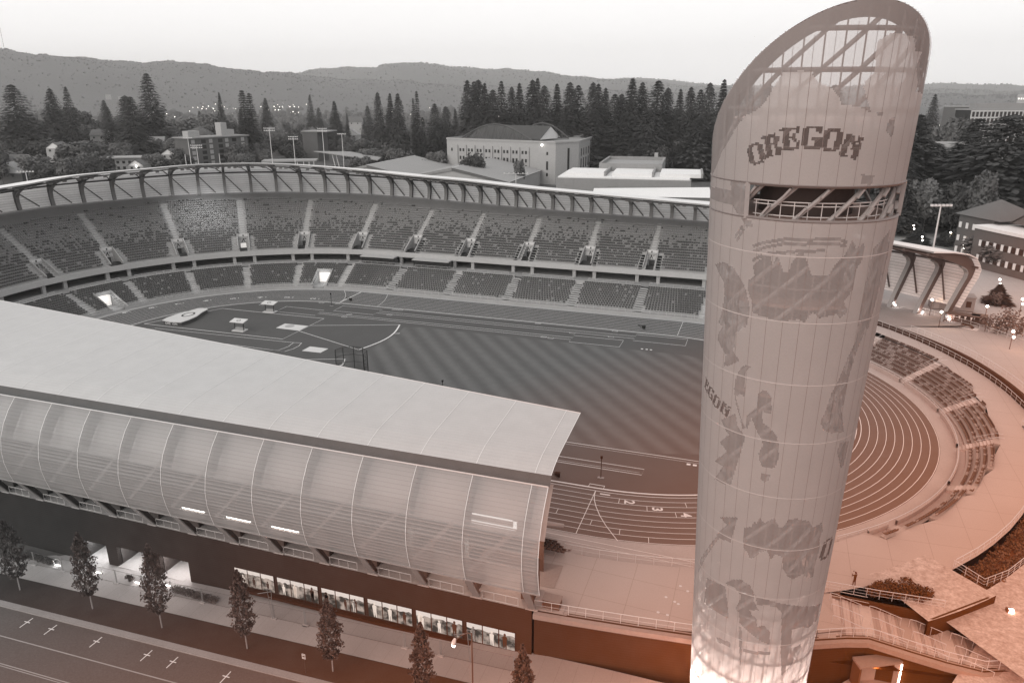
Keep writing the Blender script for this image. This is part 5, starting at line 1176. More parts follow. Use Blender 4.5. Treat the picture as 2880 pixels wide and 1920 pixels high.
tre = [(z7p(140, 930), z7p(60, 470)), (z7p(640, 1060), z7p(575, 560)), (z7p(1118, 1190), z7p(1055, 640)), (z7p(1705, 1335), z7p(1668, 815)), (z7p(2295, 1490), z7p(2262, 1010)), ((1000+.40816*470, 1280+.40816*1700), (1000+.40816*452, 1280+.40816*1170)), ((1000+.40816*1150, 1280+.40816*1830), (1000+.40816*1155, 1280+.40816*1320))]
for i, (b, t_) in enumerate(tre):
    p = ats(*b); d = ray(*t_); k = (p.y-CP.y)/d.y; h = CP.z+d.z*k-p.z
    r_ = thing('street_tree', (p.x, p.y, sz(p.x)+.1), 'slim upright street tree in the planting strip, %s from the left' % (ord_[i] if i else 'first'), 'tree', 'street trees in the planting strip', rz=i*1.3)
    mb = MB(); mb.tube([(0, 0, 0), (.03, .02, h*.35), (0, 0, h*.9)], .085, 7, r2=.02)
    for k in range(9): a = k*2.4; mb.tube([(0, 0, h*(.25+.06*k)), (math.cos(a)*.5, math.sin(a)*.5, h*(.25+.06*k)+.7)], .03, 4, r2=.01)
    lb(r_, mb, 'trunk', m_barkL)
    V, F = leaf_mesh_column(i+11, h*.82, [2.9, 2.5, 2.6, 2.3, 2.35, 2.1, 1.9][i], 6000); V[:, 2] += h*.2; np_mesh('crown', V, F, m_leafS, parent=r_)
# temporary fence along the sidewalk
fp = [(95, 650), (265, 745), (447, 797), (815, 880), (1005, 915), (1200, 960), (1400, 1018), (1600, 1072), (1875, 1145), (2092, 1192)]; fp = [z7p(*q_) for q_ in fp]+[(600+.26786*950+0, 1500+.26786*0+1000*.26786)]+[(1000+.40816*a, 1280+.40816*b) for a, b in ((315, 1370), (563, 1428), (1065, 1560))]
fp = sorted({round(ats(*q_).x, 2) for q_ in fp})
yf = ats(*z7p(1400, 1018)).y
root = thing('temporary_fence', (fp[0], yf, sz(fp[0])), 'temporary wire fence on the sidewalk between the street trees and the brick wall', 'fence')
P0 = Vector((fp[0], yf, sz(fp[0])))
mb = MB(); a = [(x-fp[0], 0, sz(x)-P0.z+2.0) for x in fp]; b = [(x-fp[0], 0, sz(x)-P0.z+.2) for x in fp]; mb.tube(a, .02, 4); mb.tube(b, .02, 4); lb(root, mb, 'rail', m_steelD)
m_wire = mesh_mat('fence_wire', .10, .10); mb = MB(); mb.strip(b, a); lb(root, mb, 'wire_mesh', m_wire)
for x in fp:
    mb = MB(); zz_ = sz(x)-P0.z+.14; mb.tube([(x-fp[0]-.08, 0, zz_), (x-fp[0]-.08, 0, zz_+1.95)], .035, 5); mb.tube([(x-fp[0]+.06, 0, zz_), (x-fp[0]+.06, 0, zz_+1.95)], .035, 5); pst = lb(root, mb, 'post', m_steel)
    mb = MB(); mb.box((x-fp[0], -.1, zz_+.06), (.7, .3, .12)); mb.build('foot', m_conc, pst)
# bike racks with built-in lights
for i, (a, b) in enumerate(((400, 765), (680, 815), (950, 885), (1160, 905))):
    p = ats(*z7p(a, b)); r_ = thing('bike_rack', (p.x, p.y, sz(p.x)+.14), 'lit steel hoop bike rack on the sidewalk, %s from the left' % ['first', 'second', 'third', 'fourth'][i], 'bike rack', 'lit bike racks')
    mb = MB(); mb.tube([(-.45, -.1, 0), (-.45, -.1, .7), (-.2, -.05, .95), (.25, .05, .95), (.45, .1, .7), (.45, .1, 0)], .035, 6); lb(r_, mb, 'hoop', m_rail)
    mb = MB(); mb.box((0, 0, .05), (.7, .1, .06)); lb(r_, mb, 'light_strip', m_lamp)
    l = bpy.data.lights.new('rack_light', 'POINT'); l.energy = 22; l.shadow_soft_size = .1; lo = bpy.data.objects.new('rack_light', l); COL.objects.link(lo); lo.location = (p.x, p.y-.1, sz(p.x)+.6)
def hedge_row(a, b, label, seed, w=.9, h=.55):
    a, b = ats(*a), ats(*b); n = int((b-a).length/.28); pts = []
    for k in range(n):
        for s_ in (-.3, 0, .3): pts.append((a.lerp(b, k/n).x-a.x+random.uniform(-.1, .1), (a.lerp(b, k/n).y-a.y)+s_*w, h*.5+(sz(a.lerp(b, k/n).x)-sz(a.x))))
    r_ = thing('hedge', (a.x, a.y, sz(a.x)+.14), label, 'hedge', 'clipped hedges on the sidewalk'); leafy('foliage', pts, [random.uniform(.26, .36) for p in pts], m_leafM, r_, seed, 1.2, .08)
hedge_row(z7p(165, 690), z7p(370, 755), 'low hedge on the sidewalk left of the first bike rack', 21)
hedge_row(z7p(1200, 935), z7p(1500, 1020), 'long low hedge on the sidewalk between the fence posts and the wall', 22)
p = ats(*z7p(900, 880)); r_ = thing('planter_shrub', (p.x, p.y, sz(p.x)+.14), 'dark fan-shaped grass clump between the second and third bike racks', 'plant')
leafy('foliage', [(0, 0, .35), (.35, 0, .7), (-.35, 0, .7), (0, 0, .8)], [.25, .35, .35, .35], m_leafD, r_, 23, 2, .1)
# street sign
p = ats(*z7p(2107, 1500)); r_ = thing('parking_sign', (p.x, p.y, sz(p.x)), 'small white rectangular sign on a thin pole in the planting strip', 'sign')
mb = MB(); mb.tube([(0, 0, 0), (0, 0, 2.5)], .03, 6); lb(r_, mb, 'pole', m_steelD); mb = MB(); mb.box((0, -.05, 2.2), (.42, .02, .62)); pl_ = lb(r_, mb, 'plate', m_pad)
mb = MB(); mb.bar((-.16, -.07, 2.26), (.16, -.07, 2.26), .01, .05); mb.bar((-.13, -.07, 2.18), (.13, -.07, 2.18), .01, .11); mb.bar((-.16, -.07, 2.02), (.16, -.07, 2.02), .01, .03); mb.bar((-.16, -.07, 2.42), (.16, -.07, 2.42), .01, .04); mb.build('symbol', m_black, pl_)
# street lamp with cobra head
p = ats(1000+.40816*815, 1280+.40816*1900)
r_ = thing('street_lamp', (p.x, p.y, sz(p.x)), 'tall dark street lamp with a curved arm and one lit oval head', 'street lamp')
d = ray(1000+.40816*800, 1280+.40816*1225); hh = CP.z+d.z*(p.y-CP.y)/d.y-sz(p.x)
mb = MB(); mb.tube([(0, 0, 0), (0, 0, hh)], .09, 8, r2=.06); mb.tube([(0, 0, hh*.15), (0, 0, hh*.17)], .13, 8); lb(r_, mb, 'pole', m_steelD)
mb = MB(); mb.tube([(0, 0, hh), (-.35, -.2, hh+.12), (-.8, -.5, hh-.05), (-1.25, -.8, hh-.45)], .04, 6); lb(r_, mb, 'arm', m_steelD)
mb = MB(); hx, hy, hz_ = -1.35, -.9, hh-.6; n = 8
for i in range(5):
    a0, a1 = -PI/2+PI*i/5, -PI/2+PI*(i+1)/5; f_ = lambda a: [(hx+.2*math.cos(a)*math.cos(2*PI*j/n)-.1*math.sin(a), hy+.16*math.cos(a)*math.sin(2*PI*j/n)-.1*math.sin(a), hz_-.42*math.sin(a)) for j in range(n)]
    mb.strip(f_(a0), f_(a1), closed=True)
hd = lb(r_, mb, 'lamp_head', m_pad); mb = MB(); mb.box((hx, hy, hz_-.42), (.2, .2, .08)); mb.build('lit_lens', m_lamp, hd)
l = bpy.data.lights.new('street_light', 'POINT'); l.energy = 90; l.shadow_soft_size = .2; lo = bpy.data.objects.new('street_light', l); COL.objects.link(lo); lo.location = Vector((p.x-1.6, p.y-1.1, sz(p.x)+hh-1.1))
for i, (a, b, lab) in enumerate(((1880, 1140, 'slim leaning truss frame on the sidewalk in front of the picture windows, left one'), (780, 1500, 'slim leaning truss frame on the sidewalk beside the street lamp'))):
    p = ats(*z7p(a, b)) if i == 0 else ats(1000+.40816*790, 1280+.40816*1440)
    r_ = thing('truss_frame', (p.x, p.y, sz(p.x)+.14), lab, 'frame', 'truss frames on the sidewalk')
    mb = MB()
    for s_ in (-.28, .28): mb.tube([(s_, 0, 4.2), (0, 0, .1)], .035, 4)
    mb.tube([(-.28, 0, 4.2), (.28, 0, 4.2)], .03, 4); mb.tube([(-.2, 0, 3.1), (.2, 0, 3.1)], .02, 4); mb.tube([(.2, 0, 3.9), (-1.9, .3, 2.9)], .035, 4); lb(r_, mb, 'frame', m_steel)
# ================================================================== distance: hills, woods, town
def ridge(name, tab, D, D0, seed, mat, zb=3.0, px0=-500, px1=3400, step=26, amp=1.0):
    rg = np.random.default_rng(seed); P = []; pxs = np.arange(px0, px1+1, step); NR = 9
    ph = rg.uniform(0, 6, 12)
    for i, px in enumerate(pxs):
        py = lerp_tab(tab, px); d_ = ray(px, py); top = atD(px, 266, D); zt = CP.z+d_.z*D/math.hypot(d_.x, d_.y)
        zt += amp*(6*math.sin(px*.021+ph[0])+4*math.sin(px*.057+ph[1])+3*math.sin(px*.13+ph[2]))*D/6000
        for k in range(NR+1):
            f = k/NR; d = D0+(D-D0)*f; q_ = atD(px, 266, d); h = zb+(zt-zb)*(f*f*(3-2*f))*(1+.10*math.sin(f*9+px*.012+ph[3])*(1-f)*f*4)
            P.append((q_.x, q_.y, h))
        q_ = atD(px, 266, D*1.12); P.append((q_.x, q_.y, zb-20))
    m = NR+2; F = [(i*m+k, (i+1)*m+k, (i+1)*m+k+1, i*m+k+1) for i in range(len(pxs)-1) for k in range(m-1)]
    o = np_mesh(name, np.array(P), np.array(F), mat); tag(o, kind='structure')
    for p in o.data.polygons: p.use_smooth = True
    return np.array(P).reshape(len(pxs), m, 3)
T1 = [(-500, 80), (-300, 118), (0, 143), (70, 149), (140, 160), (230, 165), (330, 170), (420, 175), (520, 181), (600, 189), (700, 198), (790, 206), (850, 212), (905, 218), (1000, 224), (1200, 236), (1500, 250), (1800, 260), (2100, 266), (3400, 268)]
T2 = [(-500, 230), (600, 232), (780, 222), (860, 206), (900, 199), (1000, 193), (1060, 190), (1110, 182), (1160, 179), (1210, 183), (1300, 189), (1400, 195), (1500, 206), (1600, 215), (1700, 224), (1800, 230), (1900, 240), (2050, 250), (3400, 262)]
T3 = [(-500, 240), (1300, 240), (1500, 218), (1640, 215), (1700, 222), (1800, 221), (1900, 228), (2000, 238), (2300, 246), (2400, 242), (2560, 237), (2620, 234), (2700, 236), (2760, 241), (2830, 237), (2880, 243), (3400, 246)]
R1 = ridge('hills', T1, 3300, 1500, 1, m_hill); R2 = ridge('hills', T2, 5200, 2500, 2, m_hill); R3 = ridge('hills', T3, 6600, 5300, 3, m_hill, amp=.5)
# woods and treetops on the hills: nobody could count them
rg = np.random.default_rng(12)
def tufts(C, H, Wd, n_side=5, round_=None):
    n = len(C); a = np.arange(n_side)*2*PI/n_side; rot = rg.uniform(0, 6, n)
    A2 = a[None]+rot[:, None]; V = np.zeros((n, 2*n_side+1, 3)); jit = rg.uniform(.7, 1.3, (n, n_side))
    V[:, :n_side, 0] = C[:, None, 0]+np.cos(A2)*Wd[:, None]*jit; V[:, :n_side, 1] = C[:, None, 1]+np.sin(A2)*Wd[:, None]*jit; V[:, :n_side, 2] = C[:, None, 2]
    mid = np.where(round_, .75, .45)[:, None]; wm = np.where(round_, .85, .55)[:, None]
    V[:, n_side:2*n_side, 0] = C[:, None, 0]+np.cos(A2+.4)*Wd[:, None]*jit*wm; V[:, n_side:2*n_side, 1] = C[:, None, 1]+np.sin(A2+.4)*Wd[:, None]*jit*wm
    V[:, n_side:2*n_side, 2] = C[:, None, 2]+(H[:, None]*mid)*rg.uniform(.8, 1.15, (n, n_side)); V[:, 2*n_side] = C; V[:, 2*n_side, 2] += H
    F = []
    for k in range(n_side):
        k2 = (k+1) % n_side; F += [(k, k2, n_side+k2), (k, n_side+k2, n_side+k), (n_side+k, n_side+k2, 2*n_side)]
    F = np.array(F)[None]+np.arange(n)[:, None, None]*(2*n_side+1); return V.reshape(-1, 3), F.reshape(-1, 3)
C = []; H = []
for R, cnt, hs in ((R1, 20000, 6), (R2, 12000, 10), (R3, 2500, 12)):
    for _ in range(cnt):
        i = rg.integers(0, R.shape[0]-1); k = min(8, int(9*rg.uniform()**.8)); u, v = rg.uniform(), rg.uniform()
        if k < 6 and rg.uniform() < .6: continue
        if rg.uniform() < .25: k = 8; v = rg.uniform(.8, 1)
        p = (R[i, k]*(1-u)+R[i+1, k]*u)*(1-v)+(R[i, k+1]*(1-u)+R[i+1, k+1]*u)*v; C.append(p-[0, 0, 3]); H.append(hs*rg.uniform(.6, 1.4))
C = np.array(C); H = np.array(H); V, F = tufts(C, H, H*rg.uniform(.25, .42, len(H)), 5, rg.uniform(size=len(H)) < .5)
tag(np_mesh('hill_forest', V, F, m_hill), 'dense forest of small far treetops covering the hills along the skyline', 'forest', kind='stuff')

# ---- tree prototypes
def conifer_mesh(seed, n=2600, p=.9, droop=.5, wid=.15, cl=1.0):
    rg = np.random.default_rng(seed); z = rg.uniform(.05, 1, n)**.9; lev = np.floor(z*34)/34+rg.uniform(0, .012, n)*0; z = .72*z+.28*lev+.005
    prof = (1-z)**p*np.clip(z*7, .3, 1)+.02; ang = rg.uniform(0, 2*PI, n); lob = .86+.24*np.sin(ang*3+z*23+seed)*np.sin(z*41+ang*2)+rg.uniform(-.12, .3, n)**1
    r = wid*prof*lob*rg.uniform(.05, 1.0, n)**.45*cl; c = np.stack([r*np.cos(ang), r*np.sin(ang), z-r*droop], 1)
    d = np.stack([np.cos(ang), np.sin(ang), -droop+rg.uniform(-.5, .3, n)], 1); d /= np.linalg.norm(d, axis=1)[:, None]; t = np.stack([-np.sin(ang), np.cos(ang), rg.uniform(-.4, .4, n)], 1)
    l = .030*rg.uniform(.6, 1.5, (n, 1))*np.clip((1.15-z)[:, None], .35, 1); V = np.stack([c-d*l, c-t*l*.55, c+d*l*1.2, c+t*l*.55], 1).reshape(-1, 3)
    return V, np.arange(len(V)).reshape(-1, 4)
def round_mesh(seed, n=2600, wid=.5):
    rg = np.random.default_rng(seed); L = [(0, 0, .62, .3)]+[(rg.uniform(-.3, .3), rg.uniform(-.3, .3), rg.uniform(.38, .82), rg.uniform(.13, .24)) for _ in range(15)]
    k = rg.integers(0, len(L), n); L = np.array(L)[k]; d = rg.normal(size=(n, 3)); d /= np.linalg.norm(d, axis=1)[:, None]
    c = L[:, :3]+d*L[:, 3:4]*rg.uniform(.5, 1.05, (n, 1))**.5; c[:, :2] *= wid*1.6; c[:, 2] = np.clip(c[:, 2], .12, 1)
    a = rg.normal(size=(n, 3)); a /= np.linalg.norm(a, axis=1)[:, None]; b = np.cross(a, d); b /= np.linalg.norm(b, axis=1)[:, None]+1e-9; l = .04*rg.uniform(.5, 1.3, (n, 1))
    V = np.stack([c-a*l, c-b*l*.6, c+a*l, c+b*l*.6], 1).reshape(-1, 3); return V, np.arange(len(V)).reshape(-1, 4)
PROTO = {}
m_leafD2 = M('grey_green_conifer_foliage', .05, .4, .08, .7, rough=.9, spec=.1)
def proto(key, VF, mat, bark, th=.012):
    r_ = bpy.data.objects.new('tree', None)
    mb = MB(); mb.tube([(0, 0, -.02), (.004, .003, .4), (0, 0, .9)], th, 6, r2=th*.2)
    for k in range(6): a = k*2.4; mb.tube([(0, 0, .3+.07*k), (math.cos(a)*.09, math.sin(a)*.09, .38+.07*k)], th*.35, 4, r2=th*.1)
    me = bpy.data.meshes.new('trunk'); me.from_pydata(mb.v, [], mb.f); me.materials.append(bark)
    m2 = bpy.data.meshes.new('crown'); V, F = VF; m2.from_pydata(V.tolist(), [], F.tolist()); m2.materials.append(mat); PROTO[key] = (me, m2)
for i in range(4): proto('C%d' % i, conifer_mesh(31+i, 4600, [.62, .8, .5, .68][i], [.4, .3, .5, .2][i], [.21, .18, .22, .24][i]), [m_leafD, m_leafD2, m_leafD, m_leafD2][i], m_bark)
proto('S0', conifer_mesh(41, 4200, .62, .25, .19, 1.15), m_leafD, m_bark); proto('P0', conifer_mesh(43, 2600, .45, .1, .09), m_leafD, m_bark)
for i in range(3): proto('R%d' % i, round_mesh(51+i, 3000), [m_leafM, m_leafL, m_leafD][i], m_bark)
proto('Y0', round_mesh(61, 420, .38), m_leafL, m_bark, .018)
TREES = []
def tree(px, py, D, wpx, kind, zb=None, name=None):
    b = atD(px, py, D); zb = 3.4 if zb is None else zb; h = CP.z+(266-py)/FPX*D*1.0-zb; w = wpx*D/FPX
    # the ray's own drop: use exact height at this distance
    d = ray(px, py); h = CP.z+d.z*D/math.hypot(d.x, d.y)-zb
    me, m2 = PROTO[kind]; base = {'C': .34, 'S': .40, 'P': .18, 'R': .85, 'Y': .7}[kind[0]]
    nm = {'C': 'conifer', 'S': 'sequoia_tree', 'P': 'columnar_tree', 'R': 'broadleaf_tree', 'Y': 'young_tree'}[kind[0]]
    r_ = bpy.data.objects.new(nm, None); COL.objects.link(r_); r_.location = (b.x, b.y, zb); s_ = max(.4, w*((1.5 if px > 1280 else 1.15) if kind[0] == 'C' else 1.2)/(base*h)); r_.scale = (h*s_, h*s_, h); r_.rotation_euler = (0, 0, px*.7)
    for m_, n_ in ((me, 'trunk'), (m2, 'crown')): o = bpy.data.objects.new(n_, m_); COL.objects.link(o); o.parent = r_
    TREES.append((px, r_, kind[0], D, h)); return r_
con = [(138, 243, 520, 52), (183, 238, 500, 46), (290, 280, 560, 40), (615, 258, 620, 34), (745, 272, 640, 46), (870, 266, 700, 30), (895, 299, 640, 30), (939, 279, 560, 52), (975, 317, 560, 18), (1033, 292, 520, 44), (1061, 258, 520, 46), (1096, 260, 520, 48), (1118, 262, 500, 66), (1222, 290, 540, 46), (1253, 298, 560, 40), (1280, 304, 560, 34),
       (1314, 219, 500, 52), (1333, 225, 520, 50), (1345, 219, 510, 46), (1363, 231, 500, 58), (1386, 251, 500, 50), (1410, 225, 510, 50), (1439, 241, 520, 52), (1461, 233, 500, 54), (1498, 221, 510, 54), (1512, 219, 525, 50), (1531, 233, 505, 54), (1567, 229, 510, 54), (1604, 225, 505, 56), (1627, 235, 520, 50), (1669, 229, 510, 60), (1684, 235, 500, 54), (1704, 245, 510, 56), (1730, 258, 500, 60), (1749, 258, 510, 50), (1780, 217, 500, 60), (1808, 231, 510, 62), (1853, 221, 500, 62), (1880, 240, 510, 60), (1915, 250, 500, 60), (1945, 243, 490, 56), (1972, 248, 500, 60), (1998, 231, 480, 60), (2038, 220, 470, 70), (2075, 232, 470, 60), (2110, 238, 480, 66), (2160, 226, 470, 70), (2210, 240, 480, 70), (2350, 236, 480, 80), (2440, 300, 380, 90), (2520, 330, 330, 90),
       (2592, 322, 270, 110), (2632, 262, 620, 26), (2757, 327, 300, 120), (2853, 318, 260, 200), (2700, 400, 300, 110), (2640, 400, 290, 120), (2900, 380, 270, 160), (2800, 440, 300, 110), (2560, 430, 300, 100),
       (1345, 300, 470, 60), (1420, 310, 480, 66), (1500, 300, 475, 70), (1590, 305, 480, 66), (1670, 300, 475, 70), (1760, 310, 480, 70), (1830, 300, 470, 70), (1900, 320, 470, 70), (1970, 325, 460, 70), (560, 310, 700, 30), (350, 262, 500, 70), (675, 300, 560, 34), (668, 385, 500, 34)]
_rv = [random.Random(77+k).random() for k in range(37)]
for i, c in enumerate(con): tree(c[0], c[1]+_rv[i % 37]*7, c[2]+(110 if c[0] < 1050 else (70 if c[0] > 2560 and c[2] < 330 else 0)), c[3]*(.75+.6*_rv[(i*5) % 37]), 'C%d' % (i*7 % 4))
for c in ((410, 206, 620, 84), (365, 272, 580, 84), (30, 238, 600, 110), (300, 300, 620, 50)): tree(*c, 'S0')
for c in ((1171, 256, 520, 22), (1161, 276, 520, 18), (680, 254, 560, 40), (700, 262, 560, 36), (1188, 330, 510, 24)): tree(*c, 'P0')
rr_ = random.Random(21)
rnd = [(230, 395, 500, 120), (60, 330, 640, 110), (130, 380, 580, 110), (330, 400, 560, 60), (480, 370, 620, 70), (520, 330, 760, 90), (580, 320, 800, 80), (180, 300, 700, 120), (440, 330, 720, 90), (640, 330, 800, 80), (730, 395, 560, 60), (760, 380, 620, 60), (820, 400, 580, 70), (860, 395, 600, 60), (990, 400, 560, 60), (1020, 390, 560, 50), (1090, 398, 520, 60), (1325, 420, 392, 64), (1462, 450, 388, 34), (1985, 372, 470, 66), (1740, 370, 480, 66), (1800, 392, 470, 60), (1905, 385, 470, 60), (1870, 400, 450, 50), (10, 420, 560, 80), (90, 440, 500, 80), (150, 455, 480, 90), (440, 430, 500, 70), (500, 430, 500, 60), (690, 430, 500, 50), (0, 360, 640, 70), (210, 350, 660, 90), (2560, 480, 300, 90), (2620, 500, 300, 100), (2700, 500, 300, 90), (2780, 480, 290, 80), (2560, 380, 420, 90), (2650, 350, 460, 90), (2710, 330, 480, 90), (470, 345, 720, 60), (250, 330, 720, 70), (350, 340, 700, 70)]
for c in rnd: tree(*c, 'R%d' % rr_.randrange(3))
for k in range(56):
    px = rr_.choice((rr_.uniform(-20, 262), rr_.uniform(-20, 262), rr_.uniform(445, 515), rr_.uniform(1000, 1240), rr_.uniform(640, 735))); D = rr_.uniform(455, 600)
    if any(abs(px-h_) < 20 for h_ in (27, 61, 147, 37, 12, 470)) and D < 570: continue
    tree(px, 266+(48-rr_.uniform(8, 14.5))/D*FPX, D, rr_.uniform(11, 18)/D*FPX, 'R%d' % rr_.choice((0, 1, 1)))
for k in range(70):
    D = rr_.uniform(560, 1250); px = rr_.uniform(-20, 1240) if k < 80 else rr_.uniform(2500, 2900); g_row = 266+48/D*FPX; tree(px, g_row-rr_.uniform(10, 17)/D*FPX, D, rr_.uniform(11, 17)/D*FPX, 'R%d' % rr_.randrange(3))
def treeB(px, top, base, wpx, kind, z=3.4):
    p = at(px, base, z); tree(px, top, math.hypot(p.x-CP.x, p.y-CP.y), wpx, kind, z)
for c in ((2585, 640, 690, 44), (2815, 798, 862, 46), (2660, 648, 690, 30)): treeB(*c, 'C1')
for c in ((2770, 668, 745, 120), (2862, 655, 755, 150), (2815, 690, 765, 100), (2700, 640, 700, 60), (2640, 600, 650, 70)): treeB(*c, 'R%d' % rr_.randrange(3))
for c in ((2780, 882, 945, 34), (2846, 868, 952, 56), (2870, 890, 965, 44), (2820, 900, 950, 40), (2806, 820, 870, 26), (2740, 700, 745, 36), (2605, 700, 735, 30)): treeB(*c, 'Y0')
ONES = ['', 'first', 'second', 'third', 'fourth', 'fifth', 'sixth', 'seventh', 'eighth', 'ninth', 'tenth', 'eleventh', 'twelfth', 'thirteenth', 'fourteenth', 'fifteenth', 'sixteenth', 'seventeenth', 'eighteenth', 'nineteenth']
TENS = {2: 'twent', 3: 'thirt', 4: 'fort', 5: 'fift', 6: 'sixt', 7: 'sevent', 8: 'eight', 9: 'ninet'}
def ordw(n):
    if n >= 100: return 'hundredth' if n == 100 else 'hundred and '+ordw(n-100)
    if n < 20: return ONES[n]
    t, o = divmod(n, 10); return TENS[t]+('ieth' if o == 0 else 'y-'+ONES[o])
desc = {'C': ('%s dark pointed conifer beyond the far grandstand roof, %s conifer from the left', 'conifers beyond the grandstand', 'conifer'), 'S': ('%s dense dark sequoia beyond the grandstand, %s of them from the left', 'dense dark trees on the left', 'tree'),
        'P': ('%s slim column-shaped dark tree beyond the grandstand, %s such tree from the left', 'column-shaped trees', 'tree'), 'R': ('%s broadleaf tree beyond the stadium, %s rounded tree from the left', 'rounded trees beyond the stadium', 'tree'), 'Y': ('%s sparse young tree in the lit plaza beyond the curved stand, %s from the left', 'young trees in the far plaza', 'tree')}
for kd in 'CSPRY':
    L_ = sorted([t_ for t_ in TREES if t_[2] == kd], key=lambda t_: t_[0]); hs = sorted(t_[4] for t_ in L_)
    for i, t_ in enumerate(L_):
        sz_ = 'tall' if t_[4] > hs[len(hs)*2//3] else ('small' if t_[4] < hs[len(hs)//3] else 'middling')
        tag(t_[1], desc[kd][0] % (sz_, ordw(i+1)), desc[kd][2], desc[kd][1])
# farther woods as one mass
C = []; H = []
for _ in range(5200):
    px = rg.uniform(-300, 3200); D = 640+2300*rg.uniform()**1.1
    if px > 1250 and px < 2400 and D < 700: continue
    b = atD(px, 266, D); C.append((b.x, b.y, 3.0)); H.append(rg.uniform(7, 15)+(rg.uniform() < .12)*rg.uniform(4, 12))
C = np.array(C); H = np.array(H)
V1, F1 = tufts(C, H, H*rg.uniform(.35, .6, len(H)), 6, rg.uniform(size=len(H)) < .7)
tag(np_mesh('far_woodland', V1, F1, m_leafM), 'broad belt of distant treetops between the town and the hills', 'woodland', kind='stuff')
lf = []
for c, h in zip(C, H):
    D = math.hypot(c[0]-CP.x, c[1]-CP.y); n = 26 if D < 1300 else 10; d = rg.normal(size=(n, 3)); d /= np.linalg.norm(d, axis=1)[:, None]; q_ = c+np.array([0, 0, h*.55])+d*np.array([h*.5, h*.5, h*.48])*rg.uniform(.8, 1.1, (n, 1))
    a = rg.normal(size=(n, 3)); a /= np.linalg.norm(a, axis=1)[:, None]; b = np.cross(a, d); l = rg.uniform(.7, 1.7, (n, 1)); lf.append(np.stack([q_-a*l, q_-b*l, q_+a*l, q_+b*l], 1).reshape(-1, 3))
V = np.concatenate(lf); tag(np_mesh('far_woodland_leaves', V, np.arange(len(V)).reshape(-1, 4), m_leafL), 'pale leaf clumps through the distant belt of treetops', 'woodland', kind='stuff')
mb = MB()
def ball(mb, c, r, n=6):
    mb.add([(c[0]+r*dx, c[1]+r*dy, c[2]+r*dz) for dx, dy, dz in ((1, 0, 0), (-1, 0, 0), (0, 1, 0), (0, -1, 0), (0, 0, 1), (0, 0, -1))], [(0, 2, 4), (2, 1, 4), (1, 3, 4), (3, 0, 4), (2, 0, 5), (1, 2, 5), (3, 1, 5), (0, 3, 5)])
for _ in range(190):
    k = rg.uniform(); px = rg.normal(600, 40) if k < .3 else (rg.normal(790, 40) if k < .6 else rg.uniform(200, 2880)); D = rg.uniform(1500, 2400) if k < .6 else rg.uniform(900, 2400)
    b = atD(px, 266, D); ball(mb, (b.x, b.y, 14+(rg.uniform(0, 16) if k < .6 else rg.uniform(0, 8))), D*.0005*rg.uniform(.4, 1.5))
tag(mb.build('town_lights', emis('town_lamp', (1, .95, .88), 3)), 'scattered tiny lights of the town below the hills', 'lights', kind='stuff')

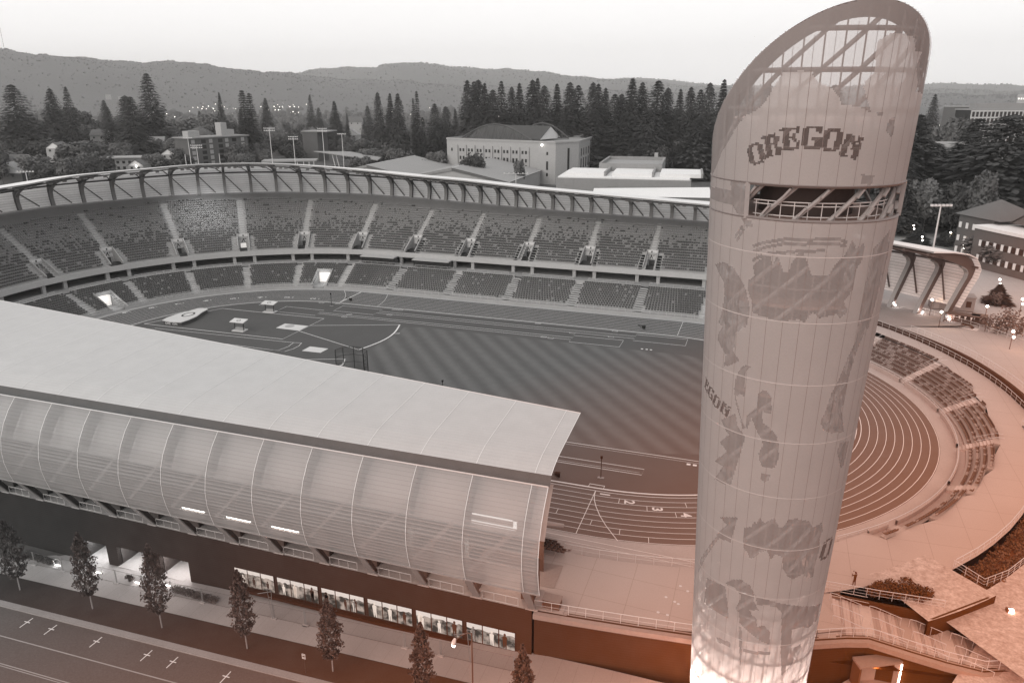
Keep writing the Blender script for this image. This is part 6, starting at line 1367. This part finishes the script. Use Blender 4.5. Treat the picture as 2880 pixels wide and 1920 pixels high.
# ================================================================== buildings beyond the stadium
m_wallA = M('pale_stone_wall', .30, .08, .1, 1); m_wallB = M('tan_wall', .22, .08, .1, 1); m_brick2 = M('brick_wall', .085, .15, .3, 8); m_roofD = M('dark_shingle_roof', .10, .15, .2, 3); m_win = m_glassD; m_roofK = M('black_shingle_roof', .05, .15, .2, 3); m_grid = M('pale_grid_frame', .42, .05, .1)
G0 = 3.3
class Bld:
    """box building with its front face between two ground points; local x along the front, y into depth"""
    def __init__(s, name, label, cat, a, b, group=None):
        s.a = Vector((a.x, a.y, 0)); s.u = Vector((b.x-a.x, b.y-a.y, 0)); s.w = s.u.length; s.u.normalize(); s.v = Vector((-s.u.y, s.u.x, 0))
        if s.v.dot(s.a-Vector((CP.x, CP.y, 0))) < 0: s.v = -s.v
        s.root = empty(name, (a.x, a.y, G0), 0, label, cat, group); s.inv = Matrix.Translation((-a.x, -a.y, -G0))
    def P(s, x, y, z): return s.a+s.u*x+s.v*y+Vector((0, 0, z))
    def box(s, mb, x0, x1, y0, y1, z0, z1, m=0):
        mb.add([s.P(x, y, z) for z in (z0, z1) for y in (y0, y1) for x in (x0, x1)], [(0, 2, 3, 1), (4, 5, 7, 6), (0, 1, 5, 4), (2, 6, 7, 3), (0, 4, 6, 2), (1, 3, 7, 5)], m)
    def part(s, mb, name, mat, par=None):
        o = mb.build(name, mat, par or s.root)
        if par is None: o.matrix_parent_inverse = s.inv
        return o
    def b(s, name, mat, *args, par=None): mb = MB(); s.box(mb, *args); return s.part(mb, name, mat, par)
    def windows(s, xs, zs, ww, wh, y=-.04, mat=None, name='window', side=None):
        for z in zs:
            for x in xs:
                mb = MB()
                if side is None: s.box(mb, x-ww/2, x+ww/2, y-.12, y+.05, z, z+wh)
                else: s.box(mb, side-.05, side+.12, x-ww/2, x+ww/2, z, z+wh)
                s.part(mb, name, mat or m_win)
    def gable(s, x0, x1, y0, y1, z0, z1, mat, name='roof', over=.5, axis='x', wall=None):
        mb = MB()
        if axis == 'x':
            ym = (y0+y1)/2; Q = [s.P(x0-over, y0-over, z0), s.P(x1+over, y0-over, z0), s.P(x1+over, ym, z1), s.P(x0-over, ym, z1), s.P(x0-over, y1+over, z0), s.P(x1+over, y1+over, z0)]
            mb.add(Q, [(0, 1, 2, 3), (3, 2, 5, 4)]); W_ = [(s.P(x0, y0, z0), s.P(x0, y1, z0), s.P(x0, ym, z1-.2)), (s.P(x1, y0, z0), s.P(x1, y1, z0), s.P(x1, ym, z1-.2))]
        else:
            xm = (x0+x1)/2; Q = [s.P(x0-over, y0-over, z0), s.P(x0-over, y1+over, z0), s.P(xm, y1+over, z1), s.P(xm, y0-over, z1), s.P(x1+over, y0-over, z0), s.P(x1+over, y1+over, z0)]
            mb.add(Q, [(0, 3, 2, 1), (3, 4, 5, 2)]); W_ = [(s.P(x0, y0, z0), s.P(x1, y0, z0), s.P(xm, y0, z1-.2)), (s.P(x0, y1, z0), s.P(x1, y1, z0), s.P(xm, y1, z1-.2))]
        r_ = s.part(mb, name, mat)
        for w_ in W_: mb = MB(); mb.add(w_, [(0, 1, 2)]); s.part(mb, 'gable_wall', wall or m_wallA)
        return r_
# old gymnasium with roof trusses
zt = 25.7; c0 = at(1256.5, 391.4, zt); c1 = at(1563, 402.7, zt); c2 = at(1628.5, 399.8, zt); c3 = at(1673, 385.5, zt)
B = Bld('gymnasium', 'large pale stone gymnasium with tall narrow windows and arched roof trusses', 'gymnasium', c0, c1); w = B.w; inv = lambda p: ((p-B.a).dot(B.u), (p-B.a).dot(B.v))
x2, y2 = inv(Vector((c2.x, c2.y, 0))); x3, y3 = inv(Vector((c3.x, c3.y, 0))); y3 = max(y3, y2+18)
foot = [(0, 0), (w, 0), (x2, y2), (x3, y3), (x3-6, y3+14), (8, y3+14), (-4, y3)]
mb = MB(); fp_ = [B.P(x, y, 0) for x, y in foot]; mb.prism([(p.x, p.y) for p in fp_], G0-6, zt, 0, 1); B.part(mb, 'wall', [m_wallA, m_conc2])
mb = MB()
for i in range(len(foot)):
    a, b = B.P(*foot[i], zt+.4), B.P(*foot[(i+1) % len(foot)], zt+.4); mb.bar(a, b, .8, .9)
B.part(mb, 'parapet', m_wallA)
for i in range(10):
    x = w*(.105+.083*i) 
    if i < 9: mb = MB(); B.box(mb, x-.45+w*.0, x+.45, -.7, .1, G0, zt-3); B.part(mb, 'pilaster', m_wallA)
for i in range(8):
    xm = w*(.148+.083*i+.0)
    for s_ in (-1.1, 1.1):
        B.windows([xm+s_], [zt-6.6], 1.15, 1.7); 
        if 0 < i < 7: B.windows([xm+s_], [zt-14.6], 1.15, 5.4)
        else: B.windows([xm+s_], [zt-11.2, zt-14.6], 1.15, 1.9)
    B.windows([xm-.9, xm+.9], [zt-18.6], .8, 1.6)
B.windows([w*.05, w*.93], [zt-6.6, zt-18], 1.0, 1.7); B.windows([w*.93], [zt-14.6], 1.2, 4.6)
side = B.__class__.__new__(B.__class__); side.__dict__ = dict(B.__dict__)
mb = MB(); d = (B.P(x2, y2, 0)-B.P(w, 0, 0)); L = d.length; d.normalize(); n = Vector((d.y, -d.x, 0)); m_ = B.P(w, 0, 0)+d*L*.55+n*.05
mb.bar(m_+Vector((0, 0, zt-3)), m_+Vector((0, 0, zt-17)), 1.3, .3, up=n); B.part(mb, 'stair_window', m_win)
d = (B.P(x3, y3, 0)-B.P(x2, y2, 0)); L = d.length; d.normalize(); n = Vector((d.y, -d.x, 0))
for i in range(6):
    m_ = B.P(x2, y2, 0)+d*L*(.14+.145*i)+n*.05
    for za, zb2 in ((zt-4, zt-8), (zt-9.5, zt-15)): mb = MB(); mb.bar(m_+Vector((0, 0, za)), m_+Vector((0, 0, zb2)), 1.6, .3, up=n); B.part(mb, 'window', m_win)
B.gable(w*.155, w*.80, 8, 34, zt+.8, zt+8.0, m_roofK, wall=m_roofW)
for (yy, x0, x1, hh) in ((3, w*.12, w*.77, 8.2), (30, w*.42, w*.90, 8.2)):
    mb = MB(); arc = [B.P(x0+(x1-x0)*k/16, yy, zt+.8+hh*math.sin(PI*k/16)) for k in range(17)]; mb.tube(arc, .42, 5); 
    low = [B.P(x0+(x1-x0)*k/16, yy, zt+.9) for k in range(17)]; mb.tube([low[0], low[-1]], .3, 4)
    for k in range(2, 15, 2): mb.bar(arc[k], low[k], .35); mb.bar(arc[k], low[k-1], .25); mb.bar(arc[k], low[k+1], .25)
    B.part(mb, 'roof_truss', m_steelD)
mb = MB(); ball(mb, B.P(w*.89, -1, zt-1.2), .7); B.part(mb, 'wall_lamp', m_lamp)
# gabled sports halls
def hall(label, rn, rf, ef, zr, ze, nm='sports_hall'):
    p0, p1, e1 = at(*rn, zr), at(*rf, zr), at(*ef, ze)
    u = (p1-p0); u.z = 0; L = u.length; u.normalize(); v = Vector((u.y, -u.x, 0)); hw = abs((e1-p1).dot(v)); 
    if (e1-p1).dot(v) < 0: v = -v
    root = empty(nm, (p0.x, p0.y, G0), 0, label, 'sports hall', 'gabled sports halls'); I = Matrix.Translation((-p0.x, -p0.y, -G0)); b0 = Vector((p0.x, p0.y, 0)); Q = lambda s_, t_, z: b0+u*s_+v*t_+Vector((0, 0, z))
    mb = MB(); mb.add([Q(0, 0, zr), Q(L, 0, zr), Q(L, hw, ze), Q(0, hw, ze), Q(0, -hw, ze), Q(L, -hw, ze)], [(0, 1, 2, 3), (0, 4, 5, 1)]); o = mb.build('roof', m_roofG, root); o.matrix_parent_inverse = I
    mb = MB(); mb.add([Q(.6, -hw+.5, G0-4), Q(.6, hw-.5, G0-4), Q(.6, hw-.5, ze-.1), Q(.6, 0, zr-.4), Q(.6, -hw+.5, ze-.1), Q(L-.6, -hw+.5, G0-4), Q(L-.6, hw-.5, G0-4), Q(L-.6, hw-.5, ze-.1), Q(L-.6, 0, zr-.4), Q(L-.6, -hw+.5, ze-.1)], [(0, 1, 2, 3, 4), (5, 9, 8, 7, 6), (1, 6, 7, 2), (0, 4, 9, 5)]); o = mb.build('wall', m_wallA, root); o.matrix_parent_inverse = I
    for t_ in (-1, 1):
        mb = MB(); mb.add([Q(-.1, 0, zr+.1), Q(-.1, t_*hw, ze+.1), Q(.0, t_*hw, ze-1.1), Q(.0, 0, zr-1.3)], [(0, 1, 2, 3)]); o = mb.build('gable_fascia', m_conc2 if t_ < 0 else m_roofD, root); o.matrix_parent_inverse = I
    mb = MB(); mb.tube([Q(0, 0, zr), Q(L, 0, zr)], .18, 4); mb.tube([Q(0, hw, ze), Q(L, hw, ze)], .15, 4); o = mb.build('roof_trim', m_rail, root); o.matrix_parent_inverse = I
zz2 = lambda a, b: (1200+.29762*a, 320+.29762*b)
hall('gabled grey-roofed sports hall just left of the white flat-roofed complex, the nearer one', zz2(235, 512), zz2(615, 416), zz2(995, 566), 17.0, 11.0)
hall('gabled grey-roofed sports hall farther left, behind the middle of the grandstand roof', (900+.40816*320, 80+.40816*942), (900+.40816*655, 80+.40816*876), (900+.40816*880, 80+.40816*962), 16.0, 10.5)
# white roofed recreation building
a_, b_ = at(*zz2(1225, 602), 16), at(*zz2(2500, 632), 16)
B = Bld('recreation_building', 'long grey-walled building with a bright white stepped roof behind the grandstand', 'building', a_, b_); w = B.w
B.b('wall', m_wallB, 0, w, 0, 34, G0-5, 15.9); B.b('roof', m_roofW, .6, w-.6, .6, 34, 15.9, 16.4)
for k in range(3): x0 = w*(.05+.36*k); B.b('roof_monitor', m_roofW, x0, x0+w*.30, 6, 30, 16.4, 17.6+.2*k); B.b('monitor_rib', m_conc2, x0+w*.30, x0+w*.315, 6, 31, 16.4, 18.4)
for k in range(3): x0 = w*(.06+.33*k); B.b('wall_panel', m_conc2, x0, x0+w*.07, -.15, .02, 12.6, 15.8)
a_, b_ = at(*zz2(1630, 466), 20), at(*zz2(2225, 478), 20)
B = Bld('flat_roofed_building', 'tan box building with a recessed flat grey roof behind the white-roofed complex', 'building', a_, b_); w = B.w
B.b('wall', m_wallB, 0, w, 0, 1, G0-3, 20); B.b('back_wall', m_wallB, 0, w, 39, 40, G0-3, 20.2); B.b('side_wall', m_wallB, 0, 1, 1, 39, G0-3, 20.1); B.b('side_wall', m_wallB, w-1, w, 1, 39, G0-3, 20.1); B.b('roof', m_roofG, 1, w-1, 1, 39, 18, 18.6)
B.b('roof_unit', m_conc, w*.8, w*.86, 41, 44, 18, 22)
a_, b_ = at(*zz2(1590, 740), 13), at(*zz2(2700, 760), 13)
B = Bld('low_annex', 'low building with a white sloping roof just behind the grandstand canopy', 'building', a_, b_); w = B.w; B.b('wall', m_wallB, 0, w, 0, 12, G0-5, 11.5); mb = MB(); mb.add([B.P(-1, -1, 11.6), B.P(w, -1, 11.6), B.P(w, 13, 14.2), B.P(-1, 13, 13)], [(0, 1, 2, 3)]); B.part(mb, 'roof', m_roofW)
# apartment block
a_, b_ = atD(526, 370, 520), atD(693, 362, 545); a_.z = b_.z = 0
B = Bld('apartment_block', 'six-storey apartment block with pale balcony panels and rooftop boxes left of centre', 'apartment building', a_, b_); w = B.w
B.b('wall', m_brick2, 0, w, 0, 15, G0, 24.6); B.b('roof_slab', m_conc2, -1, w+1, -1, 16, 24.6, 25.3)
for fl_ in range(6):
    z = G0+1.2+3.4*fl_
    for k, f in enumerate((.07, .24, .36, .52, .63, .76, .91)):
        if k in (1, 3, 5): B.b('balcony', m_glassD, f*w-1.6, f*w+1.6, -.1, .05, z, z+2.2)
        else: B.b('window_panel', m_wallA, f*w-1.3, f*w+1.1, -.25, .0, z, z+2.4); 
B.b('roof_box', m_wallA, 3, 11, 4, 10, 25.3, 29); B.b('roof_box', m_wallA, w*.62, w*.72, 4, 10, 25.3, 33.5); B.b('roof_box', m_wallA, w*.72, w*.84, 4, 10, 25.3, 29)
# grid facade tower block and its dark neighbour on the right
a_, b_ = atD(2735, 300, 600), atD(2990, 300, 640)
B = Bld('office_block', 'big pale office block with a regular window grid above the trees at the right edge', 'office building', a_, b_); w = B.w; zt = 40.5
B.b('wall', m_glassD, 0, w, 0, 16, G0, zt); B.b('roof', m_conc2, -.5, w+.5, -.5, 16.5, zt, zt+.8)
for k in range(8): B.b('floor_band', m_grid, -.2, w, -.5, -.02, zt-.9-4.2*k, zt-.0-4.2*k)
for k in range(24): B.b('column', m_grid, w*k/23-.25, w*k/23+.25, -.7, -.04, zt-33, zt)
B.b('roof_plant', m_conc2, w*.1, w*.9, 5, 12, zt+.8, zt+4.5)
a_, b_ = atD(2655, 300, 760), atD(2745, 300, 760); B = Bld('brick_block', 'dark flat brick block left of the pale grid-fronted office building', 'building', a_, b_); B.b('wall', m_brick2, 0, B.w, 0, 20, G0, 40); B.b('roof', m_conc2, -.5, B.w+.5, -.5, 20.5, 40, 41)
a_, b_ = atD(2860, 280, 1100), atD(2885, 280, 1100); B = Bld('tall_block', 'slender distant block with lit windows on the skyline at far right', 'building', a_, b_); B.b('wall', m_wallA, 0, B.w, 0, 10, G0, 50); B.windows([B.w*.2, B.w*.5, B.w*.8], [20, 26, 32, 38, 44], 1.6, 2, mat=m_glow)
# brick residence hall at right
a_, b_ = atD(2752, 600, 252), atD(2960, 600, 236)
B = Bld('residence_hall', 'brick residence hall with white-trimmed windows and grey hipped roof at the right edge', 'residence hall', a_, b_); w = B.w
B.b('wall', m_brick2, 0, w, 0, 14, G0, 14.5); B.b('white_cornice', m_roofW, -.4, w, -.4, 14.4, 14.5, 15.4)
B.windows([w*(.12+.11*k) for k in range(8)], [5.6, 9.8], .9, 1.7, mat=m_roofW); B.windows([w*(.165+.11*k) for k in range(8)], [5.6, 9.8], 1.2, 1.6)
a2, b2 = atD(2706, 600, 262), atD(2752, 600, 252); 
for k in range(3): B.b('wing_wall', m_brick2, -13, 0, 6+k*5, 11+k*5, G0, 16.5)
for k in range(5): B.windows([-12+2.6*k], [5, 8.5, 12.5], .9, 1.7, y=5.96, mat=m_roofW)
mb = MB(); mb.add([B.P(-14, 5, 16.5), B.P(3, 5, 16.5), B.P(3, 22, 16.5), B.P(-14, 22, 16.5), B.P(-6, 13, 21.5)], [(0, 1, 4), (1, 2, 4), (2, 3, 4), (3, 0, 4)]); B.part(mb, 'hipped_roof', m_roofD)
B.b('rear_wing', m_brick2, 6, w, 15, 28, G0, 19); B.gable(6, w, 15, 28, 19, 23.5, m_roofD, wall=m_brick2); B.gable(4, 16, 8, 20, 16.2, 20.5, m_roofD, name='cross_gable', axis='y', wall=m_brick2)
B.windows([10+4.5*k for k in range(6)], [15.9], 1.6, 2.2, y=14.9, mat=m_roofW); B.b('chimney', m_brick2, 3.5, 5.3, 18, 20, 16, 24)
# long low building, brown box, lit pavilion, slanted shelter, far white building
a_, b_ = atD(275, 420, 545), atD(440, 412, 535); B = Bld('low_school_building', 'long low building with a pale flat roof among the trees at left', 'building', a_, b_); w = B.w; B.b('wall', m_wallA, w*.25, w, 0, 14, G0-2, 12.6); B.b('roof', m_wallA, -1, w+1, -1.2, 15, 12.6, 13.4); B.windows([w*(.3+.1*k) for k in range(4)], [6, 9.5], 1.6, 1.6)
a_, b_ = atD(850, 380, 590), atD(892, 380, 585); B = Bld('brown_hall', 'plain windowless box hall rising behind the field light poles', 'building', a_, b_); B.b('wall', m_brick2, 0, B.w, 0, 18, G0, 24.5); B.b('roof', m_conc2, -.5, B.w+8, -.5, 18.5, 24.5, 25.2)
a_, b_ = atD(735, 450, 492), atD(886, 450, 488); B = Bld('lit_pavilion', 'low pale pavilion with bright wall lamps just above the grandstand roof', 'pavilion', a_, b_); w = B.w; B.b('wall', m_wallA, 0, w*.6, 0, 12, G0-4, 9.5); B.b('roof', m_roofG, -.5, w+.5, 2, 16, 11.2, 12.0); B.b('window_band', m_glassD, w*.25, w*.55, -.15, .05, 7.4, 9.0); B.b('glass_front', m_glow, w*.62, w*.72, .5, 1, G0, 9)
for f in (.0, .27, .47, .9): mb = MB(); ball(mb, B.P(f*w, -1.5, 5.8), .75 if f < .8 else .4); B.part(mb, 'wall_lamp', m_lamp)
for f in (.66, .78, .88, .97): B.b('column', m_rail, f*w-.2, f*w+.2, .5, .9, G0, 11.2)
p0, p1 = atD(882, 425, 478), atD(1067, 447, 470); r_ = empty('park_shelter', (p0.x, p0.y, G0), 0, 'open shelter with a long tilted roof on slanted props beyond the grandstand', 'shelter'); I = Matrix.Translation((-p0.x, -p0.y, -G0)); u = (p1-p0); u.z = 0; u.normalize(); v = Vector((-u.y, u.x, 0)); L = (Vector((p1.x, p1.y, 0))-Vector((p0.x, p0.y, 0))).length
z0_ = CP.z+ray(882, 425).z*478/math.hypot(ray(882, 425).x, ray(882, 425).y); z1_ = CP.z+ray(1067, 447).z*470/math.hypot(ray(1067, 447).x, ray(1067, 447).y); b0 = Vector((p0.x, p0.y, 0)); Q = lambda s_, t_, z: b0+u*s_+v*t_+Vector((0, 0, z))
mb = MB(); mb.add([Q(0, 0, z0_), Q(L, -8, z1_), Q(L, 8, z1_+.3), Q(L*.5, 12, z0_-1.2), Q(0, 0, z0_-.4), Q(L, -8, z1_-.5), Q(L, 8, z1_-.2), Q(L*.5, 12, z0_-1.7)], [(0, 1, 2, 3), (4, 7, 6, 5), (0, 4, 5, 1), (1, 5, 6, 2), (2, 6, 7, 3), (3, 7, 4, 0)]); o = mb.build('roof', m_roofG, r_); o.matrix_parent_inverse = I
for f in (.28, .34, .60, .66, .82): mb = MB(); mb.tube([Q(L*f+2.5, 0, G0), Q(L*f, 0, z0_+(z1_-z0_)*f-.5)], .3, 5); o = mb.build('prop', m_rail, r_); o.matrix_parent_inverse = I
mb = MB(); mb.add([Q(-10, 14, G0-3), Q(L, 14, G0-3), Q(L, 14, 8.2), Q(-10, 14, 8.6)], [(0, 1, 2, 3)]); o = mb.build('back_screen', m_recess, r_); o.matrix_parent_inverse = I
a_, b_ = atD(290, 270, 1500), atD(345, 270, 1500); B = Bld('distant_white_building', 'stepped white building glowing faintly in front of the left hills', 'building', a_, b_); w = B.w; B.b('wall', m_wallB, 0, w, 0, 30, G0, 42); B.b('tower', m_wallA, w*.1, w*.4, 5, 20, 42, 50); B.b('tower', m_wallA, w*.75, w, 5, 20, 42, 47)
# houses
m_roofs = [m_roofD, m_roofG, m_roofD]
hs = [(27, 371, 640, 10, 'small pale gabled house at the left edge, above the brick one'), (61, 343, 760, 11, 'pale roofed house farthest up the slope at the left edge'), (147, 401, 520, 9, 'white gable-fronted house among round trees at left'), (37, 436, 530, 12, 'house with a bright white gable near the left edge'), (12, 457, 490, 16, 'brick two-storey house at the left edge just above the stadium roof'), (272, 365, 640, 12, 'steep dark-roofed house with a white-edged gable'), (378, 450, 490, 9, 'low house with a bright porch lamp just above the stadium roof'), (428, 385, 600, 13, 'long dark-roofed house right of the tallest sequoia'), (470, 420, 540, 9, 'small pale-walled house left of the apartment block'), (997, 329, 800, 14, 'grey-roofed house with a dormer in front of the conifers'), (985, 363, 680, 14, 'low pale house behind the right-hand field light pole'), (320, 375, 660, 9, 'small house with a white chimney left of the dense dark trees'), (230, 412, 560, 9, 'low house half hidden behind a round tree at left'), (2690, 400, 420, 14, 'pale roofed house glimpsed between the dark conifers at right')]
for i, (px, py, D, ww, lab) in enumerate(hs):
    c = atD(px, py, D); d = ray(px, py); zr = max(G0+4.5, CP.z+d.z*D/math.hypot(d.x, d.y)); hh = ww/2; a_ = c-cr*hh; b_ = c+cr*hh; B = Bld('house', lab, 'house', a_, b_, 'houses among the trees'); w = B.w; ze = max(G0+2.8, zr-w*.36)
    wm = m_brick2 if 'brick' in lab else m_wallA; B.b('wall', wm, 0, w, 0, 10, G0-3, ze); rf = B.gable(0, w, 0, 10, ze, zr, m_roofs[i % 3], axis='y' if i % 2 == 0 else 'x', wall=m_roofW if i % 2 == 0 else wm)
    B.windows([w*.25, w*.7], [ze-1.9], 1.2, 1.2); B.b('door', m_glassD, w*.45, w*.45+1.1, -.1, .05, G0-.5, G0+1.8)
    if 'chimney' in lab: B.b('chimney', m_roofW, w*.7, w*.7+1, 4, 5, ze, zr+1.5)
    if 'lamp' in lab: mb = MB(); ball(mb, B.P(w*.6, -1, ze-.3), .6); B.part(mb, 'porch_lamp', m_lamp)
# field light poles
def lpole(px, py, D, label, arm=5.5, heads=True, zb=3.2):
    c = atD(px, py, D); d = ray(px, py); zt = CP.z+d.z*D/math.hypot(d.x, d.y); r_ = thing('light_pole', (c.x, c.y, zb), label, 'light pole', 'field light poles beyond the grandstand', rz=YAW*-1)
    mb = MB(); mb.tube([(0, 0, 0), (0, 0, zt-zb)], .28, 6, r2=.16); lb(r_, mb, 'pole', m_rail)
    if heads:
        for k in ((0, 1.3) if arm in (6, 5) else (0,)): mb = MB(); mb.bar((-arm/2, 0, zt-zb-k), (arm/2, 0, zt-zb-k), .14); [mb.box((x, -.2, zt-zb-k+.25), (.6, .4, .5)) for x in np.arange(-arm/2, arm/2+.1, arm/5)]; lb(r_, mb, 'lamp_bar', m_rail)
for px, py, D, lab, arm in ((757, 362, 480, 'tall pale light pole with two rows of heads behind the lit pavilion', 6), (824, 386, 470, 'pale light pole rising from the middle of the lit pavilion', 5), (906, 363, 480, 'pale light pole in front of the brown box hall', 5), (961, 378, 465, 'pale light pole standing through the tilted shelter roof', 4.5), (528, 389, 480, 'pale light pole at the left end of the apartment block', 4.5), (552, 410, 470, 'shorter pale light pole in front of the apartment block', 6), (72, 484, 400, 'short light pole with a wide head just above the grandstand roof at left', 7), (1451, 489, 360, 'thin light pole with a wide cross arm in front of the nearer sports hall', 11), (2646, 580, 205, 'tall pale floodlight mast with a cross arm right of the tower', 4.5)): lpole(px, py, D, lab, arm)
for px, py, lab in ((616, 432, 'plain pale flagpole-like mast in front of the apartment block'), (520, 434, 'short plain pale mast at the foot of the leftmost field light pole')): lpole(px, py, 470, lab, heads=False)
# ---- cars
def car(x, y, z, rz, mat, label):
    r_ = thing('parked_car', (x, y, z), label, 'car', 'parked cars', rz=rz)
    mb = MB(); S_ = [(-2.2, .35), (-2.2, .85), (-1.2, .98), (2.1, .95), (2.25, .6), (2.2, .35)]
    mb.plate([(a, b) for a, b in S_[1:4]], [(a, .35) for a, b in S_[1:4]], 1.75, (0, 0), Vector((1, 0, 0)), Vector((0, 1, 0))); lb(r_, mb, 'body', mat)
    mb = MB(); mb.add([(-1.3, -.8, .98), (1.7, -.8, .98), (1.7, .8, .98), (-1.3, .8, .98), (-.6, -.65, 1.45), (1.1, -.65, 1.45), (1.1, .65, 1.45), (-.6, .65, 1.45)], [(0, 1, 5, 4), (1, 2, 6, 5), (2, 3, 7, 6), (3, 0, 4, 7), (4, 5, 6, 7)]); lb(r_, mb, 'cabin', m_glassD)
    for sx in (-1.4, 1.4):
        for sy in (-.85, .85): mb = MB(); mb.tube([(sx, sy-.1, .33), (sx, sy+.1, .33)], .33, 10); lb(r_, mb, 'wheel', m_black)
for px, py, mt, lab in ((705, 428, m_pad, 'white car parked right of the apartment block, the left of two'), (722, 437, m_conc, 'pale car parked right of the apartment block, nearer the lit pavilion'), (775, 412, m_conc2, 'grey car in the car park behind the field light poles')):
    p = at(px, py, G0); car(p.x, p.y, G0, .4, mt, lab)
p = at(2360+.22128*1620, 600+.22128*1455, 4.3); car(p.x, p.y, 3.5, R_(150), m_pad, 'white rounded car beside the bright terrace at right')
# ================================================================== lit plaza beyond the curved stand
mb = MB(); mb.poly([at(2440, 560, 3.4), at(2880, 690, 3.4), at(3400, 1000, 3.4), at(2880, 1060, 3.4), at(2700, 880, 3.4), at(2500, 840, 3.4)]); tag(mb.build('far_plaza', m_conc2), kind='structure')
for i, (px, py, g_, lab) in enumerate(((2547, 604, 2, 'double-globe lamp post farthest back, just right of the tower'), (2570, 634, 2, 'double-globe lamp post above a small conifer right of the tower'), (2594, 666, 2, 'double-globe lamp post directly above the white canopy end'), (2674, 654, 2, 'double-globe lamp post between the floodlight mast and the residence hall'), (2711, 688, 2, 'double-globe lamp post behind the canopy corner'), (2812, 786, 2, 'double-globe lamp post beside the small conifer right of the canopy'), (2876, 841, 2, 'double-globe lamp post at the right picture edge'), (2777, 861, 1, 'single tall lamp post right of the last canopy rib'), (2648, 877, 1, 'single lamp post seen between the two right-hand canopy ribs'), (2850, 932, 2, 'double-globe lamp post nearest the bright terrace at right'), (2622, 843, 1, 'single bright lamp beside the portable cabin, behind the middle rib'))):
    p = at(px, py, 8.0); post_lamp((p.x, p.y, 3.4), 4.5, lab, 'lamp posts in the far plaza', globes=g_, e=120, r=.28)
zr2 = lambda a, b: (2360+.22128*a, 600+.22128*b)
a_, b_ = at(*zr2(1150, 1240), 3.6), at(*zr2(1700, 1290), 3.6); G0 = 3.6
B = Bld('portable_cabin', 'pale boxy portable cabin with a door and a lit window behind the canopy ribs', 'cabin', a_, b_); w = B.w
B.b('wall', m_wallB, 0, w, 0, 4, 4.3, 7.4); B.b('roof', m_conc2, -.2, w+.2, -.2, 4.2, 7.4, 7.6); B.b('skirt', m_recess, 0, w, 0, 4, 3.4, 4.3); B.b('door', m_wallA, w*.08, w*.2, -.08, .02, 4.4, 6.8); B.b('lit_window', m_glow, w*.40, w*.53, -.08, .02, 5.5, 6.9); B.b('window', m_glassD, w*.8, w*.92, -.08, .02, 5.2, 6.6)
for i, (a, b, lab) in enumerate(((1560, 1330, 'dark open stall with hanging bunting in front of the portable cabin'), (1780, 1345, 'smaller dark stall with bunting right of the portable cabin'))):
    p = at(*zr2(a, b), 5.5); r_ = thing('market_stall', (p.x, p.y, 3.5), lab, 'stall', 'dark stalls with bunting', rz=-.25); ww = 6.5 if i == 0 else 3
    mb = MB(); mb.box((0, 0, 2.9), (ww, 2.4, .15)); lb(r_, mb, 'roof', m_recess); mb = MB(); mb.box((0, 1.1, 1.4), (ww, .1, 2.8)); lb(r_, mb, 'back', m_recess)
    for sx in (-1, 1): mb = MB(); mb.bar((sx*ww/2, -1.1, 0), (sx*ww/2, -1.1, 2.9), .12); lb(r_, mb, 'post', m_steelD)
    for k in range(int(ww/1.1)): x = -ww/2+.6+1.1*k; mb = MB(); mb.add([(x-.22, -1.2, 2.7), (x+.22, -1.2, 2.7), (x, -1.2, 1.9), (x-.22, -1.15, 2.7), (x+.22, -1.15, 2.7), (x, -1.15, 1.9)], [(0, 2, 1), (3, 4, 5), (0, 1, 4, 3), (1, 2, 5, 4), (2, 0, 3, 5)]); lb(r_, mb, 'pennant', m_pad)
for i, (a, b) in enumerate(((712, 1170), (1058, 1265), (1400, 1350))):
    p = at(*zr2(a, b), 4.6); r_ = thing('rib_uplight', (p.x, p.y, 4.2), 'bright ground light at the foot of the %s free-standing canopy rib from the left' % ['first', 'second', 'third'][i], 'uplight', 'uplights at the canopy ribs')
    mb = MB(); mb.box((0, 0, .15), (.5, .5, .3)); lb(r_, mb, 'housing', m_steel); mb = MB(); ball(mb, (0, 0, .5), .3); lb(r_, mb, 'lit_lens', m_lamp)
    l = bpy.data.lights.new('rib_light', 'POINT'); l.energy = 90; l.shadow_soft_size = .2; lo = bpy.data.objects.new('rib_light', l); COL.objects.link(lo); lo.location = (p.x, p.y, 5.2)
c = atD(38, 266, 3350); r_ = thing('radio_mast', (c.x, c.y, 200), 'very thin faint radio mast on the ridge at the far left', 'mast'); mb = MB(); mb.tube([(0, 0, 0), (0, 0, 170)], .9, 4, r2=.5); lb(r_, mb, 'lattice', m_steel)
railing('railing', [PP(f, 79.2, lerp_tab(TZ, f)-.7) for f in np.arange(4, 50, 4.0)], 1.1, m_rail, 'railing along the outer edge of the upper terrace below the canopy ribs', 2.2)
# ================================================================== the air
hz = bpy.data.materials.new('haze_air'); hz.use_nodes = True; t = hz.node_tree; t.nodes.clear(); pv = t.nodes.new('ShaderNodeVolumePrincipled'); pv.inputs['Density'].default_value = HAZE = 1.0e-4; pv.inputs['Color'].default_value = (1, .995, .99, 1); pv.inputs['Anisotropy'].default_value = .2
ot = t.nodes.new('ShaderNodeOutputMaterial'); t.links.new(pv.outputs[0], ot.inputs['Volume'])
mb = MB(); mb.box((0, 3000, 230), (16500, 9600, 530)); tag(mb.build('haze', hz), kind='stuff')
